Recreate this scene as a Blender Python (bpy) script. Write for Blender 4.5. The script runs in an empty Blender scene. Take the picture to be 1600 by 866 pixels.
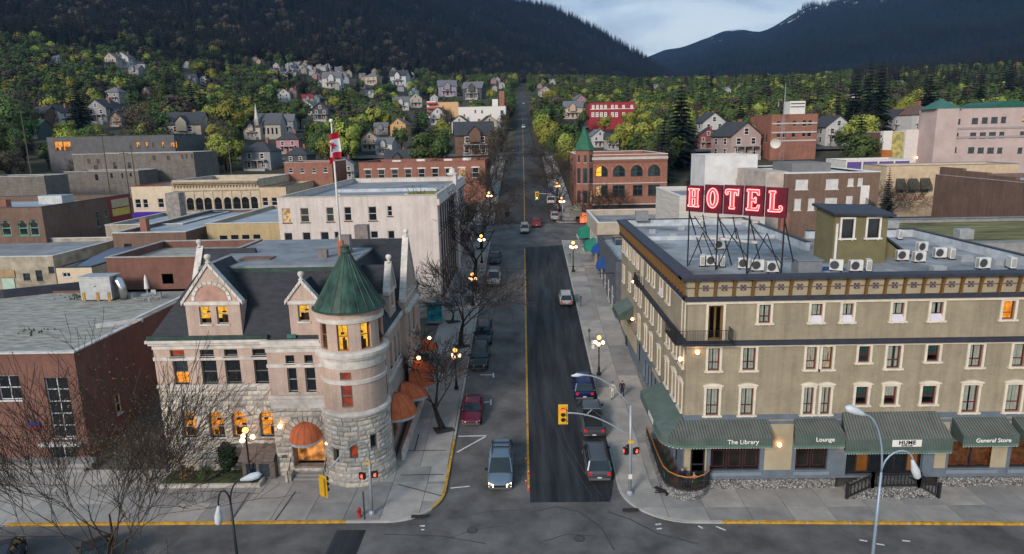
import bpy, bmesh, math, random
import numpy as np
from mathutils import Vector, Matrix, noise as mnoise
R = math.radians
PI = math.pi
scene = bpy.context.scene
col = scene.collection
random.seed(7)

# ------------------------------------------------------------------ camera
CAM = np.array([0.02, 0.0, 25.6])
FPX = 1040.0                                   # focal length in pixels of a 1600 px wide frame
PITCH, ROLL, YAW = R(11.97), R(-1.19), R(-1.17)
FWD = np.array([math.sin(YAW)*math.cos(PITCH), math.cos(YAW)*math.cos(PITCH), -math.sin(PITCH)])
_r = np.array([math.cos(YAW), -math.sin(YAW), 0.0]); _u = np.cross(_r, FWD)
RGT = math.cos(ROLL)*_r + math.sin(ROLL)*_u
UPV = -math.sin(ROLL)*_r + math.cos(ROLL)*_u
cd = bpy.data.cameras.new('camera'); cam = bpy.data.objects.new('camera', cd); col.objects.link(cam)
cd.sensor_width = 36.0; cd.lens = FPX*36/1600; cd.clip_start = 0.5; cd.clip_end = 20000
mw = Matrix.Identity(4)
for i in range(3):
    mw[i][0] = RGT[i]; mw[i][1] = UPV[i]; mw[i][2] = -FWD[i]; mw[i][3] = CAM[i]
cam.matrix_world = mw
scene.camera = cam

# ------------------------------------------------------------------ sky, sun, exposure (dusk under thin cloud)
SUN_EL, SUN_AZ = R(24), R(-150)                # high soft light from behind the camera, over the lake
world = bpy.data.worlds.new('World'); scene.world = world; world.use_nodes = True
nt = world.node_tree; nt.nodes.clear()
def N(t, typ, **kw):
    n = t.nodes.new(typ)
    for k, v in kw.items():
        if k in n.bl_rna.properties: setattr(n, k, v)
        else: n.inputs[k].default_value = v
    return n
sky = N(nt, 'ShaderNodeTexSky', sky_type='NISHITA', sun_disc=False, sun_elevation=R(9), sun_rotation=SUN_AZ, altitude=600, air_density=1.0, dust_density=1.5, ozone_density=2.5)
tc = N(nt, 'ShaderNodeTexCoord')
sep = N(nt, 'ShaderNodeSeparateXYZ'); nt.links.new(tc.outputs['Generated'], sep.inputs[0])
mp = N(nt, 'ShaderNodeMapping'); mp.inputs['Scale'].default_value = (2.2, 2.2, 11.0); mp.inputs['Location'].default_value = (0.3, 0.1, 0.35)
nt.links.new(tc.outputs['Generated'], mp.inputs[0])
n1 = N(nt, 'ShaderNodeTexNoise', Scale=2.3, Detail=7.0, Roughness=0.55, Distortion=0.6); nt.links.new(mp.outputs[0], n1.inputs['Vector'])
cr = N(nt, 'ShaderNodeValToRGB'); nt.links.new(n1.outputs[0], cr.inputs[0])
cr.color_ramp.elements[0].position = 0.40; cr.color_ramp.elements[0].color = (0.13, 0.27, 0.46, 1)
cr.color_ramp.elements[1].position = 0.60; cr.color_ramp.elements[1].color = (0.56, 0.70, 0.80, 1)
e = cr.color_ramp.elements.new(0.50); e.color = (0.35, 0.52, 0.69, 1)
hz = N(nt, 'ShaderNodeMapRange'); hz.inputs['From Min'].default_value = 0.02; hz.inputs['From Max'].default_value = 0.30; hz.inputs['To Min'].default_value = 0.72; hz.inputs['To Max'].default_value = 0.0
nt.links.new(sep.outputs['Z'], hz.inputs['Value'])
mixh = N(nt, 'ShaderNodeMixRGB'); mixh.inputs['Color2'].default_value = (0.86, 0.85, 0.78, 1)
nt.links.new(hz.outputs[0], mixh.inputs[0]); nt.links.new(cr.outputs[0], mixh.inputs['Color1'])
bg1 = N(nt, 'ShaderNodeBackground', Strength=0.07); nt.links.new(sky.outputs[0], bg1.inputs[0])
bg2 = N(nt, 'ShaderNodeBackground', Strength=0.50); nt.links.new(mixh.outputs[0], bg2.inputs[0])
mxs = N(nt, 'ShaderNodeMixShader', Fac=0.86); nt.links.new(bg1.outputs[0], mxs.inputs[1]); nt.links.new(bg2.outputs[0], mxs.inputs[2])
wo = N(nt, 'ShaderNodeOutputWorld'); nt.links.new(mxs.outputs[0], wo.inputs[0])
sd = bpy.data.lights.new('sun', 'SUN'); sd.energy = 1.5; sd.angle = R(14); sd.color = (1.0, 0.88, 0.78)
sun = bpy.data.objects.new('sun', sd); col.objects.link(sun)
_d = Vector((math.sin(SUN_AZ)*math.cos(SUN_EL), math.cos(SUN_AZ)*math.cos(SUN_EL), math.sin(SUN_EL)))
sun.rotation_euler = _d.to_track_quat('Z', 'Y').to_euler(); sun.location = (0, -50, 120)
vs = scene.view_settings
vs.view_transform = 'Standard'; vs.look = 'None'; vs.gamma = 1.0; vs.use_curve_mapping = False
vs.exposure = 1.15
cy = scene.cycles
cy.max_bounces = 6; cy.diffuse_bounces = 3; cy.glossy_bounces = 3; cy.transparent_max_bounces = 8; cy.volume_bounces = 0; cy.caustics_reflective = False; cy.caustics_refractive = False; cy.sample_clamp_indirect = 4.0

# ------------------------------------------------------------------ geometry of the place: photo rays meet real planes
def ray(px, py): return FWD + RGT*(px-800)/FPX - UPV*(py-433)/FPX
def onY(px, py, y): d = ray(px, py); return CAM + d*((y-CAM[1])/d[1])
def onX(px, py, x): d = ray(px, py); return CAM + d*((x-CAM[0])/d[0])
def onZ(px, py, z=0.0): d = ray(px, py); return CAM + d*((z-CAM[2])/d[2])
def ground(x, y):
    """height of the hillside: level at the lower street, climbing ten per cent beyond it"""
    if y < 18: return -0.06*(18-y)
    yc = min(y, 880.0); z = 0.1*max(0.0, yc-46.0)
    if yc > 420: z += 4.5e-5*(yc-420)**2*(1-max(0.0, min(1.0, x/140.0)))
    if y > 110:
        if x < -90: z += 2.9e-4*min(-x-90, 380)*(min(y, 980)-110)
        if x > 320: z += 0.5e-4*min(x-320, 300)*(yc-110)
    if y > 880: z += .02*(y-880)
    return z
def hit(px, py, far=1700.0):
    """where the line of sight through a photo pixel meets the hillside"""
    d = ray(px, py); d = d/math.hypot(d[0], d[1]); t0 = 20.0; t = t0
    while t < far:
        p = CAM + d*t
        if p[2] < ground(p[0], p[1]):
            lo, hi = t0, t
            for _ in range(18):
                m = (lo+hi)/2; p = CAM + d*m
                if p[2] < ground(p[0], p[1]): hi = m
                else: lo = m
            return CAM + d*hi
        t0 = t; t *= 1.02
    return CAM + d*far

# ------------------------------------------------------------------ mesh builder
class MB:
    def __init__(s): s.v = []; s.f = []; s.m = []; s.mi = 0
    def _f(s, idx): s.f.append(tuple(idx)); s.m.append(s.mi)
    def poly(s, pts):
        b = len(s.v); s.v += [tuple(map(float, p)) for p in pts]; s._f(range(b, b+len(pts))); return s
    def box(s, x0, x1, y0, y1, z0, z1):
        b = len(s.v)
        s.v += [(x0,y0,z0),(x1,y0,z0),(x1,y1,z0),(x0,y1,z0),(x0,y0,z1),(x1,y0,z1),(x1,y1,z1),(x0,y1,z1)]
        for q in ((3,2,1,0),(4,5,6,7),(0,1,5,4),(1,2,6,5),(2,3,7,6),(3,0,4,7)): s._f([b+i for i in q])
        return s
    def hexa(s, p):
        """eight corners: bottom ring then top ring"""
        b = len(s.v); s.v += [tuple(map(float, q)) for q in p]
        for q in ((3,2,1,0),(4,5,6,7),(0,1,5,4),(1,2,6,5),(2,3,7,6),(3,0,4,7)): s._f([b+i for i in q])
        return s
    def ext(s, pts, vec):
        """polygon pushed along vec"""
        n = len(pts); b = len(s.v); vx, vy, vz = vec
        s.v += [tuple(map(float, p)) for p in pts] + [(p[0]+vx, p[1]+vy, p[2]+vz) for p in pts]
        s._f(range(b+n-1, b-1, -1)); s._f(range(b+n, b+2*n))
        for i in range(n):
            j = (i+1) % n; s._f((b+i, b+j, b+n+j, b+n+i))
        return s
    def lathe(s, prof, c=(0,0,0), n=12, cap=True, a0=0.0, a1=2*PI):
        full = abs(a1-a0-2*PI) < 1e-6; m = n if full else n+1; b = len(s.v)
        for r, z in prof:
            for i in range(m):
                a = a0+(a1-a0)*i/n; s.v.append((c[0]+r*math.cos(a), c[1]+r*math.sin(a), c[2]+z))
        for k in range(len(prof)-1):
            for i in range(n):
                j = (i+1) % m; s._f((b+k*m+i, b+k*m+j, b+(k+1)*m+j, b+(k+1)*m+i))
        if cap and full:
            if prof[0][0] > 1e-4: s._f([b+i for i in range(m-1, -1, -1)])
            if prof[-1][0] > 1e-4: s._f([b+(len(prof)-1)*m+i for i in range(m)])
        return s
    def sphere(s, c, r, n=10, k=6, sz=1.0):
        return s.lathe([(max(1e-5, r*math.sin(PI*i/k)), -r*sz*math.cos(PI*i/k)) for i in range(k+1)], c, n, cap=False)
    def tube(s, pts, rad, n=6, cap=True):
        pts = [Vector(p) for p in pts]; k = len(pts); rads = rad if isinstance(rad, (list, tuple)) else [rad]*k
        b = len(s.v); t0 = None
        for i, p in enumerate(pts):
            t = (pts[min(i+1, k-1)]-pts[max(i-1, 0)]); t = t.normalized() if t.length > 1e-9 else Vector((0,0,1))
            if t0 is None:
                u = t.orthogonal().normalized()
            else:
                u = (u - t*u.dot(t)); u = u.normalized() if u.length > 1e-6 else t.orthogonal().normalized()
            t0 = t; w = t.cross(u)
            for j in range(n):
                a = 2*PI*j/n; q = p + (u*math.cos(a)+w*math.sin(a))*rads[i]; s.v.append(tuple(q))
        for i in range(k-1):
            for j in range(n):
                jj = (j+1) % n; s._f((b+i*n+j, b+i*n+jj, b+(i+1)*n+jj, b+(i+1)*n+j))
        if cap:
            s._f([b+j for j in range(n-1, -1, -1)]); s._f([b+(k-1)*n+j for j in range(n)])
        return s
    def bar(s, a, b, w, h=None):
        h = w if h is None else h
        a = Vector(a); b = Vector(b); t = (b-a).normalized()
        u = t.cross(Vector((0,0,1))); u = u.normalized() if u.length > 1e-4 else Vector((1,0,0)); w2 = u.cross(t)
        c = []
        for p in (a, b):
            for su, sv in ((-1,-1),(1,-1),(1,1),(-1,1)): c.append(p+u*su*w/2+w2*sv*h/2)
        return s.hexa(c)
    def mesh(s, name, mats, off=(0,0,0), smooth=False):
        me = bpy.data.meshes.new(name)
        v = np.array(s.v, dtype=float).reshape(-1, 3)-np.array(off)
        me.from_pydata(v.tolist(), [], s.f); me.validate(clean_customdata=False)
        for m in (mats if isinstance(mats, (list, tuple)) else [mats]): me.materials.append(m)
        if any(s.m) and len(me.polygons) == len(s.m): me.polygons.foreach_set('material_index', s.m)
        if smooth: me.polygons.foreach_set('use_smooth', [True]*len(me.polygons))
        me.update(); return me
    def part(s, name, mat, root=None, smooth=False, parent=None, label=None):
        """one mesh object; coordinates given in world space, stored relative to the root of its thing"""
        off = tuple(root.location) if root is not None else (0,0,0)
        o = bpy.data.objects.new(name, s.mesh(name, mat, off, smooth)); col.objects.link(o)
        p = parent or root
        if p is not None: o.parent = p
        if label: o['label'] = label
        return o
def tag(o, label=None, cat=None, group=None, kind=None):
    if label: o['label'] = label
    if cat: o['category'] = cat
    if group: o['group'] = group
    if kind: o['kind'] = kind
    return o
def thing(name, label, cat, loc=(0,0,0), group=None, rz=0.0):
    o = bpy.data.objects.new(name, None); col.objects.link(o); o.empty_display_size = 0.3
    o.location = loc; o.rotation_euler = (0, 0, rz)
    return tag(o, label, cat, group)
def inst(name, me, parent=None, loc=(0,0,0), rot=(0,0,0), scale=(1,1,1)):
    o = bpy.data.objects.new(name, me); col.objects.link(o); o.location = loc; o.rotation_euler = rot; o.scale = scale
    if parent is not None: o.parent = parent
    return o
KIDS = {}
def copy_tree(o, parent=None):
    c = o.copy(); col.objects.link(c)
    if parent is not None: c.parent = parent
    for ch in list(o.children): copy_tree(ch, c)
    return c
def struct(mb, name, mat, parent=None, smooth=False):
    o = mb.part(name, mat, None, smooth)
    if parent is not None: o.parent = parent
    else: o['kind'] = 'structure'
    return o

# ------------------------------------------------------------------ materials
MATS = {}
def mat(name, c=(.5,.5,.5), rough=0.85, var=0.18, scale=1.5, bump=0.0, bscale=20.0, metal=0.0, spec=0.3, c2=None, emit=None, estr=0.0, detail=5.0, objcol=False, stretch=None):
    if name in MATS: return MATS[name]
    m = bpy.data.materials.new(name); m.use_nodes = True; MATS[name] = m
    t = m.node_tree; b = t.nodes['Principled BSDF']
    b.inputs['Roughness'].default_value = rough; b.inputs['Metallic'].default_value = metal; b.inputs['Specular IOR Level'].default_value = spec
    tcn = N(t, 'ShaderNodeTexCoord'); src = tcn.outputs['Object']
    if stretch:
        mpn = N(t, 'ShaderNodeMapping'); mpn.inputs['Scale'].default_value = stretch; t.links.new(src, mpn.inputs[0]); src = mpn.outputs[0]
    nz = N(t, 'ShaderNodeTexNoise', Scale=scale, Detail=detail, Roughness=0.62); t.links.new(src, nz.inputs['Vector'])
    mx = N(t, 'ShaderNodeMixRGB'); rp = N(t, 'ShaderNodeValToRGB'); t.links.new(nz.outputs[0], rp.inputs[0])
    rp.color_ramp.elements[0].position = 0.32; rp.color_ramp.elements[1].position = 0.68
    t.links.new(rp.outputs[0], mx.inputs[0])
    lo = tuple(max(0, x*(1-var)) for x in c); hi = tuple(min(1, x*(1+var)) for x in (c2 or c))
    if objcol:
        oi = N(t, 'ShaderNodeObjectInfo')
        ml = N(t, 'ShaderNodeMixRGB', blend_type='MULTIPLY'); ml.inputs[0].default_value = 1.0
        mx.inputs[1].default_value = (1-var,)*3+(1,); mx.inputs[2].default_value = (1, 1, 1, 1)
        t.links.new(mx.outputs[0], ml.inputs[1]); t.links.new(oi.outputs['Color'], ml.inputs[2]); outc = ml.outputs[0]
    else:
        mx.inputs[1].default_value = (*lo, 1); mx.inputs[2].default_value = (*hi, 1); outc = mx.outputs[0]
    t.links.new(outc, b.inputs['Base Color'])
    if bump:
        n2 = N(t, 'ShaderNodeTexNoise', Scale=bscale, Detail=6.0, Roughness=0.65); t.links.new(src, n2.inputs['Vector'])
        bp = N(t, 'ShaderNodeBump', Strength=bump, Distance=0.05); t.links.new(n2.outputs[0], bp.inputs['Height']); t.links.new(bp.outputs[0], b.inputs['Normal'])
    if emit:
        b.inputs['Emission Color'].default_value = (*emit, 1); b.inputs['Emission Strength'].default_value = estr
    return m
def brickmat(name, c1, c2, mortar, bw=0.24, bh=0.075, var=0.35, wear=None, mort=0.012):
    if name in MATS: return MATS[name]
    m = bpy.data.materials.new(name); m.use_nodes = True; MATS[name] = m
    t = m.node_tree; b = t.nodes['Principled BSDF']; b.inputs['Roughness'].default_value = 0.9; b.inputs['Specular IOR Level'].default_value = 0.2
    tcn = N(t, 'ShaderNodeTexCoord'); sp = N(t, 'ShaderNodeSeparateXYZ'); t.links.new(tcn.outputs['Object'], sp.inputs[0])
    ad = N(t, 'ShaderNodeMath', operation='ADD'); t.links.new(sp.outputs[0], ad.inputs[0]); t.links.new(sp.outputs[1], ad.inputs[1])
    cb = N(t, 'ShaderNodeCombineXYZ'); t.links.new(ad.outputs[0], cb.inputs[0]); t.links.new(sp.outputs[2], cb.inputs[1])
    br = N(t, 'ShaderNodeTexBrick', offset=0.5); br.inputs['Scale'].default_value = 1.0
    br.inputs['Brick Width'].default_value = bw; br.inputs['Row Height'].default_value = bh; br.inputs['Mortar Size'].default_value = mort; br.inputs['Bias'].default_value = 0.0
    br.inputs['Color1'].default_value = (*c1, 1); br.inputs['Color2'].default_value = (*c2, 1); br.inputs['Mortar'].default_value = (*mortar, 1)
    t.links.new(cb.outputs[0], br.inputs['Vector'])
    nz = N(t, 'ShaderNodeTexNoise', Scale=0.45, Detail=8.0, Roughness=0.7); t.links.new(tcn.outputs['Object'], nz.inputs['Vector'])
    rp = N(t, 'ShaderNodeValToRGB'); t.links.new(nz.outputs[0], rp.inputs[0]); rp.color_ramp.elements[0].position = 0.3; rp.color_ramp.elements[1].position = 0.7
    rp.color_ramp.elements[0].color = (1-var,)*3+(1,); rp.color_ramp.elements[1].color = (1.1, 1.1, 1.1, 1)
    ml = N(t, 'ShaderNodeMixRGB', blend_type='MULTIPLY'); ml.inputs[0].default_value = 1.0
    t.links.new(br.outputs['Color'], ml.inputs[1]); t.links.new(rp.outputs[0], ml.inputs[2])
    mps = N(t, 'ShaderNodeMapping'); mps.inputs['Scale'].default_value = (2.2, .10, 1); t.links.new(cb.outputs[0], mps.inputs[0])
    ns = N(t, 'ShaderNodeTexNoise', Scale=1.0, Detail=6.0, Roughness=.7); t.links.new(mps.outputs[0], ns.inputs['Vector']); rs0 = N(t, 'ShaderNodeValToRGB'); t.links.new(ns.outputs[0], rs0.inputs[0]); rs0.color_ramp.elements[0].position = .36; rs0.color_ramp.elements[0].color = (.83,.825,.82,1); rs0.color_ramp.elements[1].position = .56
    m4 = N(t, 'ShaderNodeMixRGB', blend_type='MULTIPLY'); m4.inputs[0].default_value = 1.0; t.links.new(ml.outputs[0], m4.inputs[1]); t.links.new(rs0.outputs[0], m4.inputs[2])
    outc = m4.outputs[0]
    if wear:
        n3 = N(t, 'ShaderNodeTexNoise', Scale=1.3, Detail=9.0, Roughness=0.75); t.links.new(tcn.outputs['Object'], n3.inputs['Vector'])
        r3 = N(t, 'ShaderNodeValToRGB'); t.links.new(n3.outputs[0], r3.inputs[0]); r3.color_ramp.elements[0].position = 0.56; r3.color_ramp.elements[1].position = 0.66
        m3 = N(t, 'ShaderNodeMixRGB'); t.links.new(r3.outputs[0], m3.inputs[0]); t.links.new(outc, m3.inputs[1]); m3.inputs[2].default_value = (*wear, 1); outc = m3.outputs[0]
    t.links.new(outc, b.inputs['Base Color'])
    bp = N(t, 'ShaderNodeBump', Strength=0.35, Distance=0.02); t.links.new(br.outputs['Fac'], bp.inputs['Height']); bp.invert = True; t.links.new(bp.outputs[0], b.inputs['Normal'])
    return m
def litmat(name, c, s, c2=None, scale=3.0):
    """a lit room behind glass: warm, uneven"""
    if name in MATS: return MATS[name]
    m = bpy.data.materials.new(name); m.use_nodes = True; MATS[name] = m
    t = m.node_tree; b = t.nodes['Principled BSDF']; b.inputs['Roughness'].default_value = 0.15; b.inputs['Base Color'].default_value = (*[x*.3 for x in c], 1)
    tcn = N(t, 'ShaderNodeTexCoord'); nz = N(t, 'ShaderNodeTexNoise', Scale=scale, Detail=4.0, Roughness=0.6); t.links.new(tcn.outputs['Object'], nz.inputs['Vector'])
    rp = N(t, 'ShaderNodeValToRGB'); t.links.new(nz.outputs[0], rp.inputs[0]); e = rp.color_ramp.elements
    e[0].position = 0.40; e[0].color = (*(c2 or tuple(x*.35 for x in c)), 1); e[1].position = 0.58; e[1].color = (*c, 1)
    t.links.new(rp.outputs[0], b.inputs['Emission Color']); b.inputs['Emission Strength'].default_value = s
    return m
def stripemat(name, ca, cb, period, axis, frac=0.5, cc=None):
    """woven awning stripes running across the given local axis"""
    if name in MATS: return MATS[name]
    m = bpy.data.materials.new(name); m.use_nodes = True; MATS[name] = m
    t = m.node_tree; b = t.nodes['Principled BSDF']; b.inputs['Roughness'].default_value = 0.9; b.inputs['Specular IOR Level'].default_value = 0.15
    tcn = N(t, 'ShaderNodeTexCoord'); sp = N(t, 'ShaderNodeSeparateXYZ'); t.links.new(tcn.outputs['Object'], sp.inputs[0])
    dv = N(t, 'ShaderNodeMath', operation='DIVIDE'); t.links.new(sp.outputs[axis], dv.inputs[0]); dv.inputs[1].default_value = period
    fr = N(t, 'ShaderNodeMath', operation='FRACT'); t.links.new(dv.outputs[0], fr.inputs[0])
    rp = N(t, 'ShaderNodeValToRGB'); rp.color_ramp.interpolation = 'CONSTANT'; t.links.new(fr.outputs[0], rp.inputs[0])
    e = rp.color_ramp.elements; e[0].position = 0; e[0].color = (*ca, 1); e[1].position = frac; e[1].color = (*cb, 1)
    if cc: x = e.new(frac+0.5*(1-frac)); x.color = (*cc, 1)
    nz = N(t, 'ShaderNodeTexNoise', Scale=1.2, Detail=5.0); t.links.new(tcn.outputs['Object'], nz.inputs['Vector'])
    ml = N(t, 'ShaderNodeMixRGB', blend_type='MULTIPLY'); ml.inputs[0].default_value = 0.55; t.links.new(rp.outputs[0], ml.inputs[1]); t.links.new(nz.outputs[0], ml.inputs[2])
    t.links.new(ml.outputs[0], b.inputs['Base Color']); return m

M = dict(
    asphalt=mat('old_asphalt', (.088,.086,.087), .9, .34, .35, .25, 30, detail=10, c2=(.118,.114,.112)),
    newasphalt=mat('new_asphalt', (.0165,.0195,.024), .84, .45, .8, .2, 40, detail=10, c2=(.030,.034,.040), stretch=(1.6,.10,1)),
    concrete=mat('pavement_concrete', (.30,.285,.265), .9, .20, .5, .12, 25, detail=9),
    concrete2=mat('pavement_concrete_grey', (.25,.24,.23), .9, .22, .6, .12, 25, detail=9),
    joint=mat('pavement_joint', (.07,.068,.065), .95, .3),
    kerb=mat('kerb_concrete', (.36,.35,.33), .9, .2, 1.0),
    yellow=mat('yellow_paint', (.44,.25,.035), .85, .45, 3.0, detail=9), whitepaint=mat('white_road_paint', (.62,.62,.60), .8, .3, 4.0),
    dirt=mat('hillside_earth', (.030,.036,.017), 1, .45, .02, c2=(.055,.046,.028), detail=8),
    yard=mat('yard_ground', (.10,.095,.085), .95, .35, .2, detail=8),
    glass=mat('dark_window_glass', (.012,.016,.02), .08, .3, .8, spec=.6),
    glassb=mat('blue_window_glass', (.03,.045,.055), .1, .5, 1.2, spec=.6),
    lit=litmat('lit_window_amber', (1.0,.36,.04), .5, (.62,.17,.012)), lityel=litmat('lit_window_yellow', (1.0,.56,.06), .52, (.75,.32,.02), 3.0),
    litred=litmat('lit_window_red', (.35,.05,.02), .4), litdim=litmat('dim_lit_window', (.8,.5,.22), .35, (.05,.03,.02), 2.0),
    globe=mat('lamp_globe_warm', (.9,.8,.7), .4, 0, emit=(1,.52,.24), estr=3.6), globeo=mat('lamp_globe_amber', (.9,.5,.2), .4, 0, emit=(1,.33,.06), estr=2.2),
    bulb=mat('wall_bulb', (.9,.8,.7), .4, 0, emit=(1,.52,.22), estr=5),
    black=mat('black_iron', (.018,.018,.02), .5, .2), steel=mat('painted_steel_grey', (.30,.34,.38), .45, .12, metal=.3), galv=mat('galvanised_metal', (.42,.44,.45), .5, .2, metal=.5),
    white=mat('white_paint', (.62,.60,.57), .7, .12, 2.0), cream=mat('cream_trim', (.62,.56,.46), .75, .12, 2.0),
    rubber=mat('tyre_rubber', (.015,.015,.016), .85, .1), chrome=mat('bright_metal', (.6,.6,.6), .25, .05, metal=1.0),
    bark=mat('tree_bark', (.030,.025,.022), .95, .35, 4.0, .4, 12), twig=mat('twig_bark', (.050,.040,.033), .95, .3, 2.0),
    objpaint=mat('house_siding', var=.16, scale=.8, rough=.85, objcol=True), objroof=mat('house_roofing', var=.30, scale=.9, rough=.9, objcol=True),
)
# ------------------------------------------------------------------ terrain and streets
def spread(lo, hi, fine_lo, fine_hi, fine, grow=1.35):
    a = list(np.arange(fine_lo, fine_hi+1e-6, fine)); s = fine; x = fine_hi
    while x < hi: s = min(s*grow, 60); x += s; a.append(x)
    s = fine; x = fine_lo
    while x > lo: s = min(s*grow, 60); x -= s; a.insert(0, x)
    return a
xs = spread(-1800, 1800, -160, 160, 20); ys = sorted(set(spread(-90, 1480, 0, 440, 20)+[18.0, 46.0, 110.0]))
g = MB()
for y in ys:
    for x in xs:
        g.v.append((x, y, ground(x, y)-0.3 + (0 if y < 200 or abs(x) < 14 else 0.8*mnoise.noise((x*.02, y*.02, 0)))))
nx = len(xs)
for j in range(len(ys)-1):
    for i in range(nx-1): g._f((j*nx+i, j*nx+i+1, (j+1)*nx+i+1, (j+1)*nx+i))
struct(g, 'ground', M['dirt'], smooth=True)

def strip(mb, x0, x1, y0, y1, dz, step=8.0, nxs=1):
    n = max(1, int(math.ceil((y1-y0)/step))); yy = [y0+(y1-y0)*i/n for i in range(n+1)]
    if y0 < 46 < y1: yy = sorted(set(yy+[46.0]))
    if y0 < 420 < y1: yy = sorted(set(yy+[420.0]))
    X = lambda f, y: f(y) if callable(f) else f
    for a, b in zip(yy[:-1], yy[1:]):
        for k in range(nxs):
            pts = []
            for (u, y) in ((k/nxs, a), ((k+1)/nxs, a), ((k+1)/nxs, b), (k/nxs, b)):
                x = X(x0, y)+(X(x1, y)-X(x0, y))*u; pts.append((x, y, ground(x, y)+dz))
            mb.poly(pts)
    return mb
road = MB()
strip(road, -140, 140, 18.5, 46.0, 0.0, nxs=8)
hw = lambda y: 1.0 if y < 135 else max(.45, 1-(y-135)/380)
strip(road, lambda y: -6.2*hw(y), lambda y: 6.7*hw(y), 46.0, 131, 0.0)
upr = MB(); strip(upr, lambda y: -6.2*hw(y), lambda y: 6.7*hw(y), 131, 700, 0.0); struct(upr, 'road_uphill', mat('uphill_asphalt', (.046,.047,.050), .9, .3, .3, detail=8))
strip(road, -150, -6.2, 118.4, 130.4, 0.02, nxs=6); strip(road, 6.7, 150, 118.4, 130.4, 0.02, nxs=6)
for yy in (233, 330):
    strip(road, -170, -5, yy, yy+8, 0.3, nxs=8); strip(road, 5, 170, yy, yy+8, 0.3, nxs=8)
road_o = struct(road, 'road', M['asphalt'])
yardm = MB(); strip(yardm, -150, -10.4, 47.9, 118.3, -.02, nxs=5); strip(yardm, 11.3, 150, 44.7, 118.3, -.02, nxs=5)
struct(yardm, 'yard', M['yard'])
patch = MB()
strip(patch, .10, lambda y: 6.58 if y > 47.5 else (6.58-(47.5-y)**1.5*.085), 43.1, 111.2, .006, step=1.2)
patch.poly([(.10,111.2,ground(0,111.2)+.006),(6.58,111.2,ground(0,111.2)+.006),(6.58,114.6,ground(0,114.6)+.006),(.10,113.4,ground(0,113.4)+.006)])
struct(patch, 'new_asphalt_lane', M['newasphalt'])
mk = MB()
strip(mk, -.09, .08, 44.6, 112.5, .011); strip(mk, .0, .14, 131, 232, .011); strip(mk, -.06, .08, 241, 420, .02)
struct(mk, 'yellow_centre_line', M['yellow'])
wm = MB()
def stroke(p, q, w, dz=.010):
    a = hit(*p); b = hit(*q); d = Vector((b[0]-a[0], b[1]-a[1])).normalized(); n = Vector((-d.y, d.x))*w/2
    wm.poly([(a[0]+n.x, a[1]+n.y, ground(a[0], a[1]+n.y)+dz), (a[0]-n.x, a[1]-n.y, ground(a[0], a[1]-n.y)+dz), (b[0]-n.x, b[1]-n.y, ground(b[0], b[1]-n.y)+dz), (b[0]+n.x, b[1]+n.y, ground(b[0], b[1]+n.y)+dz)])
for p, q in (((716,682),(760,681)),((714,707),(759,682)),((754,629),(768,628)),((767,624),(767,633)),((750,586),(771,586)),((771,583),(771,590)),((704,763),(734,760)),((656,822),(664,822)),((658,828),(663,828)),((1024,820),(1033,819)),((1026,827),(1034,826)),((1091,822),(1098,826)),((1119,823),(1134,829)),((1343,844),(1355,846)),((1369,850),(1382,852)),((1410,845),(1422,846))):
    stroke(p, q, .14)
struct(wm, 'white_road_markings', M['whitepaint'])
sk = MB()                                         # tar lines and skid arcs on the crossing
def tar(pts, w, m=sk):
    P3 = [hit(*p) for p in pts]; out = []
    for i, p in enumerate(P3):
        a = P3[max(0, i-1)]; b = P3[min(len(P3)-1, i+1)]; d = Vector((b[0]-a[0], b[1]-a[1])).normalized(); out.append((p, Vector((-d.y, d.x))*w/2))
    for (p, n), (q, k) in zip(out[:-1], out[1:]):
        m.poly([(p[0]-n.x, p[1]-n.y, ground(p[0], p[1]-n.y)+.014), (q[0]-k.x, q[1]-k.y, ground(q[0], q[1]-k.y)+.014), (q[0]+k.x, q[1]+k.y, ground(q[0], q[1]+k.y)+.014), (p[0]+n.x, p[1]+n.y, ground(p[0], p[1]+n.y)+.014)])
for pts, w in ((((830,800),(870,792),(905,800),(940,825),(960,860)),.10), (((700,812),(760,800),(826,796)),.06), (((950,800),(985,812),(1030,835),(1090,850)),.09), (((840,850),(885,835),(930,838)),.07), (((690,845),(740,828),(790,822)),.05), (((858,640),(875,690),(905,745),(925,775)),.05),(((868,640),(885,690),(915,742),(940,775)),.05), (((600,835),(690,838),(760,850)),.07)):
    tar(pts, w)
struct(sk, 'tar_seams', mat('tar_seam', (.062,.060,.060), .85, .25, 2))
pb = MB(); a = onZ(570,827); b = onZ(606,826); strip(pb, -12.9, -10.9, 34.5, 39.9, .004); struct(pb, 'asphalt_patch', M['newasphalt'])

# pavements: kerb swept along the edge, slabs laid one by one
def arc(cx, cy, r, a0, a1, n=10): return [(cx+r*math.cos(a0+(a1-a0)*i/n), cy+r*math.sin(a0+(a1-a0)*i/n)) for i in range(n+1)]
def sweep(mb, path, w, z0, z1, side=1):
    n = len(path); L = []
    for i, p in enumerate(path):
        a = path[max(0, i-1)]; b = path[min(n-1, i+1)]; d = Vector((b[0]-a[0], b[1]-a[1])).normalized(); nn = Vector((-d.y, d.x))*side
        L.append((p, (p[0]+nn.x*w, p[1]+nn.y*w)))
    for (p, q), (p2, q2) in zip(L[:-1], L[1:]):
        gz = [ground(*k) for k in (p, p2, q2, q)]
        bot = [(*k, z+z0) for k, z in zip((p, p2, q2, q), gz)]; top = [(*k, z+z1) for k, z in zip((p, p2, q2, q), gz)]
        mb.hexa(bot+top)
    return mb
def dens(path, step=3.0):
    out = []
    for a, b in zip(path[:-1], path[1:]):
        n = max(1, int(math.hypot(b[0]-a[0], b[1]-a[1])/step)); out += [(a[0]+(b[0]-a[0])*i/n, a[1]+(b[1]-a[1])*i/n) for i in range(n)]
    return out+[path[-1]]
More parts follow.
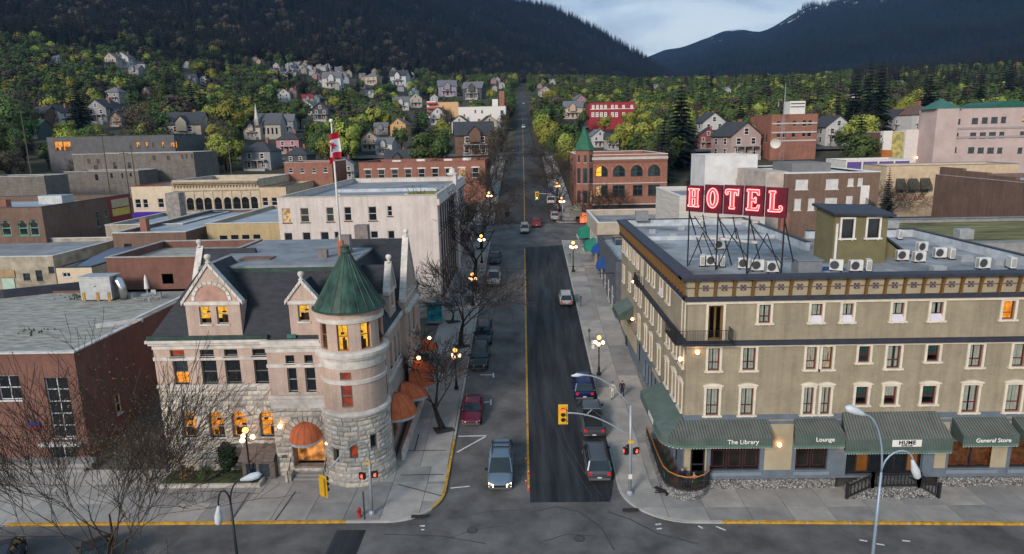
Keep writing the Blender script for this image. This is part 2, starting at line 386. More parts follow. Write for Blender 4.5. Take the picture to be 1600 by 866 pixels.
def clip(poly, conv):
    out = poly
    for i in range(len(conv)):
        a = conv[i]; b = conv[(i+1) % len(conv)]; inp = out; out = []
        ins = lambda p: (b[0]-a[0])*(p[1]-a[1])-(b[1]-a[1])*(p[0]-a[0]) >= -1e-9
        for k in range(len(inp)):
            p = inp[k-1]; q = inp[k]; ip, iq = ins(p), ins(q)
            if ip != iq:
                den = (b[0]-a[0])*(q[1]-p[1])-(b[1]-a[1])*(q[0]-p[0]); t = ((b[1]-a[1])*(p[0]-a[0])-(b[0]-a[0])*(p[1]-a[1]))/den
                out.append((p[0]+(q[0]-p[0])*t, p[1]+(q[1]-p[1])*t))
            if iq: out.append(q)
        if not out: return []
    return out
rs = random.Random(3)
slabmats = [M['concrete'], M['concrete2'], mat('pavement_concrete_pale', (.345,.325,.30), .9, .2, .7, .1, 25, detail=9)]
def slabs(parent, conv, x0, x1, y0, y1, sx, sy, gap=.035, edge=.2):
    x = x0
    while x < x1-.05:
        w = sx*rs.uniform(.97, 1.03); y = y0; xe = min(x+w, x1)
        while y < y1-.05:
            ye = min(y+sy*rs.uniform(.97, 1.03), y1)
            if y < 46 < ye: ye = 46.0
            p = clip([(x+gap/2, y+gap/2), (xe-gap/2, y+gap/2), (xe-gap/2, ye-gap/2), (x+gap/2, ye-gap/2)], conv)
            if len(p) > 2:
                t = rs.uniform(-.003, .003)
                o = MB().ext([(a, b, ground(a, b)+.09) for a, b in p], (0, 0, .045+t)).part('slab', rs.choice(slabmats)); o.parent = parent
            y = ye
        x = xe
def pavement(name, kerbpath, regions, side, base):
    b = MB()
    for pts in base: b.poly([(x, y, ground(x, y)+.10) for x, y in pts])
    o = struct(b, name, M['joint'])
    k = sweep(MB(), kerbpath, .19, -.2, .14, side).part('kerb', M['kerb']); k.parent = o
    return o
aL = arc(-9.7, 44.3, 3.6, -PI/2, 0)
pathL = dens([(-110, 40.7), (-9.7, 40.7)], 4)+aL[1:]+dens([(-6.1, 44.35), (-6.1, 46.0), (-6.1, 117.6)], 4)
inL = [(-110, 40.89), (-9.7, 40.89)]+arc(-9.7, 44.3, 3.41, -PI/2, 0)[1:]+[(-6.29, 47.9), (-110, 47.9)]
baseL = [inL, [(-10.6, 47.9), (-6.29, 47.9), (-6.29, 117.6), (-10.6, 117.6)]]
pavL = pavement('pavement_left', pathL, None, 1, [[(-110,40.89),(-20,40.89),(-20,46),(-110,46)], [(-20,40.89),(-9.7,40.89)]+arc(-9.7,44.3,3.41,-PI/2,0)[1:]+[(-6.29,46),(-20,46)], [(-110,46),(-6.29,46),(-6.29,47.9),(-110,47.9)], [(-10.6,47.9),(-6.29,47.9),(-6.29,117.6),(-10.6,117.6)]])
convL = [(-60, 40.89), (-9.7, 40.89)]+arc(-9.7, 44.3, 3.41, -PI/2, 0)[1:]+[(-6.29, 48.6), (-60, 48.6)]
slabs(pavL, convL, -51, -6.2, 40.8, 48.0, 2.55, 2.4)
slabs(pavL, [(-10.6,48),(-6.29,48),(-6.29,117.6),(-10.6,117.6)], -10.6, -6.29, 48.0, 117.6, 2.15, 2.5)
aR = arc(11.2, 44.9, 4.6, PI, 1.5*PI)
pathR = dens([(6.6, 117.6), (6.6, 46.0), (6.6, 44.9)], 4)[:-1]+aR+dens([(11.3, 40.3), (32, 39.75), (110, 38.6)], 4)
pavR = pavement('pavement_right', pathR, None, 1, [[(110,38.8),(110,44.7),(11.2,44.7),(6.79,44.7)]+arc(11.2,44.9,4.41,PI,1.5*PI)[1:]+[(32,39.95)], [(6.79,44.7),(11.3,44.7),(11.3,46),(6.79,46)], [(6.79,46),(11.3,46),(11.3,117.6),(6.79,117.6)]])
convR = [(6.79, 44.64)]+arc(11.2, 44.6, 4.41, PI, 1.5*PI, 10)[1:]+[(32, 39.95), (60, 39.5), (60, 44.65)]
slabs(pavR, convR, 6.7, 60, 39.5, 44.65, 2.75, 2.55)
slabs(pavR, [(6.79,44.65),(11.3,44.65),(11.3,117.6),(6.79,117.6)], 6.79, 11.3, 44.65, 117.6, 2.25, 2.5)
ky = MB(); sweep(ky, dens([(-36, 40.695), (-12.5, 40.695)], 3), .20, -.02, .147, 1); sweep(ky, aL[6:]+dens([(-6.095, 44.35), (-6.095, 46), (-6.095, 52.0)], 2), .20, -.02, .147, 1)
o = ky.part('painted_kerb', M['yellow']); o.parent = pavL
for a, b in ((12.9, 15.1), (15.2, 18.4), (18.5, 21.2), (21.3, 25.0), (25.1, 28.0), (28.1, 34.0)):
    o = sweep(MB(), [(a, 40.3-(a-11.3)*.0266-.005), (b, 40.3-(b-11.3)*.0266-.005)], .20, -.02, .147, 1).part('painted_kerb', M['yellow']); o.parent = pavR
up = MB()
for x0, x1 in ((-10.8, -6.2), (6.6, 11.0)): strip(up, x0*.97, x1*.97, 131.5, 232, .12)
strip(up, -150, -6.2, 130.5, 133, .12, nxs=5); strip(up, 6.7, 150, 130.5, 133, .12, nxs=5)
struct(up, 'pavement_uphill', M['concrete'])

# ------------------------------------------------------------------ mountains, real ridges two to five kilometres off
def fbm(x, y, s, o=5): return mnoise.fractal((x*s, y*s, 3.1), 1.0, 2.0, o)
def mountain(name, prof, d0f, d1f, material, px0, px1, cols=150, rows=44, amp=60, power=1.12):
    pp = np.array(prof); P = []
    for i in range(cols+1):
        px = px0+(px1-px0)*i/cols; py = np.interp(px, pp[:, 0], pp[:, 1])
        r = ray(px, py); r = r/math.hypot(r[0], r[1]); d0, d1 = d0f(px), d1f(px); zr = CAM[2]+r[2]*d1
        for j in range(rows+1):
            t = j/(rows-6); d = d0+(d1-d0)*t; x, y = CAM[0]+r[0]*d, CAM[1]+r[1]*d
            z0 = ground(CAM[0]+r[0]*d0, CAM[1]+r[1]*d0)-4
            if t <= 1: z = z0+(zr-z0)*t**power - amp*(abs(fbm(x, y, .0016)))*math.sin(PI*min(1, t))*.9
            else: z = zr-(t-1)*(d1-d0)*.5
            z += 7*fbm(x, y, .01, 3)*min(1, t*4)
            P.append((x, y, z))
    m = MB(); m.v = P; k = rows+1
    for i in range(cols):
        for j in range(rows): m._f((i*k+j, (i+1)*k+j, (i+1)*k+j+1, i*k+j+1))
    o = struct(m, name, material, smooth=True)
    return o, P, cols, rows
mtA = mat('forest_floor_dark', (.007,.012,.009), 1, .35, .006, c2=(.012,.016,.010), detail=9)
mtB = bpy.data.materials.new('far_forest_slope'); mtB.use_nodes = True
t = mtB.node_tree; b = t.nodes['Principled BSDF']; b.inputs['Roughness'].default_value = 1.0; b.inputs['Specular IOR Level'].default_value = 0
tcn = N(t, 'ShaderNodeTexCoord'); nz = N(t, 'ShaderNodeTexNoise', Scale=.03, Detail=10.0, Roughness=.75); t.links.new(tcn.outputs['Object'], nz.inputs['Vector'])
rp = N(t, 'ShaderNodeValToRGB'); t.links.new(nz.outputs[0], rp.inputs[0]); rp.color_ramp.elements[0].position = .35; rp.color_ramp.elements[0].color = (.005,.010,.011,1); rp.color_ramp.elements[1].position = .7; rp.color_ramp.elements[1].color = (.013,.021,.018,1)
sp = N(t, 'ShaderNodeSeparateXYZ'); t.links.new(tcn.outputs['Object'], sp.inputs[0])
n2 = N(t, 'ShaderNodeTexNoise', Scale=.011, Detail=9.0, Roughness=.72); t.links.new(tcn.outputs['Object'], n2.inputs['Vector'])
mr = N(t, 'ShaderNodeMapRange'); mr.inputs['From Min'].default_value = 430; mr.inputs['From Max'].default_value = 800; mr.inputs['To Min'].default_value = -.20; mr.inputs['To Max'].default_value = .13; t.links.new(sp.outputs[2], mr.inputs['Value'])
ad = N(t, 'ShaderNodeMath', operation='ADD'); t.links.new(n2.outputs[0], ad.inputs[0]); t.links.new(mr.outputs[0], ad.inputs[1])
r2 = N(t, 'ShaderNodeValToRGB'); t.links.new(ad.outputs[0], r2.inputs[0]); r2.color_ramp.elements[0].position = .545; r2.color_ramp.elements[1].position = .575
mx = N(t, 'ShaderNodeMixRGB'); t.links.new(r2.outputs[0], mx.inputs[0]); t.links.new(rp.outputs[0], mx.inputs[1]); mx.inputs[2].default_value = (.62,.66,.70,1); t.links.new(mx.outputs[0], b.inputs['Base Color'])
profA = [(-1500,-420),(-600,-300),(0,-170),(400,-115),(650,-62),(760,-18),(800,1),(830,7),(850,11),(880,23),(905,36),(940,53),(975,73),(1000,90),(1030,111),(1075,132),(1140,150)]
profB = [(820,150),(900,130),(960,114),(1005,91),(1020,86),(1035,79),(1060,75),(1080,69),(1110,57),(1130,49),(1150,46),(1170,48),(1185,51),(1200,46),(1230,29),(1250,17),(1262,7),(1275,9),(1300,4),(1340,-3),(1400,-14),(1500,-32),(1700,-60),(2300,-120),(3000,-150)]
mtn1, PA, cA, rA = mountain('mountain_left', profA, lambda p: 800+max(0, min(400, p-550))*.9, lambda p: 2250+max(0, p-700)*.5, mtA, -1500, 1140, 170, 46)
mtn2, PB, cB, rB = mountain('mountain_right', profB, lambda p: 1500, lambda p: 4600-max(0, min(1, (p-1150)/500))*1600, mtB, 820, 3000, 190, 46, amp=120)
pj = MB()
for a, b in (((633,712),(697,711)),((626,744),(693,743)),((622,757),(690,775)),((462,768),(430,813)),((567,768),(570,812)),((655,690),(648,712)),((390,770),(360,815))):
    p, q = onZ(*a, .142), onZ(*b, .142); d = Vector((q[0]-p[0], q[1]-p[1])).normalized(); n = Vector((-d.y, d.x))*.055; pj.poly([(p[0]+n.x,p[1]+n.y,ground(0,p[1])+.146),(p[0]-n.x,p[1]-n.y,ground(0,p[1])+.146),(q[0]-n.x,q[1]-n.y,ground(0,q[1])+.146),(q[0]+n.x,q[1]+n.y,ground(0,q[1])+.146)])
struct(pj, 'asphalt_joint_strips', M['joint'], pavL)
# ------------------------------------------------------------------ walls with real openings, windows set into them
def thinglass(name='window_glass', tint=(.86,.90,.90)):
    if name in MATS: return MATS[name]
    m = bpy.data.materials.new(name); m.use_nodes = True; MATS[name] = m; t = m.node_tree; t.nodes.clear()
    tr = N(t, 'ShaderNodeBsdfTransparent'); tr.inputs[0].default_value = (*tint, 1)
    gl = N(t, 'ShaderNodeBsdfGlossy', Roughness=0.03); fr = N(t, 'ShaderNodeFresnel', IOR=1.55)
    mx = N(t, 'ShaderNodeMixShader'); t.links.new(fr.outputs[0], mx.inputs[0]); t.links.new(tr.outputs[0], mx.inputs[1]); t.links.new(gl.outputs[0], mx.inputs[2])
    o = N(t, 'ShaderNodeOutputMaterial'); t.links.new(mx.outputs[0], o.inputs[0]); return m
M['clear'] = thinglass()
class Wall:
    """a facade plane: point at (u, z), outward normal n, depth d goes inwards"""
    def __init__(s, org, u): s.o = org; s.u = u; s.n = (u[1], -u[0])
    def P(s, u, z, out=0.0): return (s.o[0]+s.u[0]*u+s.n[0]*out, s.o[1]+s.u[1]*u+s.n[1]*out, z)
    def box(s, mb, u0, u1, z0, z1, o0, o1):
        """box from offset o0 (inner) to o1 (outer) of the wall plane"""
        return mb.hexa([s.P(u0,z0,o1), s.P(u1,z0,o1), s.P(u1,z0,o0), s.P(u0,z0,o0), s.P(u0,z1,o1), s.P(u1,z1,o1), s.P(u1,z1,o0), s.P(u0,z1,o0)])
    def facade(s, mb, u0, u1, z0, z1, holes=(), depth=.22, extra=()):
        us = sorted({u0, u1, *extra, *[max(u0, min(u1, h[k])) for h in holes for k in (0, 1)]}); zs = sorted({z0, z1, *[max(z0, min(z1, h[k])) for h in holes for k in (2, 3)]})
        for a, b in zip(us[:-1], us[1:]):
            c0 = None
            for c, d in zip(zs[:-1], zs[1:]):
                um, zm = (a+b)/2, (c+d)/2
                if any(h[0] < um < h[1] and h[2] < zm < h[3] for h in holes):
                    if c0 is not None: mb.poly([s.P(a,c0), s.P(b,c0), s.P(b,c), s.P(a,c)]); c0 = None
                elif c0 is None: c0 = c
            if c0 is not None: mb.poly([s.P(a,c0), s.P(b,c0), s.P(b,z1), s.P(a,z1)])
        for h in holes:
            a, b, c, d = h[:4]; e = -depth
            mb.poly([s.P(a,c), s.P(a,d), s.P(a,d,e), s.P(a,c,e)]); mb.poly([s.P(b,d), s.P(b,c), s.P(b,c,e), s.P(b,d,e)])
            mb.poly([s.P(b,c), s.P(a,c), s.P(a,c,e), s.P(b,c,e)]); mb.poly([s.P(a,d), s.P(b,d), s.P(b,d,e), s.P(a,d,e)])
            if len(h) > 4 and h[4]:                       # arched head: fill the two spandrels
                r = (b-a)/2; cx = (a+b)/2; zc = d-r; K = 8
                for sg in (-1, 1):
                    pts = [s.P(cx+sg*r, d, .001)]+[s.P(cx+sg*r*math.cos(PI/2*i/K), zc+r*math.sin(PI/2*i/K), .001) for i in range(K+1)]
                    mb.poly(pts if sg < 0 else pts[::-1])
                    for i in range(K):
                        q = [(cx+sg*r*math.cos(PI/2*k/K), zc+r*math.sin(PI/2*k/K)) for k in (i, i+1)]
                        mb.poly([s.P(*q[0]), s.P(*q[1]), s.P(*q[1], e), s.P(*q[0], e)])
        return mb
class CylWall(Wall):
    def __init__(s, c, R): s.c = c; s.R = R
    def P(s, u, z, out=0.0): a = u/s.R; return (s.c[0]+(s.R+out)*math.sin(a), s.c[1]-(s.R+out)*math.cos(a), z)
    @property
    def n(s): return (0, -1)
def window(root, w, u0, u1, z0, z1, frame, glass, depth=.2, fw=.06, rail=.5, mull=0, casing=None, cw=.13, sill=True, hood=None, curtain=None, arch=False, name='window', sillmat=None, open_lower=False, backing=None):
    """window part with pane, sash, sill and curtain sub-parts"""
    f = MB()
    if casing:
        w.box(f, u0-cw, u0, z0, z1+cw, 0, .07); w.box(f, u1, u1+cw, z0, z1+cw, 0, .07); w.box(f, u0, u1, z1, z1+cw, 0, .07)
        if hood == 'pediment':
            a, b, c = u0-cw-.12, u1+cw+.12, z1+cw
            f.hexa([w.P(a,c,.16), w.P(b,c,.16), w.P(b,c,0), w.P(a,c,0), w.P(a,c+.07,.16), w.P(b,c+.07,.16), w.P(b,c+.07,0), w.P(a,c+.07,0)])
            K = 6; pts = [w.P(a+(b-a)*i/K, c+.07+.17*math.sin(PI*i/K)) for i in range(K+1)]; f.ext(pts[::-1], (w.n[0]*.13, w.n[1]*.13, 0))
            w.box(f, u0-cw-.03, u0-cw+.06, z1-.1, c, 0, .1); w.box(f, u1+cw-.06, u1+cw+.03, z1-.1, c, 0, .1)
        elif hood: w.box(f, u0-cw-.08, u1+cw+.08, z1+cw, z1+cw+.09, 0, .14)
        o = f.part(name, casing, root)
        if sill:
            sm = MB(); w.box(sm, u0-cw-.1, u1+cw+.1, z0-.13, z0, 0, .17); w.box(sm, u0-.02, u0+.08, z0-.2, z0-.13, 0, .1); w.box(sm, u1-.08, u1+.02, z0-.2, z0-.13, 0, .1)
            sm.part('sill', casing, root, parent=o)
        fr = MB()
    else: fr = f; o = None
    if depth > .1 and not isinstance(glass, list) and glass.name in ('lit_window_amber', 'lit_window_yellow', 'lobby_glow') and backing is None: backing = glass; glass = M['clear']; furn = True
    else: furn = False
    e = -depth; i0, i1 = -depth, -depth+.07
    w.box(fr, u0, u0+fw, z0, z1, i0, i1); w.box(fr, u1-fw, u1, z0, z1, i0, i1); w.box(fr, u0+fw, u1-fw, z0, z0+fw, i0, i1); w.box(fr, u0+fw, u1-fw, z1-fw, z1, i0, i1)
    rails = [rail] if isinstance(rail, (int, float)) else list(rail or [])
    us = [u0+fw]+[u0+(u1-u0)*(k+1)/(mull+1) for k in range(mull)]+[u1-fw]; zs = [z0+fw]+[z0+(z1-z0)*k for k in rails]+[z1-fw]
    for k in us[1:-1]: w.box(fr, k-fw/2, k+fw/2, z0+fw, z1-fw, i0, i1)
    for z in zs[1:-1]: w.box(fr, u0+fw, u1-fw, z-fw/2, z+fw/2, i0, i1+.004)
    if arch:
        r = (u1-u0)/2; cx = (u0+u1)/2; zc = z1-r; K = 10
        for i in range(K):
            a, b = PI*i/K, PI*(i+1)/K; R2 = r-fw
            q = [(cx+r*math.cos(a), zc+r*math.sin(a)), (cx+r*math.cos(b), zc+r*math.sin(b)), (cx+R2*math.cos(b), zc+R2*math.sin(b)), (cx+R2*math.cos(a), zc+R2*math.sin(a))]
            fr.ext([w.P(*k, i0) for k in q][::-1], (w.n[0]*.07, w.n[1]*.07, 0))
    if o is None:
        o = fr.part(name, frame, root)
        if sill:
            sm = MB(); w.box(sm, u0-.08, u1+.08, z0-.12, z0, -depth, .08); sm.part('sill', sillmat or frame, root, parent=o)
    else: fr.part('sash', frame, root, parent=o)
    gl = glass if isinstance(glass, list) else [glass]
    k = 0
    for zi in range(len(zs)-1):
        for ui in range(len(us)-1):
            g = MB().poly([w.P(us[ui],zs[zi],i0+.02), w.P(us[ui+1],zs[zi],i0+.02), w.P(us[ui+1],zs[zi+1],i0+.02), w.P(us[ui],zs[zi+1],i0+.02)])
            g.part('pane', gl[k % len(gl)], root, parent=o); k += 1
    if curtain:
        c = MB(); n = 14; zz0 = z0+(z1-z0)*(curtain[1] if len(curtain) > 1 else 0)
        for a in range(n):
            ua, ub = u0+(u1-u0)*a/n, u0+(u1-u0)*(a+1)/n; oa, ob = -.27+.03*math.sin(a*2.1), -.27+.03*math.sin((a+1)*2.1)
            if len(curtain) > 2 and curtain[2] < a/n < curtain[3]: continue
            c.poly([w.P(ua,zz0,oa), w.P(ub,zz0,ob), w.P(ub,z1,ob), w.P(ua,z1,oa)])
        c.part('curtain', curtain[0], root, parent=o)
    if backing:
        MB().poly([w.P(u0-.3,z0-.2,-.7), w.P(u1+.3,z0-.2,-.7), w.P(u1+.3,z1+.2,-.7), w.P(u0-.3,z1+.2,-.7)]).part('lit_room', backing, root, parent=o)
    if furn:
        rr = random.Random(int(abs(u0*71+z0*13)*10)); q = MB(); L_ = u1-u0
        for k in range(3): a = u0+L_*rr.uniform(0,.7); w.box(q, a, a+L_*rr.uniform(.15,.4), z0-.1, z0+(z1-z0)*rr.uniform(.15,.5), -.6, -.45-.04*k)
        a = u0+L_*rr.uniform(.2,.7); w.box(q, a, a+.03, z1-(z1-z0)*.35, z1, -.5, -.47); w.box(q, a-.12, a+.15, z1-(z1-z0)*.42, z1-(z1-z0)*.35, -.58, -.4)
        q.part('room_furniture', mat('dark_brown_furniture', (.10,.05,.02), .8, .3), root, parent=o)  # plain dark brown boxes as furniture before the glowing backing
    if open_lower:
        q = MB(); zt = z0+(z1-z0)*.34; q.hexa([w.P(u0,z0,.16), w.P(u1,z0,.16), w.P(u1,z0,.13), w.P(u0,z0,.13), w.P(u0,zt,-.1), w.P(u1,zt,-.1), w.P(u1,zt,-.13), w.P(u0,zt,-.13)])
        q.part('open_sash', mat('white_blind', (.55,.53,.60), .7, .1), root, parent=o)
    return o
def textmesh(s, size, depth=.02, shear=0.0, name='lettering', spacing=1.0, off=0.0):
    cu = bpy.data.curves.new('txt', 'FONT'); cu.body = s; cu.size = size; cu.extrude = depth; cu.align_x = 'CENTER'; cu.shear = shear; cu.space_character = spacing; cu.offset = off
    o = bpy.data.objects.new('txt', cu); col.objects.link(o); dg = bpy.context.evaluated_depsgraph_get(); dg.update()
    me = bpy.data.meshes.new_from_object(o.evaluated_get(dg)); bpy.data.objects.remove(o); bpy.data.curves.remove(cu); me.name = name; return me
def lettering(s, size, loc, parent, material, rot=(PI/2, 0, 0), **kw):
    me = textmesh(s, size, **kw); me.materials.clear(); me.materials.append(material)
    o = inst('lettering', me, parent, tuple(np.array(loc)-np.array(root_of(parent).location)), rot); return o
def root_of(o):
    while o.parent is not None: o = o.parent
    return o

# ------------------------------------------------------------------ the hotel
khaki = brickmat('khaki_painted_brick', (.37,.325,.235), (.335,.29,.21), (.29,.25,.18), .24, .078, .30)
khakis = mat('khaki_stucco', (.34,.295,.205), .9, .12, .8, .1, 15)
navy = mat('navy_trim', (.032,.036,.052), .6, .2); slate = mat('slate_blue_paint', (.115,.145,.18), .75, .15); ochre = mat('ochre_wood', (.145,.078,.024), .8, .35, 1.5)
maroon = mat('maroon_sash', (.13,.018,.022), .6, .2); curtm = mat('pale_curtain', (.58,.60,.52), .9, .15, 3); green_c = mat('dark_green_blind', (.04,.10,.09), .8, .2)
roofgrey = mat('roof_membrane', (.17,.182,.197), .7, .42, .28, .1, 5, detail=10, c2=(.25,.262,.275)); flash = mat('roof_flashing', (.42,.46,.50), .6, .25, 1.0)
cobble = bpy.data.materials.new('river_stone_wall'); cobble.use_nodes = True
t = cobble.node_tree; b = t.nodes['Principled BSDF']; b.inputs['Roughness'].default_value = .9
tcn = N(t, 'ShaderNodeTexCoord'); vo = N(t, 'ShaderNodeTexVoronoi', Scale=6.5); t.links.new(tcn.outputs['Object'], vo.inputs['Vector']); hs = N(t, 'ShaderNodeHueSaturation', Saturation=.12, Value=.40); t.links.new(vo.outputs['Color'], hs.inputs['Color'])
v2 = N(t, 'ShaderNodeTexVoronoi', feature='DISTANCE_TO_EDGE', Scale=6.5); t.links.new(tcn.outputs['Object'], v2.inputs['Vector'])
rp = N(t, 'ShaderNodeValToRGB'); t.links.new(v2.outputs[0], rp.inputs[0]); rp.color_ramp.elements[0].position = .02; rp.color_ramp.elements[1].position = .12
mx = N(t, 'ShaderNodeMixRGB'); t.links.new(rp.outputs[0], mx.inputs[0]); mx.inputs[1].default_value = (.10,.09,.075,1); t.links.new(hs.outputs[0], mx.inputs[2]); t.links.new(mx.outputs[0], b.inputs['Base Color'])
bp = N(t, 'ShaderNodeBump', Strength=1.0, Distance=.08); t.links.new(rp.outputs[0], bp.inputs['Height']); t.links.new(bp.outputs[0], b.inputs['Normal'])

HX0, HX1, HYF, HYB = 11.2, 38.0, 44.6, 76.0
hotel = thing('hotel', 'four-storey khaki corner hotel with green awnings and bracketed cornice', 'hotel', (24, 44.6, 0))
WF = Wall((0, HYF), (1, 0)); WS = Wall((HX0, 0), (0, -1))          # side wall: u = -Y
Z2 = lambda x, y: (960+x/2.5, 260+y/2.5); Z3 = lambda x, y: (960+x/2.5, 560+y/2.5)
def fr_u(f, a, b): return onY(*f(a, (500)), HYF)[0]
frontw = []
def px_u(f, x, y): return onY(*f(x, y), HYF)[0]
for x0, x1, kind in ((555,618,'c'),(758,820,'o'),(880,940,'o'),(1075,1138,'o'),(1225,1290,'o'),(1505,1570,'lit')): frontw.append((px_u(Z2,x0+9,575), px_u(Z2,x1-9,575), 12.62, 13.92, kind, 'flat'))
for x0, x1, kind in ((357,420,'c'),(492,560,'c'),(740,798,'litc'),(802,860,'litc'),(943,1005,'s'),(1055,1125,'c'),(1210,1275,'s'),(1375,1445,'c'),(1545,1612,'c')): frontw.append((px_u(Z2,x0+9,745), px_u(Z2,x1-9,745), 9.66 if kind == 's' else 9.2, 10.84, kind, 'flat'))
for x0, x1, kind in ((345,420,'c'),(480,555,'c'),(725,789,'c'),(793,855,'c'),(927,1000,'s'),(1038,1112,'sc'),(1185,1265,'s'),(1345,1430,'c'),(1515,1600,'c')): frontw.append((px_u(Z3,x0+13,160), px_u(Z3,x1-13,160), 6.5 if kind[0] == 's' else 5.85, 7.86, kind, 'pediment'))
frontw += [(36.0, 36.95, 9.2, 10.84, 'c', 'flat'), (36.2, 37.2, 5.85, 7.86, 'c', 'pediment'), (36.0, 36.95, 12.62, 13.92, 'c', 'flat')]
door = (px_u(Z2,366,600), px_u(Z2,424,600), 11.42, 13.92)
shopw = [(13.2,16.75,1.5,3.45,2), (19.3,21.6,1.5,3.45,1), (px_u(Z3,1305,390),px_u(Z3,1490,390),1.5,3.6,1), (34.6,37.2,1.5,3.6,1)]
entry = (px_u(Z3,905,400), px_u(Z3,1205,400), 1.02, 4.2)
sidew = [(y, 12.62, 13.92, 'o' if i % 3 == 1 else 'c', 'flat') for i, y in enumerate((74.37,72.03,69.74,67.28,64.94,59.23,56.86,53.51,50.78))]
sidew += [(y, 9.2, 10.84, 'c', 'flat') for y in (74.0,69.6,65.7,63.2,59.7,57.1,53.76,50.5,48.05,45.85)]
sidew += [(y, 5.85, 7.86, 'c', 'pediment') for y in (63.5,59.95,57.3,53.76,50.57,48.02,45.92)]
mb = MB()
WF.facade(mb, HX0, HX1, 5.35, 14.3, [w[:4] for w in frontw]+[door], .24)
sh = [(-y-.48, -y+.48, a, b) for y, a, b, k, h in sidew]+[(-62.9, -62.1, 11.42, 13.92), (-46.1, -45.3, 11.42, 13.92)]
WS.facade(mb, -HYB, -HYF, 5.35, 14.3, sh, .24)
mb.poly([(HX0,HYB,0),(HX1-13,HYB,0),(HX1-13,HYB,15.3),(HX0,HYB,15.3)][::-1]); mb.poly([(25,HYB,4),(25,57,4),(25,57,15.3),(25,HYB,15.3)]); mb.poly([(25,57,4),(27.2,57,4),(27.2,57,15.3),(25,57,15.3)][::-1])
mb.poly([(27.2,65,4),(27.2,57,4),(27.2,57,15.3),(27.2,65,15.3)][::-1]); mb.poly([(27.2,65,4),(HX1,65,4),(HX1,65,15.3),(27.2,65,15.3)][::-1]); mb.poly([(HX1,HYF,0),(HX1,65,0),(HX1,65,15.3),(HX1,HYF,15.3)])
mb.part('wall', khaki, hotel)
mb = MB(); WF.facade(mb, HX0, HX1, .85, 5.35, [w[:4] for w in shopw]+[entry], .3)
gside = [(-64.5,-62.7,3.2,6.0), (-60.9,-59.6,2.6,4.7), (-59.4,-58.1,2.6,4.7), (-57.9,-56.6,2.6,4.7), (-56.2,-54.9,2.4,4.7), (-47.6,-46.4,1.0,3.2)]
WS.facade(mb, -HYB, -HYF, .3, 5.35, gside, .3)
mb.part('ground_floor_wall', slate, hotel)
mb = MB()
for a, b in ((11.3,12.9),(17.05,19.0),(29.2,30.0),(33.2,34.3)): WF.box(MB(), a, b, 1.55, 5.1, 0, .04).part('stucco_panel', khakis, hotel)
for a, b in ((-56.4,-46),(-75.9,-64.9)): WS.box(MB(), a, b, 4.9 if a > -60 else 3.6, 5.3, 0, .04).part('stucco_panel', khakis, hotel)
WF.box(MB(), HX0-.05, 22.2, -.2, .85, 0, .16).part('stone_base', cobble, hotel); WF.box(MB(), 29.6, HX1, -.2, .85, 0, .16).part('stone_base', cobble, hotel); WS.box(MB(), -HYB, -52, -.2, 2.4, 0, .08).part('stone_base', cobble, hotel)
# string courses
mb = MB(); WF.box(mb, HX0-.12, HX1, 14.02, 14.27, 0, .12); WS.box(mb, -HYB, -HYF, 14.02, 14.27, 0, .12); WF.box(mb, HX0-.1, HX1, 10.92, 11.08, 0, .10); WS.box(mb, -66, -HYF, 10.92, 11.08, 0, .10); mb.part('cream_band', M['cream'], hotel)
mb = MB(); WF.box(mb, HX0-.3, HX1, 11.08, 11.38, 0, .3); WS.box(mb, -66, -HYF, 11.08, 11.38, 0, .3); mb.part('navy_band', navy, hotel)
mb = MB(); WF.box(mb, HX0-.02, HX1, 5.45, 5.85, 0, .03); WS.box(mb, -66, -HYF, 5.35, 5.6, 0, .03); mb.part('blue_band', slate, hotel)
# cornice: sloped soffit panels between leaning brackets
mb = MB(); WF.box(mb, HX0-.32, HX1, 14.27, 14.55, -.2, .32); WS.box(mb, -HYB, -HYF+.2, 14.272, 14.548, -.2, .32); mb.part('cornice_moulding', navy, hotel)
mb = MB(); mb.poly([WF.P(HX0-.05,14.5,.05), WF.P(HX1,14.5,.05), WF.P(HX1,15.8,.20), WF.P(HX0-.2,15.8,.20)]); mb.poly([WS.P(-HYB,14.5,.05), WS.P(-HYF+.05,14.5,.05), WS.P(-HYF+.2,15.8,.20), WS.P(-HYB,15.8,.20)]); mb.part('cornice_panel', khakis, hotel)
mb = MB(); WF.box(mb, HX0-.62, HX1, 15.78, 16.0, -.45, .62); WS.box(mb, -HYB, -HYF+.45, 15.778, 15.998, -.45, .62); mb.part('cornice_cap', navy, hotel)
bm_ = MB(); WB = Wall((0,0),(1,0))
bm_.ext([WB.P(-.07,14.5,.05), WB.P(-.07,14.5,.26), WB.P(-.07,14.75,.30), WB.P(-.07,15.3,.36), WB.P(-.07,15.62,.48), WB.P(-.07,15.78,.58), WB.P(-.07,15.78,.15)][::-1], (.14,0,0))
bme = bm_.mesh('bracket', ochre)
k = 0; x = HX0+.45
while x < HX1: inst('bracket', bme, hotel, (x-24, 0, 0)); x += 1.275; k += 1
y = HYF+.5
while y < HYB: inst('bracket', bme, hotel, (HX0-24, y-44.6, 0), (0, 0, -PI/2)); y += 1.02
em = MB()
for i in range(3):
    for j in range(3):
        em.mi = (i+j) % 2; em.box(-.19+.13*i, -.08+.13*i, -.02, .02, -.19+.13*j, -.08+.13*j)
eme = em.mesh('cross_ornament', [mat('ornament_maroon', (.10,.035,.05), .7, .1), mat('ornament_grey', (.20,.19,.20), .7, .1)])
x = HX0+.45+.64
while x < HX1-.5: inst('cross_ornament', eme, hotel, (x-24, -.20, 15.2), (R(-6), 0, 0)); x += 1.275
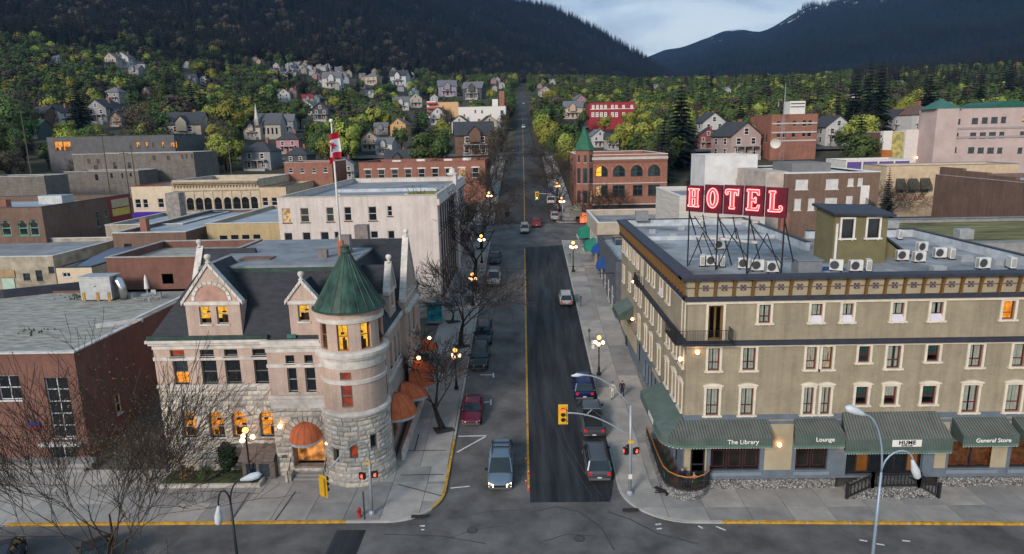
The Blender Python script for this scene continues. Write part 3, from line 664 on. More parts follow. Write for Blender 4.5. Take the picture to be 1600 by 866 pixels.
# roof
mb = MB()
for a in ([(HX0-.3,HYF-.3),(25,HYF-.3),(25,HYB),(HX0-.3,HYB)], [(25,HYF-.3),(HX1,HYF-.3),(HX1,65),(25,65)]): mb.poly([(x,y,15.22) for x, y in a])
mb.part('roof', roofgrey, hotel)
mb = MB(); mb.box(HX0, 25, HYB-.35, HYB, 15.22, 15.95); mb.box(24.65, 25, 58, HYB-.35, 15.22, 15.95); mb.box(27.4, HX1, 64.65, 65, 15.22, 15.95); mb.box(HX1-.35, HX1, HYF+.5, 64.65, 15.22, 15.95); mb.box(HX0+.6, 24.6, 65.2, 65.5, 15.22, 15.6)
mb.part('parapet', flash, hotel)
mb = MB(); mb.box(HX0-.05, 25.05, HYB-.4, HYB+.05, 15.95, 16.02); mb.box(24.6, 25.05, 58, HYB-.4, 15.95, 16.02); mb.box(27.4, HX1+.05, 64.6, 65.05, 15.95, 16.02); mb.box(HX1-.4, HX1+.05, HYF+.5, 64.6, 15.95, 16.02); mb.part('parapet_cap', navy, hotel)
rpt = random.Random(5); pm = MB()
for _ in range(26):
    x, y, w, d = rpt.uniform(12.5,36), rpt.uniform(46,64), rpt.uniform(.6,2.6), rpt.uniform(.3,1.3)
    z = 15.226+.003*_/26.; MB().poly([(x,y,z),(x+w,y+rpt.uniform(-.1,.1),z),(x+w+rpt.uniform(-.2,.2),y+d,z),(x,y+d,z)]).part('roof_patch', mat('roof_patch_pale', (.30,.31,.33), .8, .3, 1.0), hotel)
# windows
rw = random.Random(11)
def hotel_window(w, u0, u1, a, b, kind, hood):
    lit = M['litdim'] if 'lit' in kind else None
    if kind == 'lit': lit = M['lit']
    cur = None
    if kind in ('c', 'o', 'litc'): g_ = rw.uniform(.35,.6); cur = (curtm, .36 if kind == 'o' else .0, g_, g_+rw.uniform(.06,.2))
    elif kind == 's': cur = (green_c, .3)
    elif kind == 'sc': cur = (curtm, .4)
    window(hotel, w, u0, u1, a, b, maroon, M['clear'], .22, .055, .34 if kind != 's' else .45, 0, M['cream'], .16, True, hood, cur, open_lower=(kind == 'o'), backing=lit)
for u0, u1, a, b, kind, hood in frontw: hotel_window(WF, u0, u1, a, b, kind, hood)
for y, a, b, kind, hood in sidew: hotel_window(WS, -y-.48, -y+.48, a, b, kind, hood)
window(hotel, WF, *door, ochre, M['clear'], .2, .14, None, 1, M['cream'], .16, False, None, None, name='balcony_door')
window(hotel, WS, -46.1, -45.3, 11.42, 13.92, navy, M['glass'], .2, .08, None, 0, M['cream'], .12, False, name='balcony_door'); window(hotel, WS, -62.9, -62.1, 11.42, 13.92, navy, M['glass'], .2, .08, None, 0, M['cream'], .12, False, name='balcony_door')
for i, (a, b, c, d, m) in enumerate(shopw):
    window(hotel, WF, a, b, c, d, mat('shop_frame_black', (.022,.02,.024), .5, .2), [M['clear']], .25, .1, None, m, None, sill=False, name='shop_window', backing=None if i < 2 else litmat('shop_glow', (.45,.15,.04), .08, (.006,.004,.004), 2.6))
    n = m+1
    for k in range(n):
        u = a+(b-a)*(k+.5)/n; q = MB(); s_ = (b-a)/n*.36; wq = WF
        for z0, z1 in ((c+.25, c+.28), (d-.45, d-.42)): wq.box(q, u-s_, u+s_, z0, z1, -.222, -.212)
        for ux in (u-s_, u+s_-.03): wq.box(q, ux, ux+.03, c+.28, d-.45, -.222, -.212)
        q.part('etched_border', maroon, hotel)
    q = MB(); WF.box(q, a-.15, b+.15, c-.35, c-.08, 0, .12); q.part('sill_board', mat('blue_sill', (.17,.205,.25), .7, .1), hotel)
for a, b, c, d in gside: window(hotel, WS, a, b, c, d, mat('shop_frame_black'), M['glass'], .25, .1, None, 1, None, sill=False, name='shop_window')
window(hotel, WF, *entry, mat('shop_frame_black'), [M['glass'], litmat('entry_glow', (.5,.2,.04), .06, (.004,.003,.003), 1.2), M['glass'], M['glass']], .5, .12, .72, 5, None, sill=False, name='entrance_doors')
# awnings
gA = stripemat('green_awning_front', (.15,.205,.185), (.062,.085,.077), .20, 0, .55, (.18,.085,.09)); gB = stripemat('green_awning_side', (.15,.205,.185), (.125,.175,.157), .16, 1, .6)
gV = stripemat('green_awning_valance', (.13,.175,.155), (.075,.10,.09), .11, 0, .6); gE = mat('green_awning_end', (.05,.075,.066), .9, .2); hem = mat('awning_hem_white', (.5,.55,.5), .8, .2)
def awning(fl, frr, bl, br, zf0, zf1, zb, yf=43.1, label=None):
    m = MB().poly([(fl,yf,zf1),(frr,yf,zf1),(br,HYF-.02,zb),(bl,HYF-.02,zb)]); o = m.part('awning', gA, hotel)
    v = MB().box(fl, frr, yf-.02, yf, zf0+.18, zf1); v.part('valance', gV, hotel, parent=o)
    w = MB().box(fl, frr, yf-.03, yf-.005, zf0, zf0+.178); w.part('valance_skirt', mat('awning_skirt', (.085,.15,.125), .9, .15), hotel, parent=o)
    h = MB(); n = int((frr-fl)/.18)
    for i in range(n): h.box(fl+(frr-fl)*(i+.1)/n, fl+(frr-fl)*(i+.62)/n, yf-.035, yf-.008, zf0-.035, zf0)
    h.part('scallop_edge', hem, hotel, parent=o)
    e = MB().poly([(fl,yf,zf0+.18),(fl,yf,zf1),(bl,HYF-.02,zb),(bl,HYF-.02,zf0+.18)]).poly([(frr,yf,zf1),(frr,yf,zf0+.18),(br,HYF-.02,zf0+.18),(br,HYF-.02,zb)]); e.part('awning_end', gE, hotel, parent=o)
    return o
wl = mat('sign_white_lettering', (.75,.76,.72), .7, .05)
o = awning(18.52, 22.0, 19.0, 21.93, 3.98, 4.95, 5.5); lettering('Lounge', .44, (20.6, 43.06, 4.46), o, wl)
o = awning(22.05, 29.4, 22.35, 28.91, 3.5, 4.55, 5.95)
sb = MB().box(25.2, 27.2, 43.02, 43.06, 4.02, 4.52).part('name_board', mat('white_board', (.68,.68,.64), .7, .05), hotel, parent=o)
lettering('HUME', .40, (26.2, 43.0, 4.20), sb, M['black'], spacing=1.12, off=.008); lettering('HOTEL & SPA', .13, (26.2, 43.0, 4.06), sb, M['black'])
o = awning(30.05, 33.87, 30.12, 33.85, 3.95, 4.74, 5.45); lettering('General Store', .42, (32.1, 43.06, 4.26), o, wl, shear=.1)
awning(34.4, 38.2, 34.3, 38.0, 3.95, 4.74, 5.45)
# corner awning wraps the corner with a rounded lip
yf, xf, rr = 43.1, 9.4, 1.5
lip = [(xf, 52.2)]+[(xf, 49.8), (xf, 47.2)]+[(xf+rr-rr*math.cos(a), yf+rr-rr*math.sin(a)) for a in [PI/2*i/8 for i in range(9)]]+[(12.5, yf), (14.5, yf), (17.0, yf)]
back = [(HX0, 52.2), (HX0, 49.8), (HX0, 47.2)]+[(HX0, HYF+1.2-.15*i) for i in range(8)]+[(HX0, HYF), (12.6, HYF), (14.6, HYF), (17.15, HYF)]
back = [(x-.02, y-.02) for x, y in back]
sa = MB(); fa = MB(); va = MB(); vs_ = MB(); va2 = MB(); sc2 = MB()
for i in range(len(lip)-1):
    a, b, c, d = lip[i], lip[i+1], back[i+1], back[i]
    zl = lambda p: 4.72+.0*max(0, p[1]-46); zb = lambda p: 5.5+.0*p[1]
    (sa if i < 7 else fa).poly([(*d, zb(d)), (*a, zl(a)), (*b, zl(b)), (*c, zb(c))])
    (va2 if i < 7 else va).poly([(*a, 4.2), (*b, 4.2), (*b, 4.72), (*a, 4.72)]); vs_.poly([(a[0],a[1],4.02), (b[0],b[1],4.02), (b[0],b[1],4.2), (a[0],a[1],4.2)])
    L = math.hypot(b[0]-a[0], b[1]-a[1]); n = max(1, int(L/.18))
    for j in range(n):
        p = [(a[0]+(b[0]-a[0])*(j+q)/n, a[1]+(b[1]-a[1])*(j+q)/n) for q in (.1, .62)]
        sc2.poly([(*p[0], 3.985), (*p[1], 3.985), (*p[1], 4.02), (*p[0], 4.02)])
sa.poly([(xf,52.2,4.2),(xf,52.2,4.72),(HX0,52.2,5.5),(HX0,52.2,4.2)])
o = fa.part('awning', gA, hotel); sa.part('awning_side_run', gB, hotel, parent=o); va.part('valance', gV, hotel, parent=o); va2.part('valance', mat('awning_valance_side', (.085,.115,.105), .9, .15), hotel, parent=o); vs_.part('valance_skirt', mat('awning_skirt'), hotel, parent=o); sc2.part('scallop_edge', hem, hotel, parent=o)
lettering('The Library', .46, (14.95, 43.06, 4.34), o, wl)
sb = MB().box(xf-.03, xf-.005, 46.6, 48.4, 4.25, 4.66).part('side_name_board', mat('white_board'), hotel, parent=o)
# far side awning over the lower entrance
o = MB().poly([(9.6,71.3,7.15),(9.6,67.1,7.15),(HX0,67.1,8.05),(HX0,71.3,8.05)]).part('awning', mat('green_awning_plain', (.10,.14,.125), .9, .2), hotel)
MB().box(9.58, 9.6, 67.1, 71.3, 6.6, 7.15).poly([(9.6,67.1,6.6),(HX0,67.1,6.6),(HX0,67.1,8.05),(9.6,67.1,7.15)]).part('awning_end', gE, hotel, parent=o)
# wall lamps
def wall_lamp(root, p, out, s=.15):
    o = MB().bar((p[0],p[1],p[2]-.1), (p[0]+out[0],p[1]+out[1],p[2]-.12), .06).part('wall_lamp', M['black'], root)
    MB().sphere((p[0]+out[0],p[1]+out[1],p[2]+.03), s, 10, 6).part('lamp_globe', M['bulb'], root, True, parent=o)
for px, py, f in ((325,728,Z2),(645,340,Z3),(905,352,Z3)):
    q = onY(*f(px, py), HYF-.25); wall_lamp(hotel, (q[0], HYF, q[2]), (0,-.25))
for y, z in ((45.3, 9.8), (66.2, 6.9), (66.0, 10.9)): wall_lamp(hotel, (HX0, y, z), (-.25, 0))
# corner balcony
o = MB().box(10.15, 14.1, 43.55, 44.3, 11.381, 11.46).box(10.15, 10.9, 44.3, 47.0, 11.382, 11.458).part('balcony_floor', navy, hotel)
bb = MB(); path = [(10.2,47.0),(10.2,43.6),(14.05,43.6),(14.05,44.55)]
for a, b in zip(path[:-1], path[1:]):
    L = math.hypot(b[0]-a[0], b[1]-a[1]); n = int(L/.11)
    for z in (12.4, 11.55): bb.bar((*a, z), (*b, z), .035)
    for i in range(n+1): p = (a[0]+(b[0]-a[0])*i/n, a[1]+(b[1]-a[1])*i/n); bb.box(p[0]-.009, p[0]+.009, p[1]-.009, p[1]+.009, 11.46, 12.4)
bb.part('balcony_railing', M['black'], hotel, parent=o)
o = MB().box(10.55, HX0, 61.2, 63.6, 11.381, 11.46).part('balcony_floor', navy, hotel)
bb = MB(); path = [(HX0,61.25),(10.6,61.25),(10.6,63.55),(HX0,63.55)]
for a, b in zip(path[:-1], path[1:]):
    n = int(math.hypot(b[0]-a[0], b[1]-a[1])/.12)
    for z in (12.4, 11.55): bb.bar((*a, z), (*b, z), .035)
    for i in range(n+1): p = (a[0]+(b[0]-a[0])*i/n, a[1]+(b[1]-a[1])*i/n); bb.box(p[0]-.009, p[0]+.009, p[1]-.009, p[1]+.009, 11.46, 12.4)
bb.part('balcony_railing', M['black'], hotel, parent=o)
# entrance landing with stairs down both sides and black balustrade
ex0, ex1 = onY(*Z3(1000,500), 43.2)[0], onY(*Z3(1180,500), 43.2)[0]; el, er = onY(*Z3(905,500), 43.2)[0], onY(*Z3(1262,500), 43.2)[0]
st = MB().box(ex0, ex1, 42.9, 44.6, -.1, 1.0); st.poly([(el,42.9,.1),(ex0,42.9,.1),(ex0,42.9,1.0)]); st.poly([(ex1,42.9,1.0),(ex1,42.9,.1),(er,42.9,.1)])
o = st.part('entrance_landing', cobble, hotel)
for sg, a, b in ((-1, ex0, el), (1, ex1, er)):
    for i in range(6): MB().box(min(a+(b-a)*i/6, a+(b-a)*(i+1)/6), max(a+(b-a)*i/6, a+(b-a)*(i+1)/6), 42.93, 44.5, .0, 1.0-.145*(i+1)).part('step', M['concrete2'], hotel, parent=o)
bl = MB()
def balustrade(a, b):
    bl.bar((a[0],a[1],a[2]+.95), (b[0],b[1],b[2]+.95), .12, .08); bl.bar((a[0],a[1],a[2]+.12), (b[0],b[1],b[2]+.12), .09)
    n = max(2, int(abs(b[0]-a[0])/.24))
    for i in range(n+1):
        q = [a[k]+(b[k]-a[k])*i/n for k in range(3)]; bl.lathe([(.03,.12),(.055,.3),(.03,.5),(.055,.72),(.03,.95)], q, 6, cap=False)
    for p in (a, b): bl.box(p[0]-.09, p[0]+.09, p[1]-.09, p[1]+.09, p[2]-.05, p[2]+1.15)
balustrade((ex0,42.98,1.0), (ex1,42.98,1.0)); balustrade((el,42.98,.13), (ex0,42.98,1.0)); balustrade((ex1,42.98,1.0), (er,42.98,.13))
bl.part('balustrade', M['black'], hotel, parent=o)
# corner patio
pr = [(9.75,51.4),(9.72,48.8),(9.68,46.0),(9.72,44.5),(9.95,43.75),(10.4,43.2),(11.05,42.9),(11.75,42.95),(12.4,43.3),(12.85,43.85),(13.0,44.5)]
pw = sweep(MB(), pr, .25, -.3, .82, -1 if False else 1); o = pw.part('patio_wall', cobble, hotel)
MB().poly([(x,y,.78) for x, y in pr]+[(HX0,44.6,.78),(HX0,51.4,.78)]).part('patio_floor', mat('patio_deck', (.17,.095,.07), .85, .25, 2, stretch=(6,.5,1)), hotel)
rl = MB(); rl.tube([(x+.1,y+.05,1.92) for x, y in pr], .045, 6); rl.part('handrail', mat('varnished_rail', (.42,.17,.03), .5, .2), hotel, parent=o)
rb = MB()
for a, b in zip(pr[:-1], pr[1:]):
    n = max(1, int(math.hypot(b[0]-a[0], b[1]-a[1])/.13))
    for i in range(n): x, y = a[0]+(b[0]-a[0])*i/n+.1, a[1]+(b[1]-a[1])*i/n+.05; rb.box(x-.018, x+.018, y-.018, y+.018, .82, 1.9)
    rb.bar((a[0]+.1,a[1]+.05,1.0), (b[0]+.1,b[1]+.05,1.0), .04)
    rb.bar((a[0]+.1,a[1]+.05,1.75), (b[0]+.1,b[1]+.05,1.75), .03)
rb.part('patio_railing', M['black'], hotel, parent=o)
q = onY(*(980+435/4.328, 600+530/4.328), HYF); window(hotel, WF, 11.75, 12.75, .86, 3.3, mat('shop_frame_black'), M['glass'], -.02, .1, .5, 0, None, sill=False, name='patio_door')
# roof penthouse with lean-to
ph = MB(); WP = Wall((0, 52.0), (1, 0)); WP.facade(ph, 24.2, 28.3, 15.2, 19.1, [(24.75,25.65,17.25,18.75), (26.75,27.65,17.25,18.75)], .12)
ph.poly([(24.2,55.4,15.2),(24.2,52,15.2),(24.2,52,19.1),(24.2,55.4,19.4)]); ph.poly([(28.3,52,15.2),(28.3,55.4,15.2),(28.3,55.4,19.4),(28.3,52,19.1)]); ph.poly([(28.3,55.4,15.2),(24.2,55.4,15.2),(24.2,55.4,19.4),(28.3,55.4,19.4)])
ph.poly([(28.3,54,15.2),(31.2,54,15.2),(28.3,54,17.6)])
o = ph.part('penthouse', mat('olive_stucco', (.155,.135,.070), .9, .15, .8, .1, 15), hotel)
for a, b in ((24.75,25.65),(26.75,27.65)): window(hotel, WP, a, b, 17.25, 18.75, M['glass'], M['glass'], .12, .04, None, 0, M['white'], .14, True, name='penthouse_window')
MB().hexa([(23.9,51.6,19.1),(28.7,51.6,18.9),(28.7,55.7,19.25),(23.9,55.7,19.45),(23.9,51.6,19.28),(28.7,51.6,19.08),(28.7,55.7,19.43),(23.9,55.7,19.63)]).part('penthouse_roof', navy, hotel, parent=o)
MB().hexa([(28.3,53.8,17.6),(31.4,53.8,15.3),(31.4,55.4,15.3),(28.3,55.4,17.6),(28.3,53.8,17.75),(31.45,53.8,15.45),(31.45,55.4,15.45),(28.3,55.4,17.75)]).part('lean_to_roof', navy, hotel, parent=o)
MB().box(24.3, 24.45, 51.88, 51.99, 15.3, 18.4).part('downpipe', M['white'], hotel, parent=o)
MB().box(19.55, 21.2, 47.0, 48.3, 15.22, 16.45).box(19.45, 21.3, 46.9, 48.4, 16.45, 16.52).part('roof_vent', mat('vent_box_grey', (.16,.175,.19), .6, .2), hotel)
for x, y, s in ((21.8,49.5,.5),(30.2,48.2,.5),(36.0,57.0,.7),(34.6,52,.5),(36.2,50.5,.5),(15.0,67,.4),(13.5,70,.35),(17,72,.35)):
    MB().box(x-s, x+s*.9, y-s*.6, y+s*.6, 15.22, 15.55+s*.25).part('roof_vent', M['galv'], hotel)
MB().box(22.2, 24.1, 49.4, 50.6, 15.225, 15.28).part('blue_tarp', mat('blue_tarp', (.02,.06,.22), .6, .3, 4, .5, 6), hotel)
MB().box(12.6, 14.0, 75.0, 75.7, 15.9, 17.0).part('chimney', mat('chimney_grey', (.20,.21,.22), .9, .2), hotel)
# ------------------------------------------------------------------ the old stone post office with the round corner tower
pinkbrick = brickmat('pink_brick', (.51,.345,.275), (.42,.27,.215), (.58,.51,.44), .22, .07, .22)
stone = mat('grey_ashlar', (.50,.465,.41), .92, .28, 2.2, .5, 9, c2=(.58,.545,.49)); stone2 = mat('grey_ashlar_dark', (.41,.38,.34), .92, .30, 2.2, .5, 9); stone3 = mat('buff_ashlar', (.56,.50,.42), .92, .25, 2.2, .5, 9)
trimst = mat('dressed_stone', (.56,.52,.475), .88, .25, 1.2, .15, 12, c2=(.55,.52,.48)); mortar = mat('mortar_backing', (.27,.25,.225), .95, .25, 1.5)
slate_r = mat('dark_slate', (.020,.024,.032), .65, .4, 1.2, .35, 7, stretch=(1,1,3.5)); copper = mat('green_copper', (.012,.036,.027), .5, .5, 1.6, .1, 6, c2=(.022,.062,.046), stretch=(1,1,.35)); verdi = mat('verdigris_flashing', (.05,.14,.125), .8, .7, 4.0)
orange = mat('orange_awning', (.60,.155,.06), .85, .16, 2.5); hemb = mat('awning_hem_grey', (.40,.44,.48), .8, .2)
PX, PY = -13.15, 47.95
po = thing('post_office', 'old stone and pink brick building with green conical corner tower and orange awnings', 'building', (-18.5, 47.5, 0))
ZP = lambda x, y: (200+x/2.164, 370+y/2.164)
WW = Wall((0, 47.8), (1, 0)); WBY = Wall((0, 47.0), (1, 0)); WE = Wall((-10.9, 0), (0, 1)); WLft = Wall((-28.3, 0), (0, -1))
wx0, wx1, bx0, bx1 = -28.3, -19.3, -19.35, -14.9
U = lambda x, y, Y: onY(*ZP(x, y), Y)[0]
tr_w = [(U(a,395,47.8), U(b,395,47.8), 9.72, 10.22) for a, b in ((142,190),(243,290),(325,370),(420,468))]
mn_w = [(U(a,460,47.8), U(b,460,47.8), 7.5, 9.36) for a, b in ((155,205),(250,302),(330,382),(428,478))]
ar_w = [(U(a,640,47.8), U(b,640,47.8), 3.1, 5.25, True) for a, b in ((185,232),(275,325),(353,402),(447,497))]
mb = MB(); WW.facade(mb, wx0, wx1, 7.35, 10.3, tr_w+mn_w, .3)
mb.poly([(wx0,66,0),(wx0,47.8,0),(wx0,47.8,10.9),(wx0,66,10.9)]); mb.part('brick_wall', pinkbrick, po)
mb = MB(); WW.facade(mb, wx0, wx1, -.3, 7.35, ar_w, .34); mb.part('stone_backing', mortar, po)
btr = [(U(a,417,47.), U(b,417,47.), 9.35, 9.95) for a, b in ((532,562),(596,625))]; bmn = [(U(a,487,47.), U(b,487,47.), 7.05, 8.95) for a, b in ((540,572),(600,635))]
mb = MB(); WBY.facade(mb, bx0, bx1, 6.75, 10.2, btr+bmn, .3); mb.poly([(bx0,47.8,6.75),(bx0,47.0,6.75),(bx0,47.0,10.9),(bx0,47.8,10.9)]); mb.part('brick_wall', pinkbrick, po)
ent = (-18.05, -15.65, .95, 4.55, True)
mb = MB(); WBY.facade(mb, bx0, bx1, -.3, 6.75, [ent], 1.2); mb.poly([(bx0,47.8,-.3),(bx0,47.0,-.3),(bx0,47.0,6.75),(bx0,47.8,6.75)]); mb.part('stone_backing', mortar, po)
# trims on wing and bay
def trim(name, *boxes, m=trimst):
    for w, a, b, c, d, e in boxes:
        q = MB(); w.box(q, a, b, c, d, -.02, e); q.part(name, m, po)
trim('cornice', (WW, wx0-.35, bx0-.02, 10.86, 11.08, .42), (WW, wx0-.22, bx0-.02, 10.66, 10.858, .26), (WBY, bx0-.22, bx1, 10.72, 10.98, .32), (WBY, bx0-.12, bx1, 10.55, 10.718, .18))
trim('string_course', (WW, wx0-.06, bx0-.02, 10.30, 10.62, .06), (WW, wx0-.06, bx0-.02, 9.40, 9.68, .08), (WW, wx0-.06, bx0-.02, 7.22, 7.44, .10), (WBY, bx0-.06, bx1, 10.2, 10.5, .06), (WBY, bx0-.06, bx1, 9.02, 9.28, .08), (WBY, bx0-.1, bx1, 6.55, 6.80, .14), (WBY, bx0-.04, bx1, 5.75, 6.50, .05))
trim('coping', (WBY, bx0-.28, bx1-.3, 10.98, 11.16, .36))
gw = mat('window_frame_greygreen', (.15,.16,.14), .7, .2); gw2 = mat('window_frame_pale', (.36,.36,.33), .7, .2)
for i, (a, b, c, d) in enumerate(tr_w): window(po, WW, a, b, c, d, gw, M['litred'] if i == 0 else M['glass'], .28, .06, None, 0, None, sillmat=trimst, sill=True)
for i, (a, b, c, d) in enumerate(mn_w): window(po, WW, a, b, c, d, gw, [M['lit'], M['glassb']] if i == 0 else M['glass'], .28, .07, .5, 0, None, sill=True, sillmat=gw2)
for i, (a, b, c, d, e) in enumerate(ar_w): window(po, WW, a, b, c, d, gw2, M['lit'], .30, .07, [.38, .72], 0, None, arch=True, sill=True, sillmat=trimst)
for a, b, c, d in btr: window(po, WBY, a, b, c, d, gw, M['glass'], .28, .05, None, 0, None, sillmat=trimst)
for a, b, c, d in bmn: window(po, WBY, a, b, c, d, gw2, M['glass'], .28, .06, .5, 0, None, sillmat=trimst)
# tower, drum by drum
tower = CylWall((PX, PY), 2.38); A = lambda d, R_=2.38: R(d)*R_
ex = [A(k) for k in range(-140, 181, 8)]
topw = [(A(a)-.41, A(a)+.41, 10.68, 12.62) for a in (0, 41, 82, -41)]; midw = [(A(0)-.42, A(0)+.42, 6.35, 8.05), (A(0)-.42, A(0)+.42, 8.45, 9.05)]
mb = MB(); tower.facade(mb, ex[0], ex[-1], 10.55, 13.6, topw, .25, ex); mb.part('tower_upper_brick', pinkbrick, po)
mb = MB(); tower.facade(mb, ex[0], ex[-1], 5.8, 9.3, midw, .25, ex); mb.part('tower_middle_brick', pinkbrick, po)
tow2 = CylWall((PX, PY), 2.46); loww = [(R(a)*2.46-.28, R(a)*2.46+.28, z, z+1.05) for a, z in ((5, 2.35), (41, 2.9), (-29, 1.95))]
mb = MB(); tow2.facade(mb, *[R(k)*2.46 for k in (-140, 180)], -.3, 5.6, loww, .3, [R(k)*2.46 for k in range(-140, 181, 8)]); mb.part('tower_stone_backing', mortar, po)
def ring(name, prof, m=trimst): MB().lathe(prof, (PX, PY, 0), 48, cap=False).part(name, m, po)
ring('tower_ledge', [(2.3,5.55),(2.60,5.55),(2.66,5.72),(2.60,5.9),(2.3,5.95)]); ring('tower_band', [(2.3,8.08),(2.46,8.08),(2.48,8.36),(2.3,8.40)])
ring('tower_cornice', [(2.3,9.25),(2.45,9.25),(2.47,9.9),(2.62,9.95),(2.66,10.1),(2.74,10.15),(2.76,10.4),(2.55,10.55),(2.3,10.6)]); ring('tower_band', [(2.3,12.68),(2.47,12.68),(2.50,12.98),(2.3,13.02)]); ring('tower_base', [(2.40,1.35),(2.62,1.2),(2.72,.9),(2.74,-.3)], stone2)
for a, b, c, d in topw: window(po, tower, a, b, c, d, mat('tower_sash', (.30,.10,.035), .7, .2), M['lityel'], .2, .06, .55, 0, None, sill=False)
for i, (a, b, c, d) in enumerate(midw): window(po, tower, a, b, c, d, gw, litmat('dull_red_room', (.20,.035,.02), .6, (.10,.02,.015)), .2, .07, None if i else .5, 0, None, sill=False)
for i, (a, b, c, d) in enumerate(loww): window(po, tow2, a, b, c, d, gw, M['glass'] if i else M['litred'], .25, .06, None, 0, None, sill=False)
prof = [(2.56,13.52),(2.47,13.7),(2.05,14.4),(1.52,15.3),(1.0,16.2),(.56,17.0),(.32,17.45)]
o = MB().lathe(prof, (PX, PY, 0), 40, cap=False).part('tower_roof', copper, po, True)
MB().lathe([(2.4,13.46),(2.72,13.46),(2.72,13.54),(2.4,13.54)], (PX,PY,0), 40, cap=False).part('tower_eave', mat('dark_copper', (.03,.06,.05), .6, .3), po, parent=o)
for k in range(24):
    a = 2*PI*k/24; MB().tube([(PX+r*math.cos(a), PY+r*math.sin(a), z+.02) for r, z in prof], .028, 4, False).part('roof_seam', copper, po, parent=o)
MB().lathe([(.34,17.4),(.40,17.55),(.32,17.7),(.32,17.9),(.38,17.95),(.0,18.1)], (PX,PY,0), 12).part('finial', mat('dark_copper'), po, parent=o)
# entrance: recess, steps, dome awning
st = MB()
for i in range(6):
    z = .95-.16*i; MB().box(-17.95, -15.75, 47.9-.32*i-.32, 47.9-.32*i, -.2 if i > 3 else -.2, z-.0).part('step', M['concrete2'], po)
MB().box(-18.05, -15.65, 48.05, 48.12, .95, 4.5).part('entry_lobby', litmat('lobby_glow', (1,.40,.10), .35, (.04,.02,.01), 1.3), po)
for x in (-18.3, -15.45): MB().box(x-.22, x+.22, 46.1, 47.0, -.2, .75).part('stair_pier', stone2, po)
rl = MB()
for x in (-18.25, -15.5): rl.tube([(x,47.0,1.7),(x,46.3,1.1),(x,46.0,1.0),(x,46.0,.1)], .03, 6); rl.tube([(x,46.5,1.25),(x,46.5,.1)], .025, 6)
rl.part('stair_railing', M['black'], po)
def dome(cx, cy, cz, r, h, nx, ny, name='dome_awning', long=0.0, label=None):
    """fabric half dome on a wall whose outward normal is (nx, ny)"""
    m = MB(); K, S = 7, 14; P_ = []
    for k in range(K+1):
        f = PI/2*k/K; rr = r*math.sin(f); z = cz+h*math.cos(f)
        for s in range(S+1):
            a = -PI/2+PI*s/S; oo = rr*math.cos(a)*(1+long*(k/K)**.5)+.02; tt = rr*math.sin(a); P_.append((cx+nx*oo-ny*tt, cy+ny*oo+nx*tt, z))
    m.v = P_
    for k in range(K):
        for s in range(S): m._f((k*(S+1)+s, k*(S+1)+s+1, (k+1)*(S+1)+s+1, (k+1)*(S+1)+s))
    o = m.part(name, orange, po, True)
    v = MB()
    for s in range(S):
        a, b = P_[K*(S+1)+s], P_[K*(S+1)+s+1]; v.poly([(a[0],a[1],a[2]-.2), (b[0],b[1],b[2]-.2), b, a])
    v.part('valance', hemb, po, parent=o)
    for s in range(0, S+1, 2): MB().tube([P_[k*(S+1)+s] for k in range(K+1)], .018, 4, False).part('awning_rib', mat('awning_rib', (.30,.06,.02), .8, .1), po, parent=o)
    return o
dome(-16.85, 46.95, 3.45, 1.22, 1.25, 0, -1, long=.25)
lettering('202', .32, (-18.75, 46.9, 1.75), po, M['black'])
# stones, laid one by one
def rock(seed):
    r = random.Random(seed); m = MB(); g = []; nu, nv = 4, 3
    for j in range(nv+1):
        for i in range(nu+1):
            u, v = i/nu-.5, j/nv-.5; e = (i in (0, nu)) or (j in (0, nv)); g.append((u, -(.35 if e else r.uniform(.6, 1.15)), v))
    m.v = g[:]
    for j in range(nv):
        for i in range(nu): a = j*(nu+1)+i; m._f((a, a+1, a+nu+2, a+nu+1))
    b = [(-.5,-.35,-.5),(.5,-.35,-.5),(.5,-.35,.5),(-.5,-.35,.5)]; c = [(x, .2, z) for x, y, z in b]
    for i in range(4): j = (i+1) % 4; m.poly([b[j], b[i], c[i], c[j]])
    return m
rocks = []
for s in range(6):
    for mm in (stone, stone2, stone3): rocks.append((rock(s).mesh('stone', mm), rock(s), mm))
rk = random.Random(21); stones = []
def lay(loc_fn, u0, u1, z0, z1, holes, hc=.40, dep=.085):
    z = z0
    while z < z1-.05:
        h = min(hc*rk.choice((.8, 1, 1, 1.25)), z1-z); u = u0-rk.uniform(0, .5)
        if z1-z-h < .15: h = z1-z
        while u < u1:
            L = rk.uniform(.5, 1.15); a, b = max(u, u0), min(u+L, u1)
            segs = [(a, b)]
            for hh in holes:
                ns = []
                for (p, q) in segs:
                    if len(hh) > 4 and hh[4]:
                        r = (hh[1]-hh[0])/2+hh[5]; cx = (hh[0]+hh[1])/2; zc = hh[3]-(hh[1]-hh[0])/2; zz = z+h*.5
                        if zz > zc+r or z+h < hh[2]+.03: ns.append((p, q)); continue
                        wd = math.sqrt(max(0, r*r-max(0, zz-zc)**2)) if zz > zc else (hh[1]-hh[0])/2+.03
                        ha, hb = cx-wd, cx+wd
                    else:
                        if z+h < hh[2]+.03 or z > hh[3]-.03: ns.append((p, q)); continue
                        ha, hb = hh[0], hh[1]
                    if q <= ha or p >= hb: ns.append((p, q))
                    else:
                        if p < ha: ns.append((p, ha))
                        if q > hb: ns.append((hb, q))
                segs = ns
            for p, q in segs:
                if q-p > .12: stones.append((loc_fn((p+q)/2, z+h/2), (q-p-.03, dep*rk.uniform(.8, 1.3), h-.03)))
            u += L
        z += h
flat = lambda w: (lambda u, z: (w.P(u, z, .0), 0.0))
lay(flat(WW), wx0, wx1, 0, 7.2, [(*h[:5], .42) for h in ar_w])
lay(flat(WBY), bx0, bx1, 0, 5.75, [(*ent[:5], .62)])
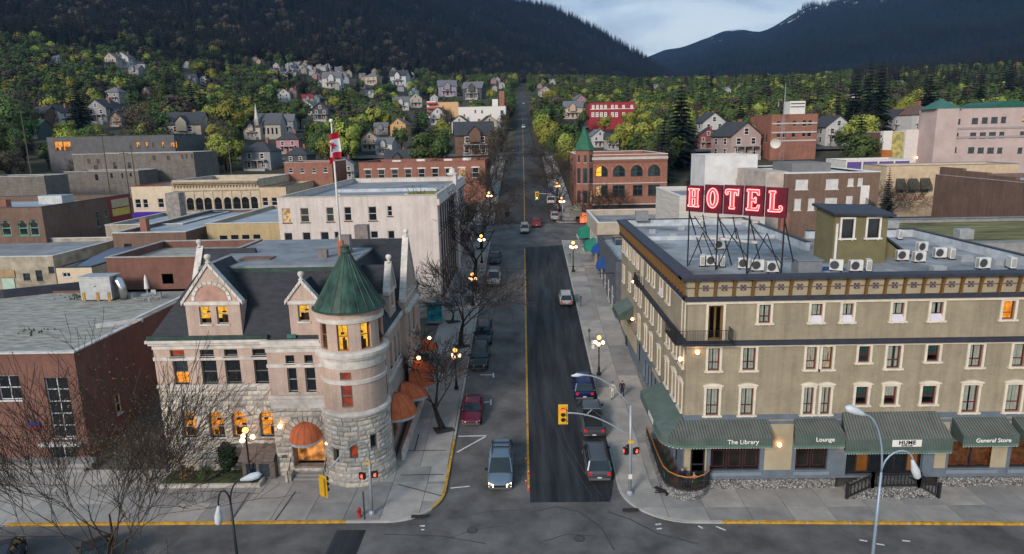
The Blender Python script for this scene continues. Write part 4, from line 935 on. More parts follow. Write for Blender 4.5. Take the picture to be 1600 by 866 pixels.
lay(lambda u, z: (tow2.P(u, z, .0), u/2.46), R(-112)*2.46, R(150)*2.46, 1.25, 5.5, loww)
tow3 = CylWall((PX, PY), 2.66); lay(lambda u, z: (tow3.P(u, z, .02), u/2.66), R(-100)*2.66, R(120)*2.66, 0, 1.2, [], .38)
def seen(s): (p, a), sc = s; d = math.dist(p, CAM); return sc[0]*sc[2]/d/d*max(.05, math.cos(a-R(15)))
stones.sort(key=seen, reverse=True)
rest = MB()
mats3 = [stone, stone2, stone3]
for i, ((p, a), sc) in enumerate(stones):
    me, src, mm = rocks[rk.randrange(len(rocks))]
    if i < 300: inst('stone', me, po, tuple(np.array(p)-np.array(po.location)), (0, 0, a), sc)
    else:
        b0 = len(rest.v); ca, sa_ = math.cos(a), math.sin(a); rest.mi = mats3.index(mm)
        for x, y, z in src.v: x, y, z = x*sc[0], y*sc[1], z*sc[2]; rest.v.append((p[0]+x*ca-y*sa_, p[1]+x*sa_+y*ca, p[2]+z))
        for f in src.f: rest._f([b0+k for k in f])
tag(rest.part('stone_courses', mats3, po), kind='stuff')
def voussoirs(w, h, wd, n, out=.1):
    r = (h[1]-h[0])/2; cx = (h[0]+h[1])/2; zc = h[3]-r
    for i in range(n):
        a0, a1 = PI*i/n+.02, PI*(i+1)/n-.02; r2 = r+wd*rk.uniform(.92, 1.05)
        pts = [w.P(cx+q*math.cos(a), zc+q*math.sin(a), -.1) for q, a in ((r, a0), (r2, a0), (r2, a1), (r, a1))]
        MB().ext(pts[::-1] if True else pts, (w.n[0]*(out+.1), w.n[1]*(out+.1), 0)).part('voussoir', rk.choice(mats3), po)
for h in ar_w: voussoirs(WW, h, .38, 9)
voussoirs(WBY, ent, .58, 13, .12)
# mansard roof, gables, flat top
e0, e1 = 11.05, 16.0
mb = MB(); X0, X1, Y0, Y1 = wx0-.2, -10.75, 47.62, 66.2; x0, x1, y0, y1 = -25.2, -13.6, 50.4, 63.6
mb.poly([(X0,Y0,e0),(X1,Y0,e0),(x1,y0,e1),(x0,y0,e1)]); mb.poly([(X1,Y0,e0),(X1,Y1,e0),(x1,y1,e1),(x1,y0,e1)]); mb.poly([(X0,Y1,e0),(X0,Y0,e0),(x0,y0,e1),(x0,y1,e1)]); mb.poly([(X1,Y1,e0),(X0,Y1,e0),(x0,y1,e1),(x1,y1,e1)])
o = mb.part('mansard_roof', slate_r, po)
MB().box(x0-.12, x1+.12, y0-.12, y1+.12, e1-.02, e1+.16).part('roof_deck', mat('po_roof_deck', (.20,.215,.235), .85, .3, .5), po, parent=o)
MB().box(x0-.15, x1+.15, y0-.18, y0-.12, e1-.45, e1-.03).part('roof_frieze', mat('dark_copper'), po, parent=o)
MB().box(X0, bx0, Y0-.18, Y0+.0, e0+.03, e0+.35).part('gutter', mat('gutter_green', (.03,.055,.05), .6, .4), po, parent=o)
MB().box(-23.2, -20.6, 52.6, 54.0, e1+.16, e1+.28).part('roof_hatch', mat('rusty_hatch', (.16,.10,.08), .9, .3), po, parent=o)
for x, y, w_, h_ in ((-15.2,55.5,.5,1.7),(-16.5,53.5,.35,.8),(-14.9,60.5,.6,1.9)): MB().box(x-w_, x+w_, y-w_*.8, y+w_*.8, e1, e1+h_).part('chimney', mat('sooty_chimney', (.20,.17,.16), .9, .3), po, parent=o)
def gable(cx, y, hw_, z0, zw, zp, wins, back=3.0, normal='front', name='gable_dormer'):
    """stone and brick gable; wins in (u0,u1,z0,z1) relative to centre"""
    w = Wall((cx, y), (1, 0)) if normal == 'front' else (Wall((cx, y), (0, 1)) if normal == 'east' else Wall((cx, y), (0, -1)))
    b = MB(); w.facade(b, -hw_, hw_, z0, zw, wins, .22); b.ext([w.P(-hw_,zw), w.P(hw_,zw), w.P(0,zp)], (-w.n[0]*.35, -w.n[1]*.35, 0))
    for s in (-1, 1): b.poly([w.P(s*hw_,z0), w.P(s*hw_,zw), w.P(s*hw_,zw,-back), w.P(s*hw_,z0,-back)][::s])
    o = b.part(name, pinkbrick, po)
    rf = MB()
    for s in (-1, 1): rf.poly([w.P(s*(hw_+.15),zw-.1,-.1), w.P(0,zp-.02,-.1), w.P(0,zp-.02,-back-1.5), w.P(s*(hw_+.15),zw-.1,-back-1.5)][::s])
    rf.part('dormer_roof', slate_r, po, parent=o)
    for s in (-1, 1):
        L = math.hypot(hw_+.3, zp-zw+.3); nseg = 6
        for k in range(nseg):
            f0, f1 = k/nseg+.01, (k+1)/nseg-.005; q = lambda f, d: (s*(hw_+.28)*(1-f), zw-.15+(zp+.12-zw+.15)*f+d)
            pts = [w.P(*q(f0,-.16),.12), w.P(*q(f1,-.16),.12), w.P(*q(f1,.14),.12), w.P(*q(f0,.14),.12)]
            MB().ext(pts, (-w.n[0]*.55, -w.n[1]*.55, 0)).part('coping_stone', trimst, po, parent=o)
    MB().lathe([(.18,0),(.22,.1),(.10,.2),(.2,.35),(.25,.5),(.2,.66),(.0,.72)], w.P(0,zp+.1,-.1), 10).part('finial_ball', trimst, po, True, parent=o)
    q = MB(); w.box(q, -hw_-.05, hw_+.05, zw-.28, zw-.02, -.02, .08); q.part('lintel_band', trimst, po, parent=o)
    for win in wins: window(po, w, *win, gw2, M['lityel'], .2, .06, .55, 0, None, sillmat=trimst)
    return o, w
g1, w1 = gable(-23.35, 47.75, 2.05, 11.1, 14.0, 16.75, [(-1.05,-.2,12.25,13.6), (.25,1.1,12.25,13.6)], 2.6)
K = 10; pts = [w1.P(1.25*math.cos(PI*i/K), 14.05+1.15*math.sin(PI*i/K)) for i in range(K+1)]; MB().ext(pts, (0,-.04,0)).part('tympanum', mat('panel_brick', (.40,.24,.19), .9, .2, 2), po, parent=g1)
for i in range(11):
    a0, a1 = PI*i/11+.02, PI*(i+1)/11-.02; MB().ext([w1.P(r*math.cos(a), 14.05+r*math.sin(a), .0) for r, a in ((1.27,a0),(1.5,a0),(1.5,a1),(1.27,a1))][::-1], (0,-.08,0)).part('voussoir', trimst, po, parent=g1)
g2, w2 = gable(-16.55, 47.75, 1.08, 11.1, 13.95, 15.35, [(-.42,.42,12.35,13.6)], 2.0)
for x, w_ in ((-25.3, .3), (-21.35, .3), (-17.55, .25)): MB().box(x-.32, x+.32, 47.50, 47.56, 11.12, 11.42).part('verdigris_flashing', verdi, po)
g3, w3 = gable(-10.45, 58.6, 2.9, 6.2, 12.0, 16.9, [(-1.1,-.35,12.4,14.0), (.35,1.1,12.4,14.0), (-1.6,-.7,8.2,10.6), (.7,1.6,8.2,10.6)], 3.5, 'east')
g4, w4 = gable(-10.95, 53.0, 1.2, 11.1, 13.6, 15.6, [(-.4,.4,12.2,13.4)], 2.0, 'east')
g5, w5 = gable(-28.25, 56.5, 2.6, 0, 11.8, 16.6, [], 3.5, 'west')
# east (street) side wall, terrace and row of awnings
mb = MB(); eh = [(50.6,51.5,7.4,9.5),(52.4,53.3,7.4,9.5),(54.0,54.8,7.4,9.5)]
WE.facade(mb, 49.0, 66.0, 6.8, 10.9, eh, .3); mb.part('brick_wall', pinkbrick, po)
mb = MB(); eh2 = [(50.2,52.6,1.4,4.4),(53.6,55.2,2.0,4.6)]; WE.facade(mb, 49.0, 66.0, -.3, 6.8, eh2, .3); mb.part('stone_wall', stone2, po)
q = MB(); w3.facade(q, -2.9, 2.9, 0, 6.2); q.part('pavilion_stone_wall', stone, po)
for a, b, c, d in eh: window(po, WE, a, b, c, d, gw, M['glass'], .25, .06, .5, 0, None, sillmat=trimst)
window(po, WE, *eh2[0], gw, M['lit'], .25, .08, None, 2, None, sill=False, name='cafe_window'); window(po, WE, *eh2[1], gw, M['lit'], .25, .08, None, 1, None, sill=False, name='cafe_window')
trim('cornice', (WE, 49.2, 55.6, 10.7, 11.0, .3), (WE, 49.2, 55.6, 6.7, 6.95, .15), (w3, -3.1, 3.1, 10.75, 11.05, .3), (w3, -3.0, 3.0, 6.1, 6.35, .15))
dome(-10.85, 51.0, 3.55, 1.55, 1.75, 1, 0, long=.12)
for y, z in ((53.9,3.9),(56.2,4.1),(58.5,4.35)): dome(-10.75 if y < 55.7 else -10.4, y, z, 1.15, 1.2, 1, 0, long=.9)
dome(-10.4, 63.8, 4.9, 1.0, 1.0, 1, 0, long=.6)
MB().hexa([(-10.1,48.9,-.1),(-9.85,48.9,-.1),(-9.6,60.5,.8),(-9.85,60.5,.8),(-10.1,48.9,1.2),(-9.85,48.9,1.2),(-9.6,60.5,2.25),(-9.85,60.5,2.25)]).part('terrace_wall', trimst, po)
for y, z in ((57.8,5.9),(64.9,5.6)): wall_lamp(po, (-10.4, y, z), (.55, 0), .17)
q = onY(*ZP(514,642), 46.7); wall_lamp(po, (q[0], 47.0, q[2]), (0, -.3), .16); wall_lamp(po, (-15.3, 46.9, 3.0), (0, -.3), .1)
# side door shed by the wing
o = MB().box(-21.9, -19.4, 46.5, 47.8, .1, 1.7).part('basement_porch', mat('weathered_timber', (.14,.115,.10), .9, .35, 2, stretch=(1,1,8)), po)
MB().hexa([(-22.1,46.3,1.7),(-19.38,46.3,1.7),(-19.38,47.78,2.5),(-22.1,47.78,2.5),(-22.1,46.3,1.8),(-19.38,46.3,1.8),(-19.38,47.78,2.6),(-22.1,47.78,2.6)]).part('porch_roof', mat('weathered_timber'), po, parent=o)
for a in (-21.6, -20.6): MB().box(a, a+.75, 46.46, 46.5, .4, 1.45).part('porch_window', M['glassb'], po, parent=o)

# flagpole behind the turret
fb = onY(533, 392, 53.0); ft = onY(517.5, 192, 53.0)
fp = thing('flagpole', 'tall white flagpole with red and white maple leaf flag rising behind the green turret', 'flagpole', (float(fb[0]), 53.0, 16.1))
MB().tube([(fb[0],53,16.1),((fb[0]+ft[0])/2,53,(16.1+ft[2])/2),tuple(ft)], [.11,.085,.05], 8).part('pole', M['white'], fp, True)
MB().sphere(tuple(ft+np.array((0,0,.15))), .16, 10, 6).part('ball', mat('ball_white', (.7,.68,.6), .4, .05), fp, True)
MB().box(fb[0]-.2, fb[0]+.2, 52.8, 53.2, 16.1, 17.6).part('pole_base', mat('rust_base', (.35,.12,.06), .8, .2), fp)
ftop = np.array(ft)-np.array((0,0,.7)); W_, H_ = 1.15, 2.05
def flagpt(u, v):  # u along drooping width, v down
    x = ftop[0]-.05+(.65-u)*W_*(.75)+.10*math.sin(u*7+v*2.2); y = 53-.15+.22*math.sin(u*8+v*1.5); z = ftop[2]-v*H_-.35*u+.10*math.sin(u*5)
    return (x, y, z)
fr_, fw_ = MB(), MB()
n = 24
for i in range(n):
    for j in range(n):
        u0, u1, v0, v1 = i/n, (i+1)/n, j/n, (j+1)/n; um, vm = (u0+u1)/2-.5, (v0+v1)/2
        (fr_ if vm < .24 or vm > .76 else fw_).poly([flagpt(u0,v0), flagpt(u0,v1), flagpt(u1,v1), flagpt(u1,v0)])
redf = mat('flag_red', (.42,.015,.03), .8, .1)
o = fw_.part('flag', mat('flag_white', (.62,.62,.66), .8, .05), fp); fr_.part('flag_red_bars', redf, fp, parent=o)
leaf = [(0,.22),(.05,.10),(.12,.13),(.10,.02),(.20,.05),(.17,-.03),(.22,-.06),(.08,-.13),(.09,-.17),(.015,-.15),(.015,-.24)]
leaf = leaf+[(-x, y) for x, y in leaf[::-1] if x > 0]
MB().poly([tuple(np.array(flagpt(.5-y*1.35, .5+x*.95))-np.array((0,.09,0))) for x, y in leaf][::-1]).part('maple_leaf', redf, fp, parent=o)

# ------------------------------------------------------------------ big brick building at the left edge
redbrick = brickmat('dark_red_brick', (.225,.088,.062), (.18,.068,.05), (.19,.14,.12), .24, .08, .3)
gravel = mat('gravel_roof', (.25,.24,.21), .95, .40, 1.4, .35, 6, c2=(.31,.30,.265), detail=9, stretch=(.5,1.6,1)); capw = mat('pale_parapet_cap', (.50,.50,.50), .7, .2)
lb = thing('brick_building', 'large red brick building with gravel roof and tall mullioned stair window at the left edge', 'building', (-50, 49.4, 0))
WL = Wall((0, 49.4), (1, 0)); fy = 49.4
UU = lambda px, py: onY(px, py, fy)[0]; ZZ = lambda px, py: onY(px, py, fy)[2]
hs_ = [(UU(77,640), UU(113,640), ZZ(95,684), ZZ(85,590)), (UU(-2,610), UU(33,610), ZZ(18,625), ZZ(10,587)), (UU(82,720), UU(122,720), ZZ(100,748), ZZ(95,698)), (-52, -48, 4.5, 7.5)]
mb = MB(); WL.facade(mb, -85, -35.6, -.4, 9.6, hs_, .25); WLE = Wall((-35.6, 0), (0, 1)); sideh = [(62.0,63.0,4.0,7.4), (53.5,54.3,2.6,4.4)]
WLE.facade(mb, 49.4, 72, -.4, 9.6, sideh, .2); mb.poly([(-85,72,0),(-35.6,72,0),(-35.6,72,9.6),(-85,72,9.6)][::-1]); mb.part('wall', redbrick, lb)
MB().poly([(-85,49.4,9.35),(-35.6,49.4,9.35),(-35.6,72,9.35),(-85,72,9.35)]).part('roof', gravel, lb)
for b_ in ((-85,-35.5,49.3,49.75,9.6,9.72),(-35.95,-35.5,49.75,57,9.6,9.72),(-36.6,-36.2,59,72,9.6,9.72)): MB().box(*b_).part('parapet_cap', capw, lb)
MB().hexa([(-38.8,57.2,9.36),(-35.6,58.9,9.36),(-35.6,59.2,9.36),(-38.8,57.5,9.36),(-38.8,57.2,9.75),(-35.5,58.9,9.75),(-35.5,59.2,9.75),(-38.8,57.5,9.75)]).part('parapet_cap', capw, lb)
MB().box(-85, -57, 69.8, 70.1, 9.35, 10.3).part('rear_parapet', navy, lb); MB().hexa([(-57,69.8,9.35),(-46,76,9.35),(-46,76.3,9.35),(-57,70.1,9.35),(-57,69.8,10.3),(-46,76,10.3),(-46,76.3,10.3),(-57,70.1,10.3)]).part('rear_parapet', navy, lb)
MB().poly([(-57,70,9.34),(-36.4,70,9.34),(-36.4,76.5,9.34),(-46,76.5,9.34)]).part('roof', gravel, lb)
wfr = mat('white_window_frame', (.55,.56,.58), .6, .1)
window(lb, WL, *hs_[0], wfr, M['glass'], .2, .07, [.2,.4,.6,.8], 1, None, name='stair_window'); window(lb, WL, *hs_[1], wfr, M['glass'], .2, .08, .5, 1, None); window(lb, WL, *hs_[2], wfr, M['glass'], .2, .07, .5, 1, None, name='entrance_window'); window(lb, WL, *hs_[3], wfr, M['glass'], .2, .07, .5, 2, None)
window(lb, WLE, *sideh[0], wfr, M['glassb'], .15, .1, .5, 0, None); window(lb, WLE, *sideh[1], wfr, M['lit'], .15, .1, .5, 0, None)
MB().box(hs_[2][0]-.6, hs_[2][1]+.6, 49.0, 49.4, hs_[2][3]+.15, hs_[2][3]+.4).part('canopy', capw, lb)
q = onY(53, 665, 49.3); o = MB().box(q[0]-.45, q[0]+.5, 49.24, 49.3, q[2]-.05, q[2]+.32).part('sign_board', mat('sign_blue', (.03,.05,.24), .6, .05), lb); MB().box(q[0]-.45, q[0]+.5, 49.25, 49.31, q[2]-.32, q[2]-.055).part('sign_board_lower', mat('sign_red', (.40,.03,.03), .6, .05), lb)
for i in range(3): MB().box(-48, hs_[2][1]+2-.4*i, 48.6-.45*i-.45, 48.6-.45*i+.8 if i == 0 else 48.6-.45*i, -.2, .75-.25*i).part('front_step', M['concrete2'], lb)
# things on its roof
p = onZ(157, 470, 9.4)
ru = thing('rooftop_unit', 'large grey air handling unit with curved duct on the gravel roof', 'air handler', (float(p[0]), float(p[1]), 9.36))
x, y = p[0], p[1]
MB().box(x-2.0, x+1.3, y, y+1.9, 9.5, 11.9).part('casing', M['galv'], ru); MB().box(x-2.1, x+1.4, y-.1, y+2.0, 11.9, 12.0).part('lid', M['galv'], ru)
MB().tube([(x+1.3,y+.9,11.4),(x+1.8,y+.8,11.3),(x+2.1,y+.7,10.7),(x+2.1,y+.7,9.4)], .45, 10).part('duct', M['chrome'], ru, True)
for k in (-1.7, -.2, 1.0): MB().box(x+k-.15, x+k+.15, y-.05, y+.05, 9.36, 10.3).part('leg', mat('rust_leg', (.35,.20,.06), .8, .2), ru)
for k in (-1.4,): MB().lathe([(.22,0),(.22,.05)], (x+k+.9,y-.02,11.0), 12).part('badge', M['white'], ru)
p = onZ(232, 470, 9.4); x, y = float(p[0]), float(p[1])
pt = thing('patio_table', 'wire mesh patio table with chairs on the gravel roof', 'table', (x, y, 9.36))
MB().lathe([(.62,.72),(.65,.75),(.62,.78)], (x,y,9.36), 16).part('table_top', M['galv'], pt); tb = MB()
for a in range(4): MB().tube([(x+.5*math.cos(a*PI/2+.7),y+.5*math.sin(a*PI/2+.7),9.36),(x+.25*math.cos(a*PI/2+.7),y+.25*math.sin(a*PI/2+.7),10.08)], .03, 5).part('leg', M['galv'], pt)
def patio_chair(x, y, rz, label, m, z=9.36):
    c = thing('patio_chair', label, 'chair', (x, y, z), 'patio chairs', rz)
    for s, me in CH: inst(s, me, c)
    return c
CH = []
q = MB().box(-.25,.25,-.25,.25,.42,.46); CH.append(('seat', q.mesh('seat', M['galv']))); q = MB().box(-.25,.25,.22,.26,.46,.92); CH.append(('backrest', q.mesh('backrest', M['galv'])))
for sx in (-1, 1):
    for sy in (-1, 1): CH.append(('leg', MB().tube([(sx*.25,sy*.27,0),(sx*.22,sy*.22,.44)], .022, 5).mesh('leg', M['galv'])))
patio_chair(x-1.15, y-.25, 1.3, 'wire patio chair left of the rooftop table', 0); patio_chair(x+1.05, y+.2, -1.4, 'wire patio chair right of the rooftop table', 0); patio_chair(x-.1, y+1.1, .1, 'wire patio chair behind the rooftop table', 0)
um = thing('patio_umbrella', 'closed white patio umbrella standing through the rooftop table', 'umbrella', (x, y, 9.36))
MB().tube([(x,y,9.36),(x,y,12.2)], .03, 6).part('pole', M['white'], um); MB().lathe([(.24,1.35),(.20,1.9),(.15,2.4),(.06,2.75),(0,2.85)], (x,y,9.36), 9, cap=True).part('folded_canopy', M['white'], um)
# ------------------------------------------------------------------ the other town buildings, each with walls, roof, parapet and windows of its own
def rects(f, Y, *rs):
    out = []
    for r in rs:
        a = onY(*f(r[0], (r[1]+r[3])/2), Y); b = onY(*f(r[2], (r[1]+r[3])/2), Y); xm = (r[0]+r[2])/2
        z1 = onY(*f(xm, r[1]), Y)[2]; z0 = onY(*f(xm, r[3]), Y)[2]; out.append((float(a[0]), float(b[0]), float(z0), float(z1)))
    return out
def building(name, label, x0, x1, y0, y1, zt, wall, roof, cap=None, front=(), east=(), west=(), frame=None, glass=None, par=.5, archf=False, group=None, side_zt=None, sillm=None, rail=.5, depth=.15, fw=.07, mull=0, capw_=.35, cat='building', lit=()):
    z0 = ground((x0+x1)/2, y0)-1.2
    r = thing(name, label, cat, ((x0+x1)/2, y0, ground((x0+x1)/2, y0)), group)
    Wf = Wall((0, y0), (1, 0)); We = Wall((x1, 0), (0, 1)); Ww = Wall((x0, 0), (0, -1)); m = MB(); zb = side_zt or zt
    Wf.facade(m, x0, x1, z0, zt, [(*w[:4], archf) for w in front], depth)
    We.facade(m, y0, y1, z0, zt, east, depth) if east or x1 < 0 else m.poly([(x1,y0,z0),(x1,y1,z0),(x1,y1,zt),(x1,y0,zt)])
    ww = [(-b, -a, c, d) for a, b, c, d in west]
    Ww.facade(m, -y1, -y0, z0, zt, ww, depth)
    m.poly([(x1,y1,z0),(x0,y1,z0),(x0,y1,zt),(x1,y1,zt)])
    m.part('wall', wall, r)
    MB().poly([(x0+.3,y0+.3,zt-par),(x1-.3,y0+.3,zt-par),(x1-.3,y1-.3,zb-par),(x0+.3,y1-.3,zb-par)]).part('roof', roof, r)
    for a, b in (((x0,y0),(x1,y0)), ((x1,y0),(x1,y1)), ((x1,y1),(x0,y1)), ((x0,y1),(x0,y0))): pass
    t_ = .3; cp = cap or capw
    for i, bx in enumerate(((x0,x1,y0,y0+t_), (x1-t_,x1,y0+t_,y1-t_), (x0,x1,y1-t_,y1), (x0,x0+t_,y0+t_,y1-t_))):
        MB().box(bx[0]+.003, bx[1]-.003, bx[2]+.003, bx[3]-.003, zt-par, zt-.002).part('parapet', wall, r)
    for bx in ((x0-.06,x1+.06,y0-.06,y0+capw_), (x1-capw_,x1+.06,y0+capw_,y1-capw_), (x0-.06,x1+.06,y1-capw_,y1+.06), (x0-.06,x0+capw_,y0+capw_,y1-capw_)):
        MB().box(*bx, zt, zt+.1).part('parapet_cap', cp, r)
    fr = frame or wfr; gl = glass or M['glass']
    for i, w in enumerate(front):
        gg = gl
        if i in lit: gg = M['litdim']
        if len(w) > 4 and w[4]: gg = w[4]
        window(r, Wf, *w[:4], fr, gg, depth-.02, fw, rail, mull, None, sillmat=sillm, arch=archf)
    for w in east: window(r, We, *w[:4], fr, gl, depth-.02, fw, rail, mull, None, sillmat=sillm)
    for w in ww: window(r, Ww, *w[:4], fr, gl, depth-.02, fw, rail, mull, None, sillmat=sillm)
    return r
def even(a, b, n, w, z0, z1): return [(a+(b-a)*(i+.5)/n-w/2, a+(b-a)*(i+.5)/n+w/2, z0, z1) for i in range(n)]
def addbox(r, name, m, x0, x1, y0, y1, z0, z1): return MB().box(x0, x1, y0, y1, z0, z1).part(name, m, r)
f5 = lambda x, y: (420+x/3.094, 160+y/3.094); f3 = lambda x, y: (160+x/4.557, 270+y/4.557); f2 = lambda x, y: (x/4.123, 270+y/4.123)
greyroof = mat('grey_roof', (.22,.23,.245), .85, .3, .3, detail=8); bluegrey = mat('pale_bluegrey_roof', (.30,.335,.37), .75, .25, .25, detail=8); darkroof = mat('tar_roof', (.11,.11,.115), .9, .3, .4, detail=8)
whiteb = brickmat('white_painted_brick', (.67,.605,.57), (.63,.565,.53), (.57,.51,.475), .24, .08, .16, wear=(.52,.43,.38)); brownb = brickmat('brown_brick', (.20,.115,.085), (.16,.09,.068), (.20,.16,.13), .24, .08, .3)
yellowb = brickmat('yellow_brick', (.52,.41,.22), (.46,.35,.18), (.42,.34,.22), .24, .08, .2); tanst = mat('tan_stucco', (.52,.40,.27), .9, .15, .8); beige = mat('stained_beige_stucco', (.30,.265,.20), .9, .3, .7, c2=(.34,.30,.235)); creamst = mat('cream_stucco', (.60,.50,.36), .9, .12, .8)
redb = brickmat('orange_red_brick', (.33,.115,.075), (.28,.095,.062), (.30,.20,.16), .24, .08, .25); buffst = mat('buff_limestone', (.50,.41,.30), .9, .2, 1.0, .1, 10); greyst = brickmat('grey_rubble', (.22,.20,.175), (.17,.155,.14), (.13,.12,.11), .7, .35, .3, mort=.03)

# white block on the street corner
wf = rects(f5, 80.6, (65,512,107,582),(153,510,195,580),(278,507,315,577),(365,505,400,573),(482,503,522,572),(573,500,597,550),(77,630,117,710),(165,628,205,708),(252,626,293,703),(318,624,350,690),(493,622,530,690),(577,620,610,697))
we = even(82, 99.5, 7, 1.35, 14.4, 17.0)+even(82, 99.5, 7, 1.35, 10.6, 13.4)+even(82, 99.5, 7, 1.35, 6.6, 9.2)+even(102.5, 117, 6, 1.35, 14.4, 17.0)+even(102.5, 117, 6, 1.35, 10.6, 13.4)
wb = building('white_block', 'three-storey whitewashed brick block beside the bare street trees', -30.0, -10.5, 80.6, 117.4, 18.8, whiteb, greyroof, cap=mat('buff_cap', (.42,.40,.33), .8, .2), front=wf, east=we, frame=mat('sash_offwhite', (.50,.48,.44), .7, .1), par=.7, sillm=mat('brown_trim', (.13,.075,.06), .8, .2), lit=(0,))
WEw = Wall((-10.5, 0), (0, 1)); brt = mat('brown_trim')
for z, d, o in ((17.35, .22, .35), (9.7, .3, .3), (13.9, .16, .12), (6.0, .2, .25)):
    q = MB(); WEw.box(q, 80.6, 117.4, z, z+d, 0, o); q.part('string_course', brt, wb)
q = MB(); WEw.box(q, 80.6, 117.4, 17.57, 18.3, 0, .25); q.part('entablature', mat('offwhite_trim', (.58,.53,.50), .8, .12), wb)
q = MB(); WEw.box(q, 99.6, 102.4, 4.8, 20.0, 0, .45); q.part('pilaster', mat('offwhite_trim'), wb); MB().lathe([(.8,0),(.9,.2),(.5,.4),(.45,.9),(0,1.1)], (-10.7,101,20.0), 8).part('pilaster_cap', mat('offwhite_trim'), wb)
q = MB(); [WEw.box(q, y-.09, y+.09, 5.5, 17.3, 0, .14) for y in np.arange(83.3, 99.5, 2.5)]; tag(q.part('mullion_posts', brt, wb), kind='stuff')
MB().box(-10.5, -8.6, 106, 116, 9.0, 9.2).part('street_balcony', brt, wb); q = MB()
for y in np.arange(106, 116.1, .5): q.box(-8.66, -8.6, y-.03, y+.03, 9.2, 10.2)
q.box(-8.68, -8.58, 106, 116, 10.2, 10.28); q.part('balcony_railing', mat('offwhite_trim'), wb)
MB().box(-27, -12.5, 96, 96.3, 18.1, 18.55).part('roof_rail', flash, wb); MB().poly([(-16,83,18.16),(-11,83,18.16),(-11,95,18.16),(-16,95,18.16)]).part('moss_patch', mat('roof_moss', (.20,.17,.03), .95, .4, 1), wb)
for x, y in ((-24,86),(-15,85)): MB().lathe([(.35,0),(.4,.2),(.3,.5),(0,.6)], (x,y,18.1), 10).part('roof_vent', M['white'], wb)

ywin = rects(f3, 92, (838,447,893,520),(918,443,972,518),(997,442,1050,518),(1077,440,1128,530))
building('yellow_brick_building', 'pale yellow brick building with four dark rear windows behind the stone roof', float(onY(322,350,92)[0]), -33.6, 92, 117, 14.4, yellowb, bluegrey, front=ywin, frame=mat('dark_frame', (.05,.05,.05), .7, .1), sillm=yellowb)
bwin = rects(f3, 88, (157,505,212,570),(312,510,358,530),(455,500,508,525)); bx_ = float(onY(175,365,88)[0])
bb_ = building('brown_brick_building', 'brown brick building with flat pale roof left of the yellow brick one', bx_, float(onY(290,362,88)[0]), 88, 117, 13.85, brownb, bluegrey, front=bwin, east=[(96,97.2,10.2,11.8)], frame=mat('dark_frame'), sillm=brownb)
addbox(bb_, 'chimney', mat('grey_chimney', (.24,.22,.20), .9, .3), -58.5, -56.3, 108, 110, 13, 17.6)
rw_ = rects(f3, 72, (425,720,505,792))
rm = building('red_brick_annex', 'low red brick building with flat gravel roof behind the rooftop table', float(onY(165,403,72)[0]), float(onY(345,397,72)[0]), 72, 84, 13.25, redbrick, gravel, cap=mat('coping_grey', (.33,.33,.32), .8, .2), front=rw_, frame=wfr, par=.8, fw=.12)
q = onY(*f3(388,672), 71.8); MB().lathe([(.02,0),(.3,.06),(.36,.16)], (0,0,0), 12, cap=False).part('satellite_dish', M['galv'], rm).location = tuple(np.array((q[0],71.8,q[2]))-np.array(rm.location)); rm.children[-1].rotation_euler = (PI/2+.4, 0, .5)
bgw = rects(f2, 80, (150,648,195,695),(232,628,275,700),(312,605,350,650))+[(-70.5,-69,8.6,10.4)]
bg_ = building('beige_building', 'stained beige stucco building with pale green door at the left edge', -92, -58.3, 80, 96, 12.2, beige, greyroof, front=bgw, frame=mat('dark_frame'), glass=M['glassb'], sillm=beige)
d_ = rects(f2, 80, (22,680,100,772))[0]; addbox(bg_, 'door_board', mat('pale_green_board', (.42,.55,.46), .8, .1), d_[0], d_[1], 79.9, 80, d_[2], d_[3]); addbox(bg_, 'door_lintel', mat('tan_board', (.35,.25,.14), .8, .2), d_[0]-.2, d_[1]+.2, 79.88, 80, d_[3]+.1, d_[3]+1.0)
cs = rects(f2, 77, (403,643,455,672))
c_ = building('cream_shed_building', 'small cream building with dark blue shed roof and one tiny window', float(onY(88,425,77)[0]), float(onY(143,420,77)[0]), 77, 92, 11.3, creamst, mat('blue_metal_roof', (.10,.13,.19), .6, .2, 1, stretch=(6,.3,1)), front=cs, frame=wfr, rail=None, mull=1, cap=navy, side_zt=12.8)
for i, (x0, x1, y0, y1, zt, m_, l_) in enumerate(((-64,-52,100,117,13.5,'grey','low grey roofed shop behind the cream shed'),(-57.9,-50.5,92.5,99.5,12.4,'beige','small beige outbuilding with brick chimney behind the cream shed'))):
    b_ = building('shop_building', l_, x0, x1, y0, y1, zt, beige, bluegrey)
    if i: addbox(b_, 'chimney', redb, -54.5, -53.6, 93, 93.9, 12, 15.2)
# large brown brick block at far left
fl = rects(f2, 95, (8,310,70,405),(118,310,178,405),(190,305,250,405)); gfr = mat('green_sash', (.12,.26,.19), .7, .15)
fb_ = building('corner_brick_block', 'big brown brick block with green arched windows and painted red wall end', -112, -69.7, 95, 117, 16.9, brownb, bluegrey, cap=mat('dark_cap', (.07,.07,.075), .8, .2), front=[(a,b,c,d) for a, b, c, d in fl], east=[(107.0,107.9,12.4,15.0),(109.3,110.2,12.4,15.0)], frame=gfr, archf=True, fw=.14, par=.9)
addbox(fb_, 'painted_wall_panel', mat('faded_red_paint', (.24,.045,.045), .9, .2, 1), -69.7, -69.66, 110.6, 117.0, 10.4, 17.0); addbox(fb_, 'painted_sign', mat('faded_yellow_sign', (.60,.45,.10), .9, .15), -69.66, -69.62, 111.4, 116.4, 13.6, 14.8); addbox(fb_, 'painted_sign', mat('faded_buff_sign', (.48,.38,.24), .9, .15), -69.66, -69.62, 111.4, 116.4, 15.0, 16.4)
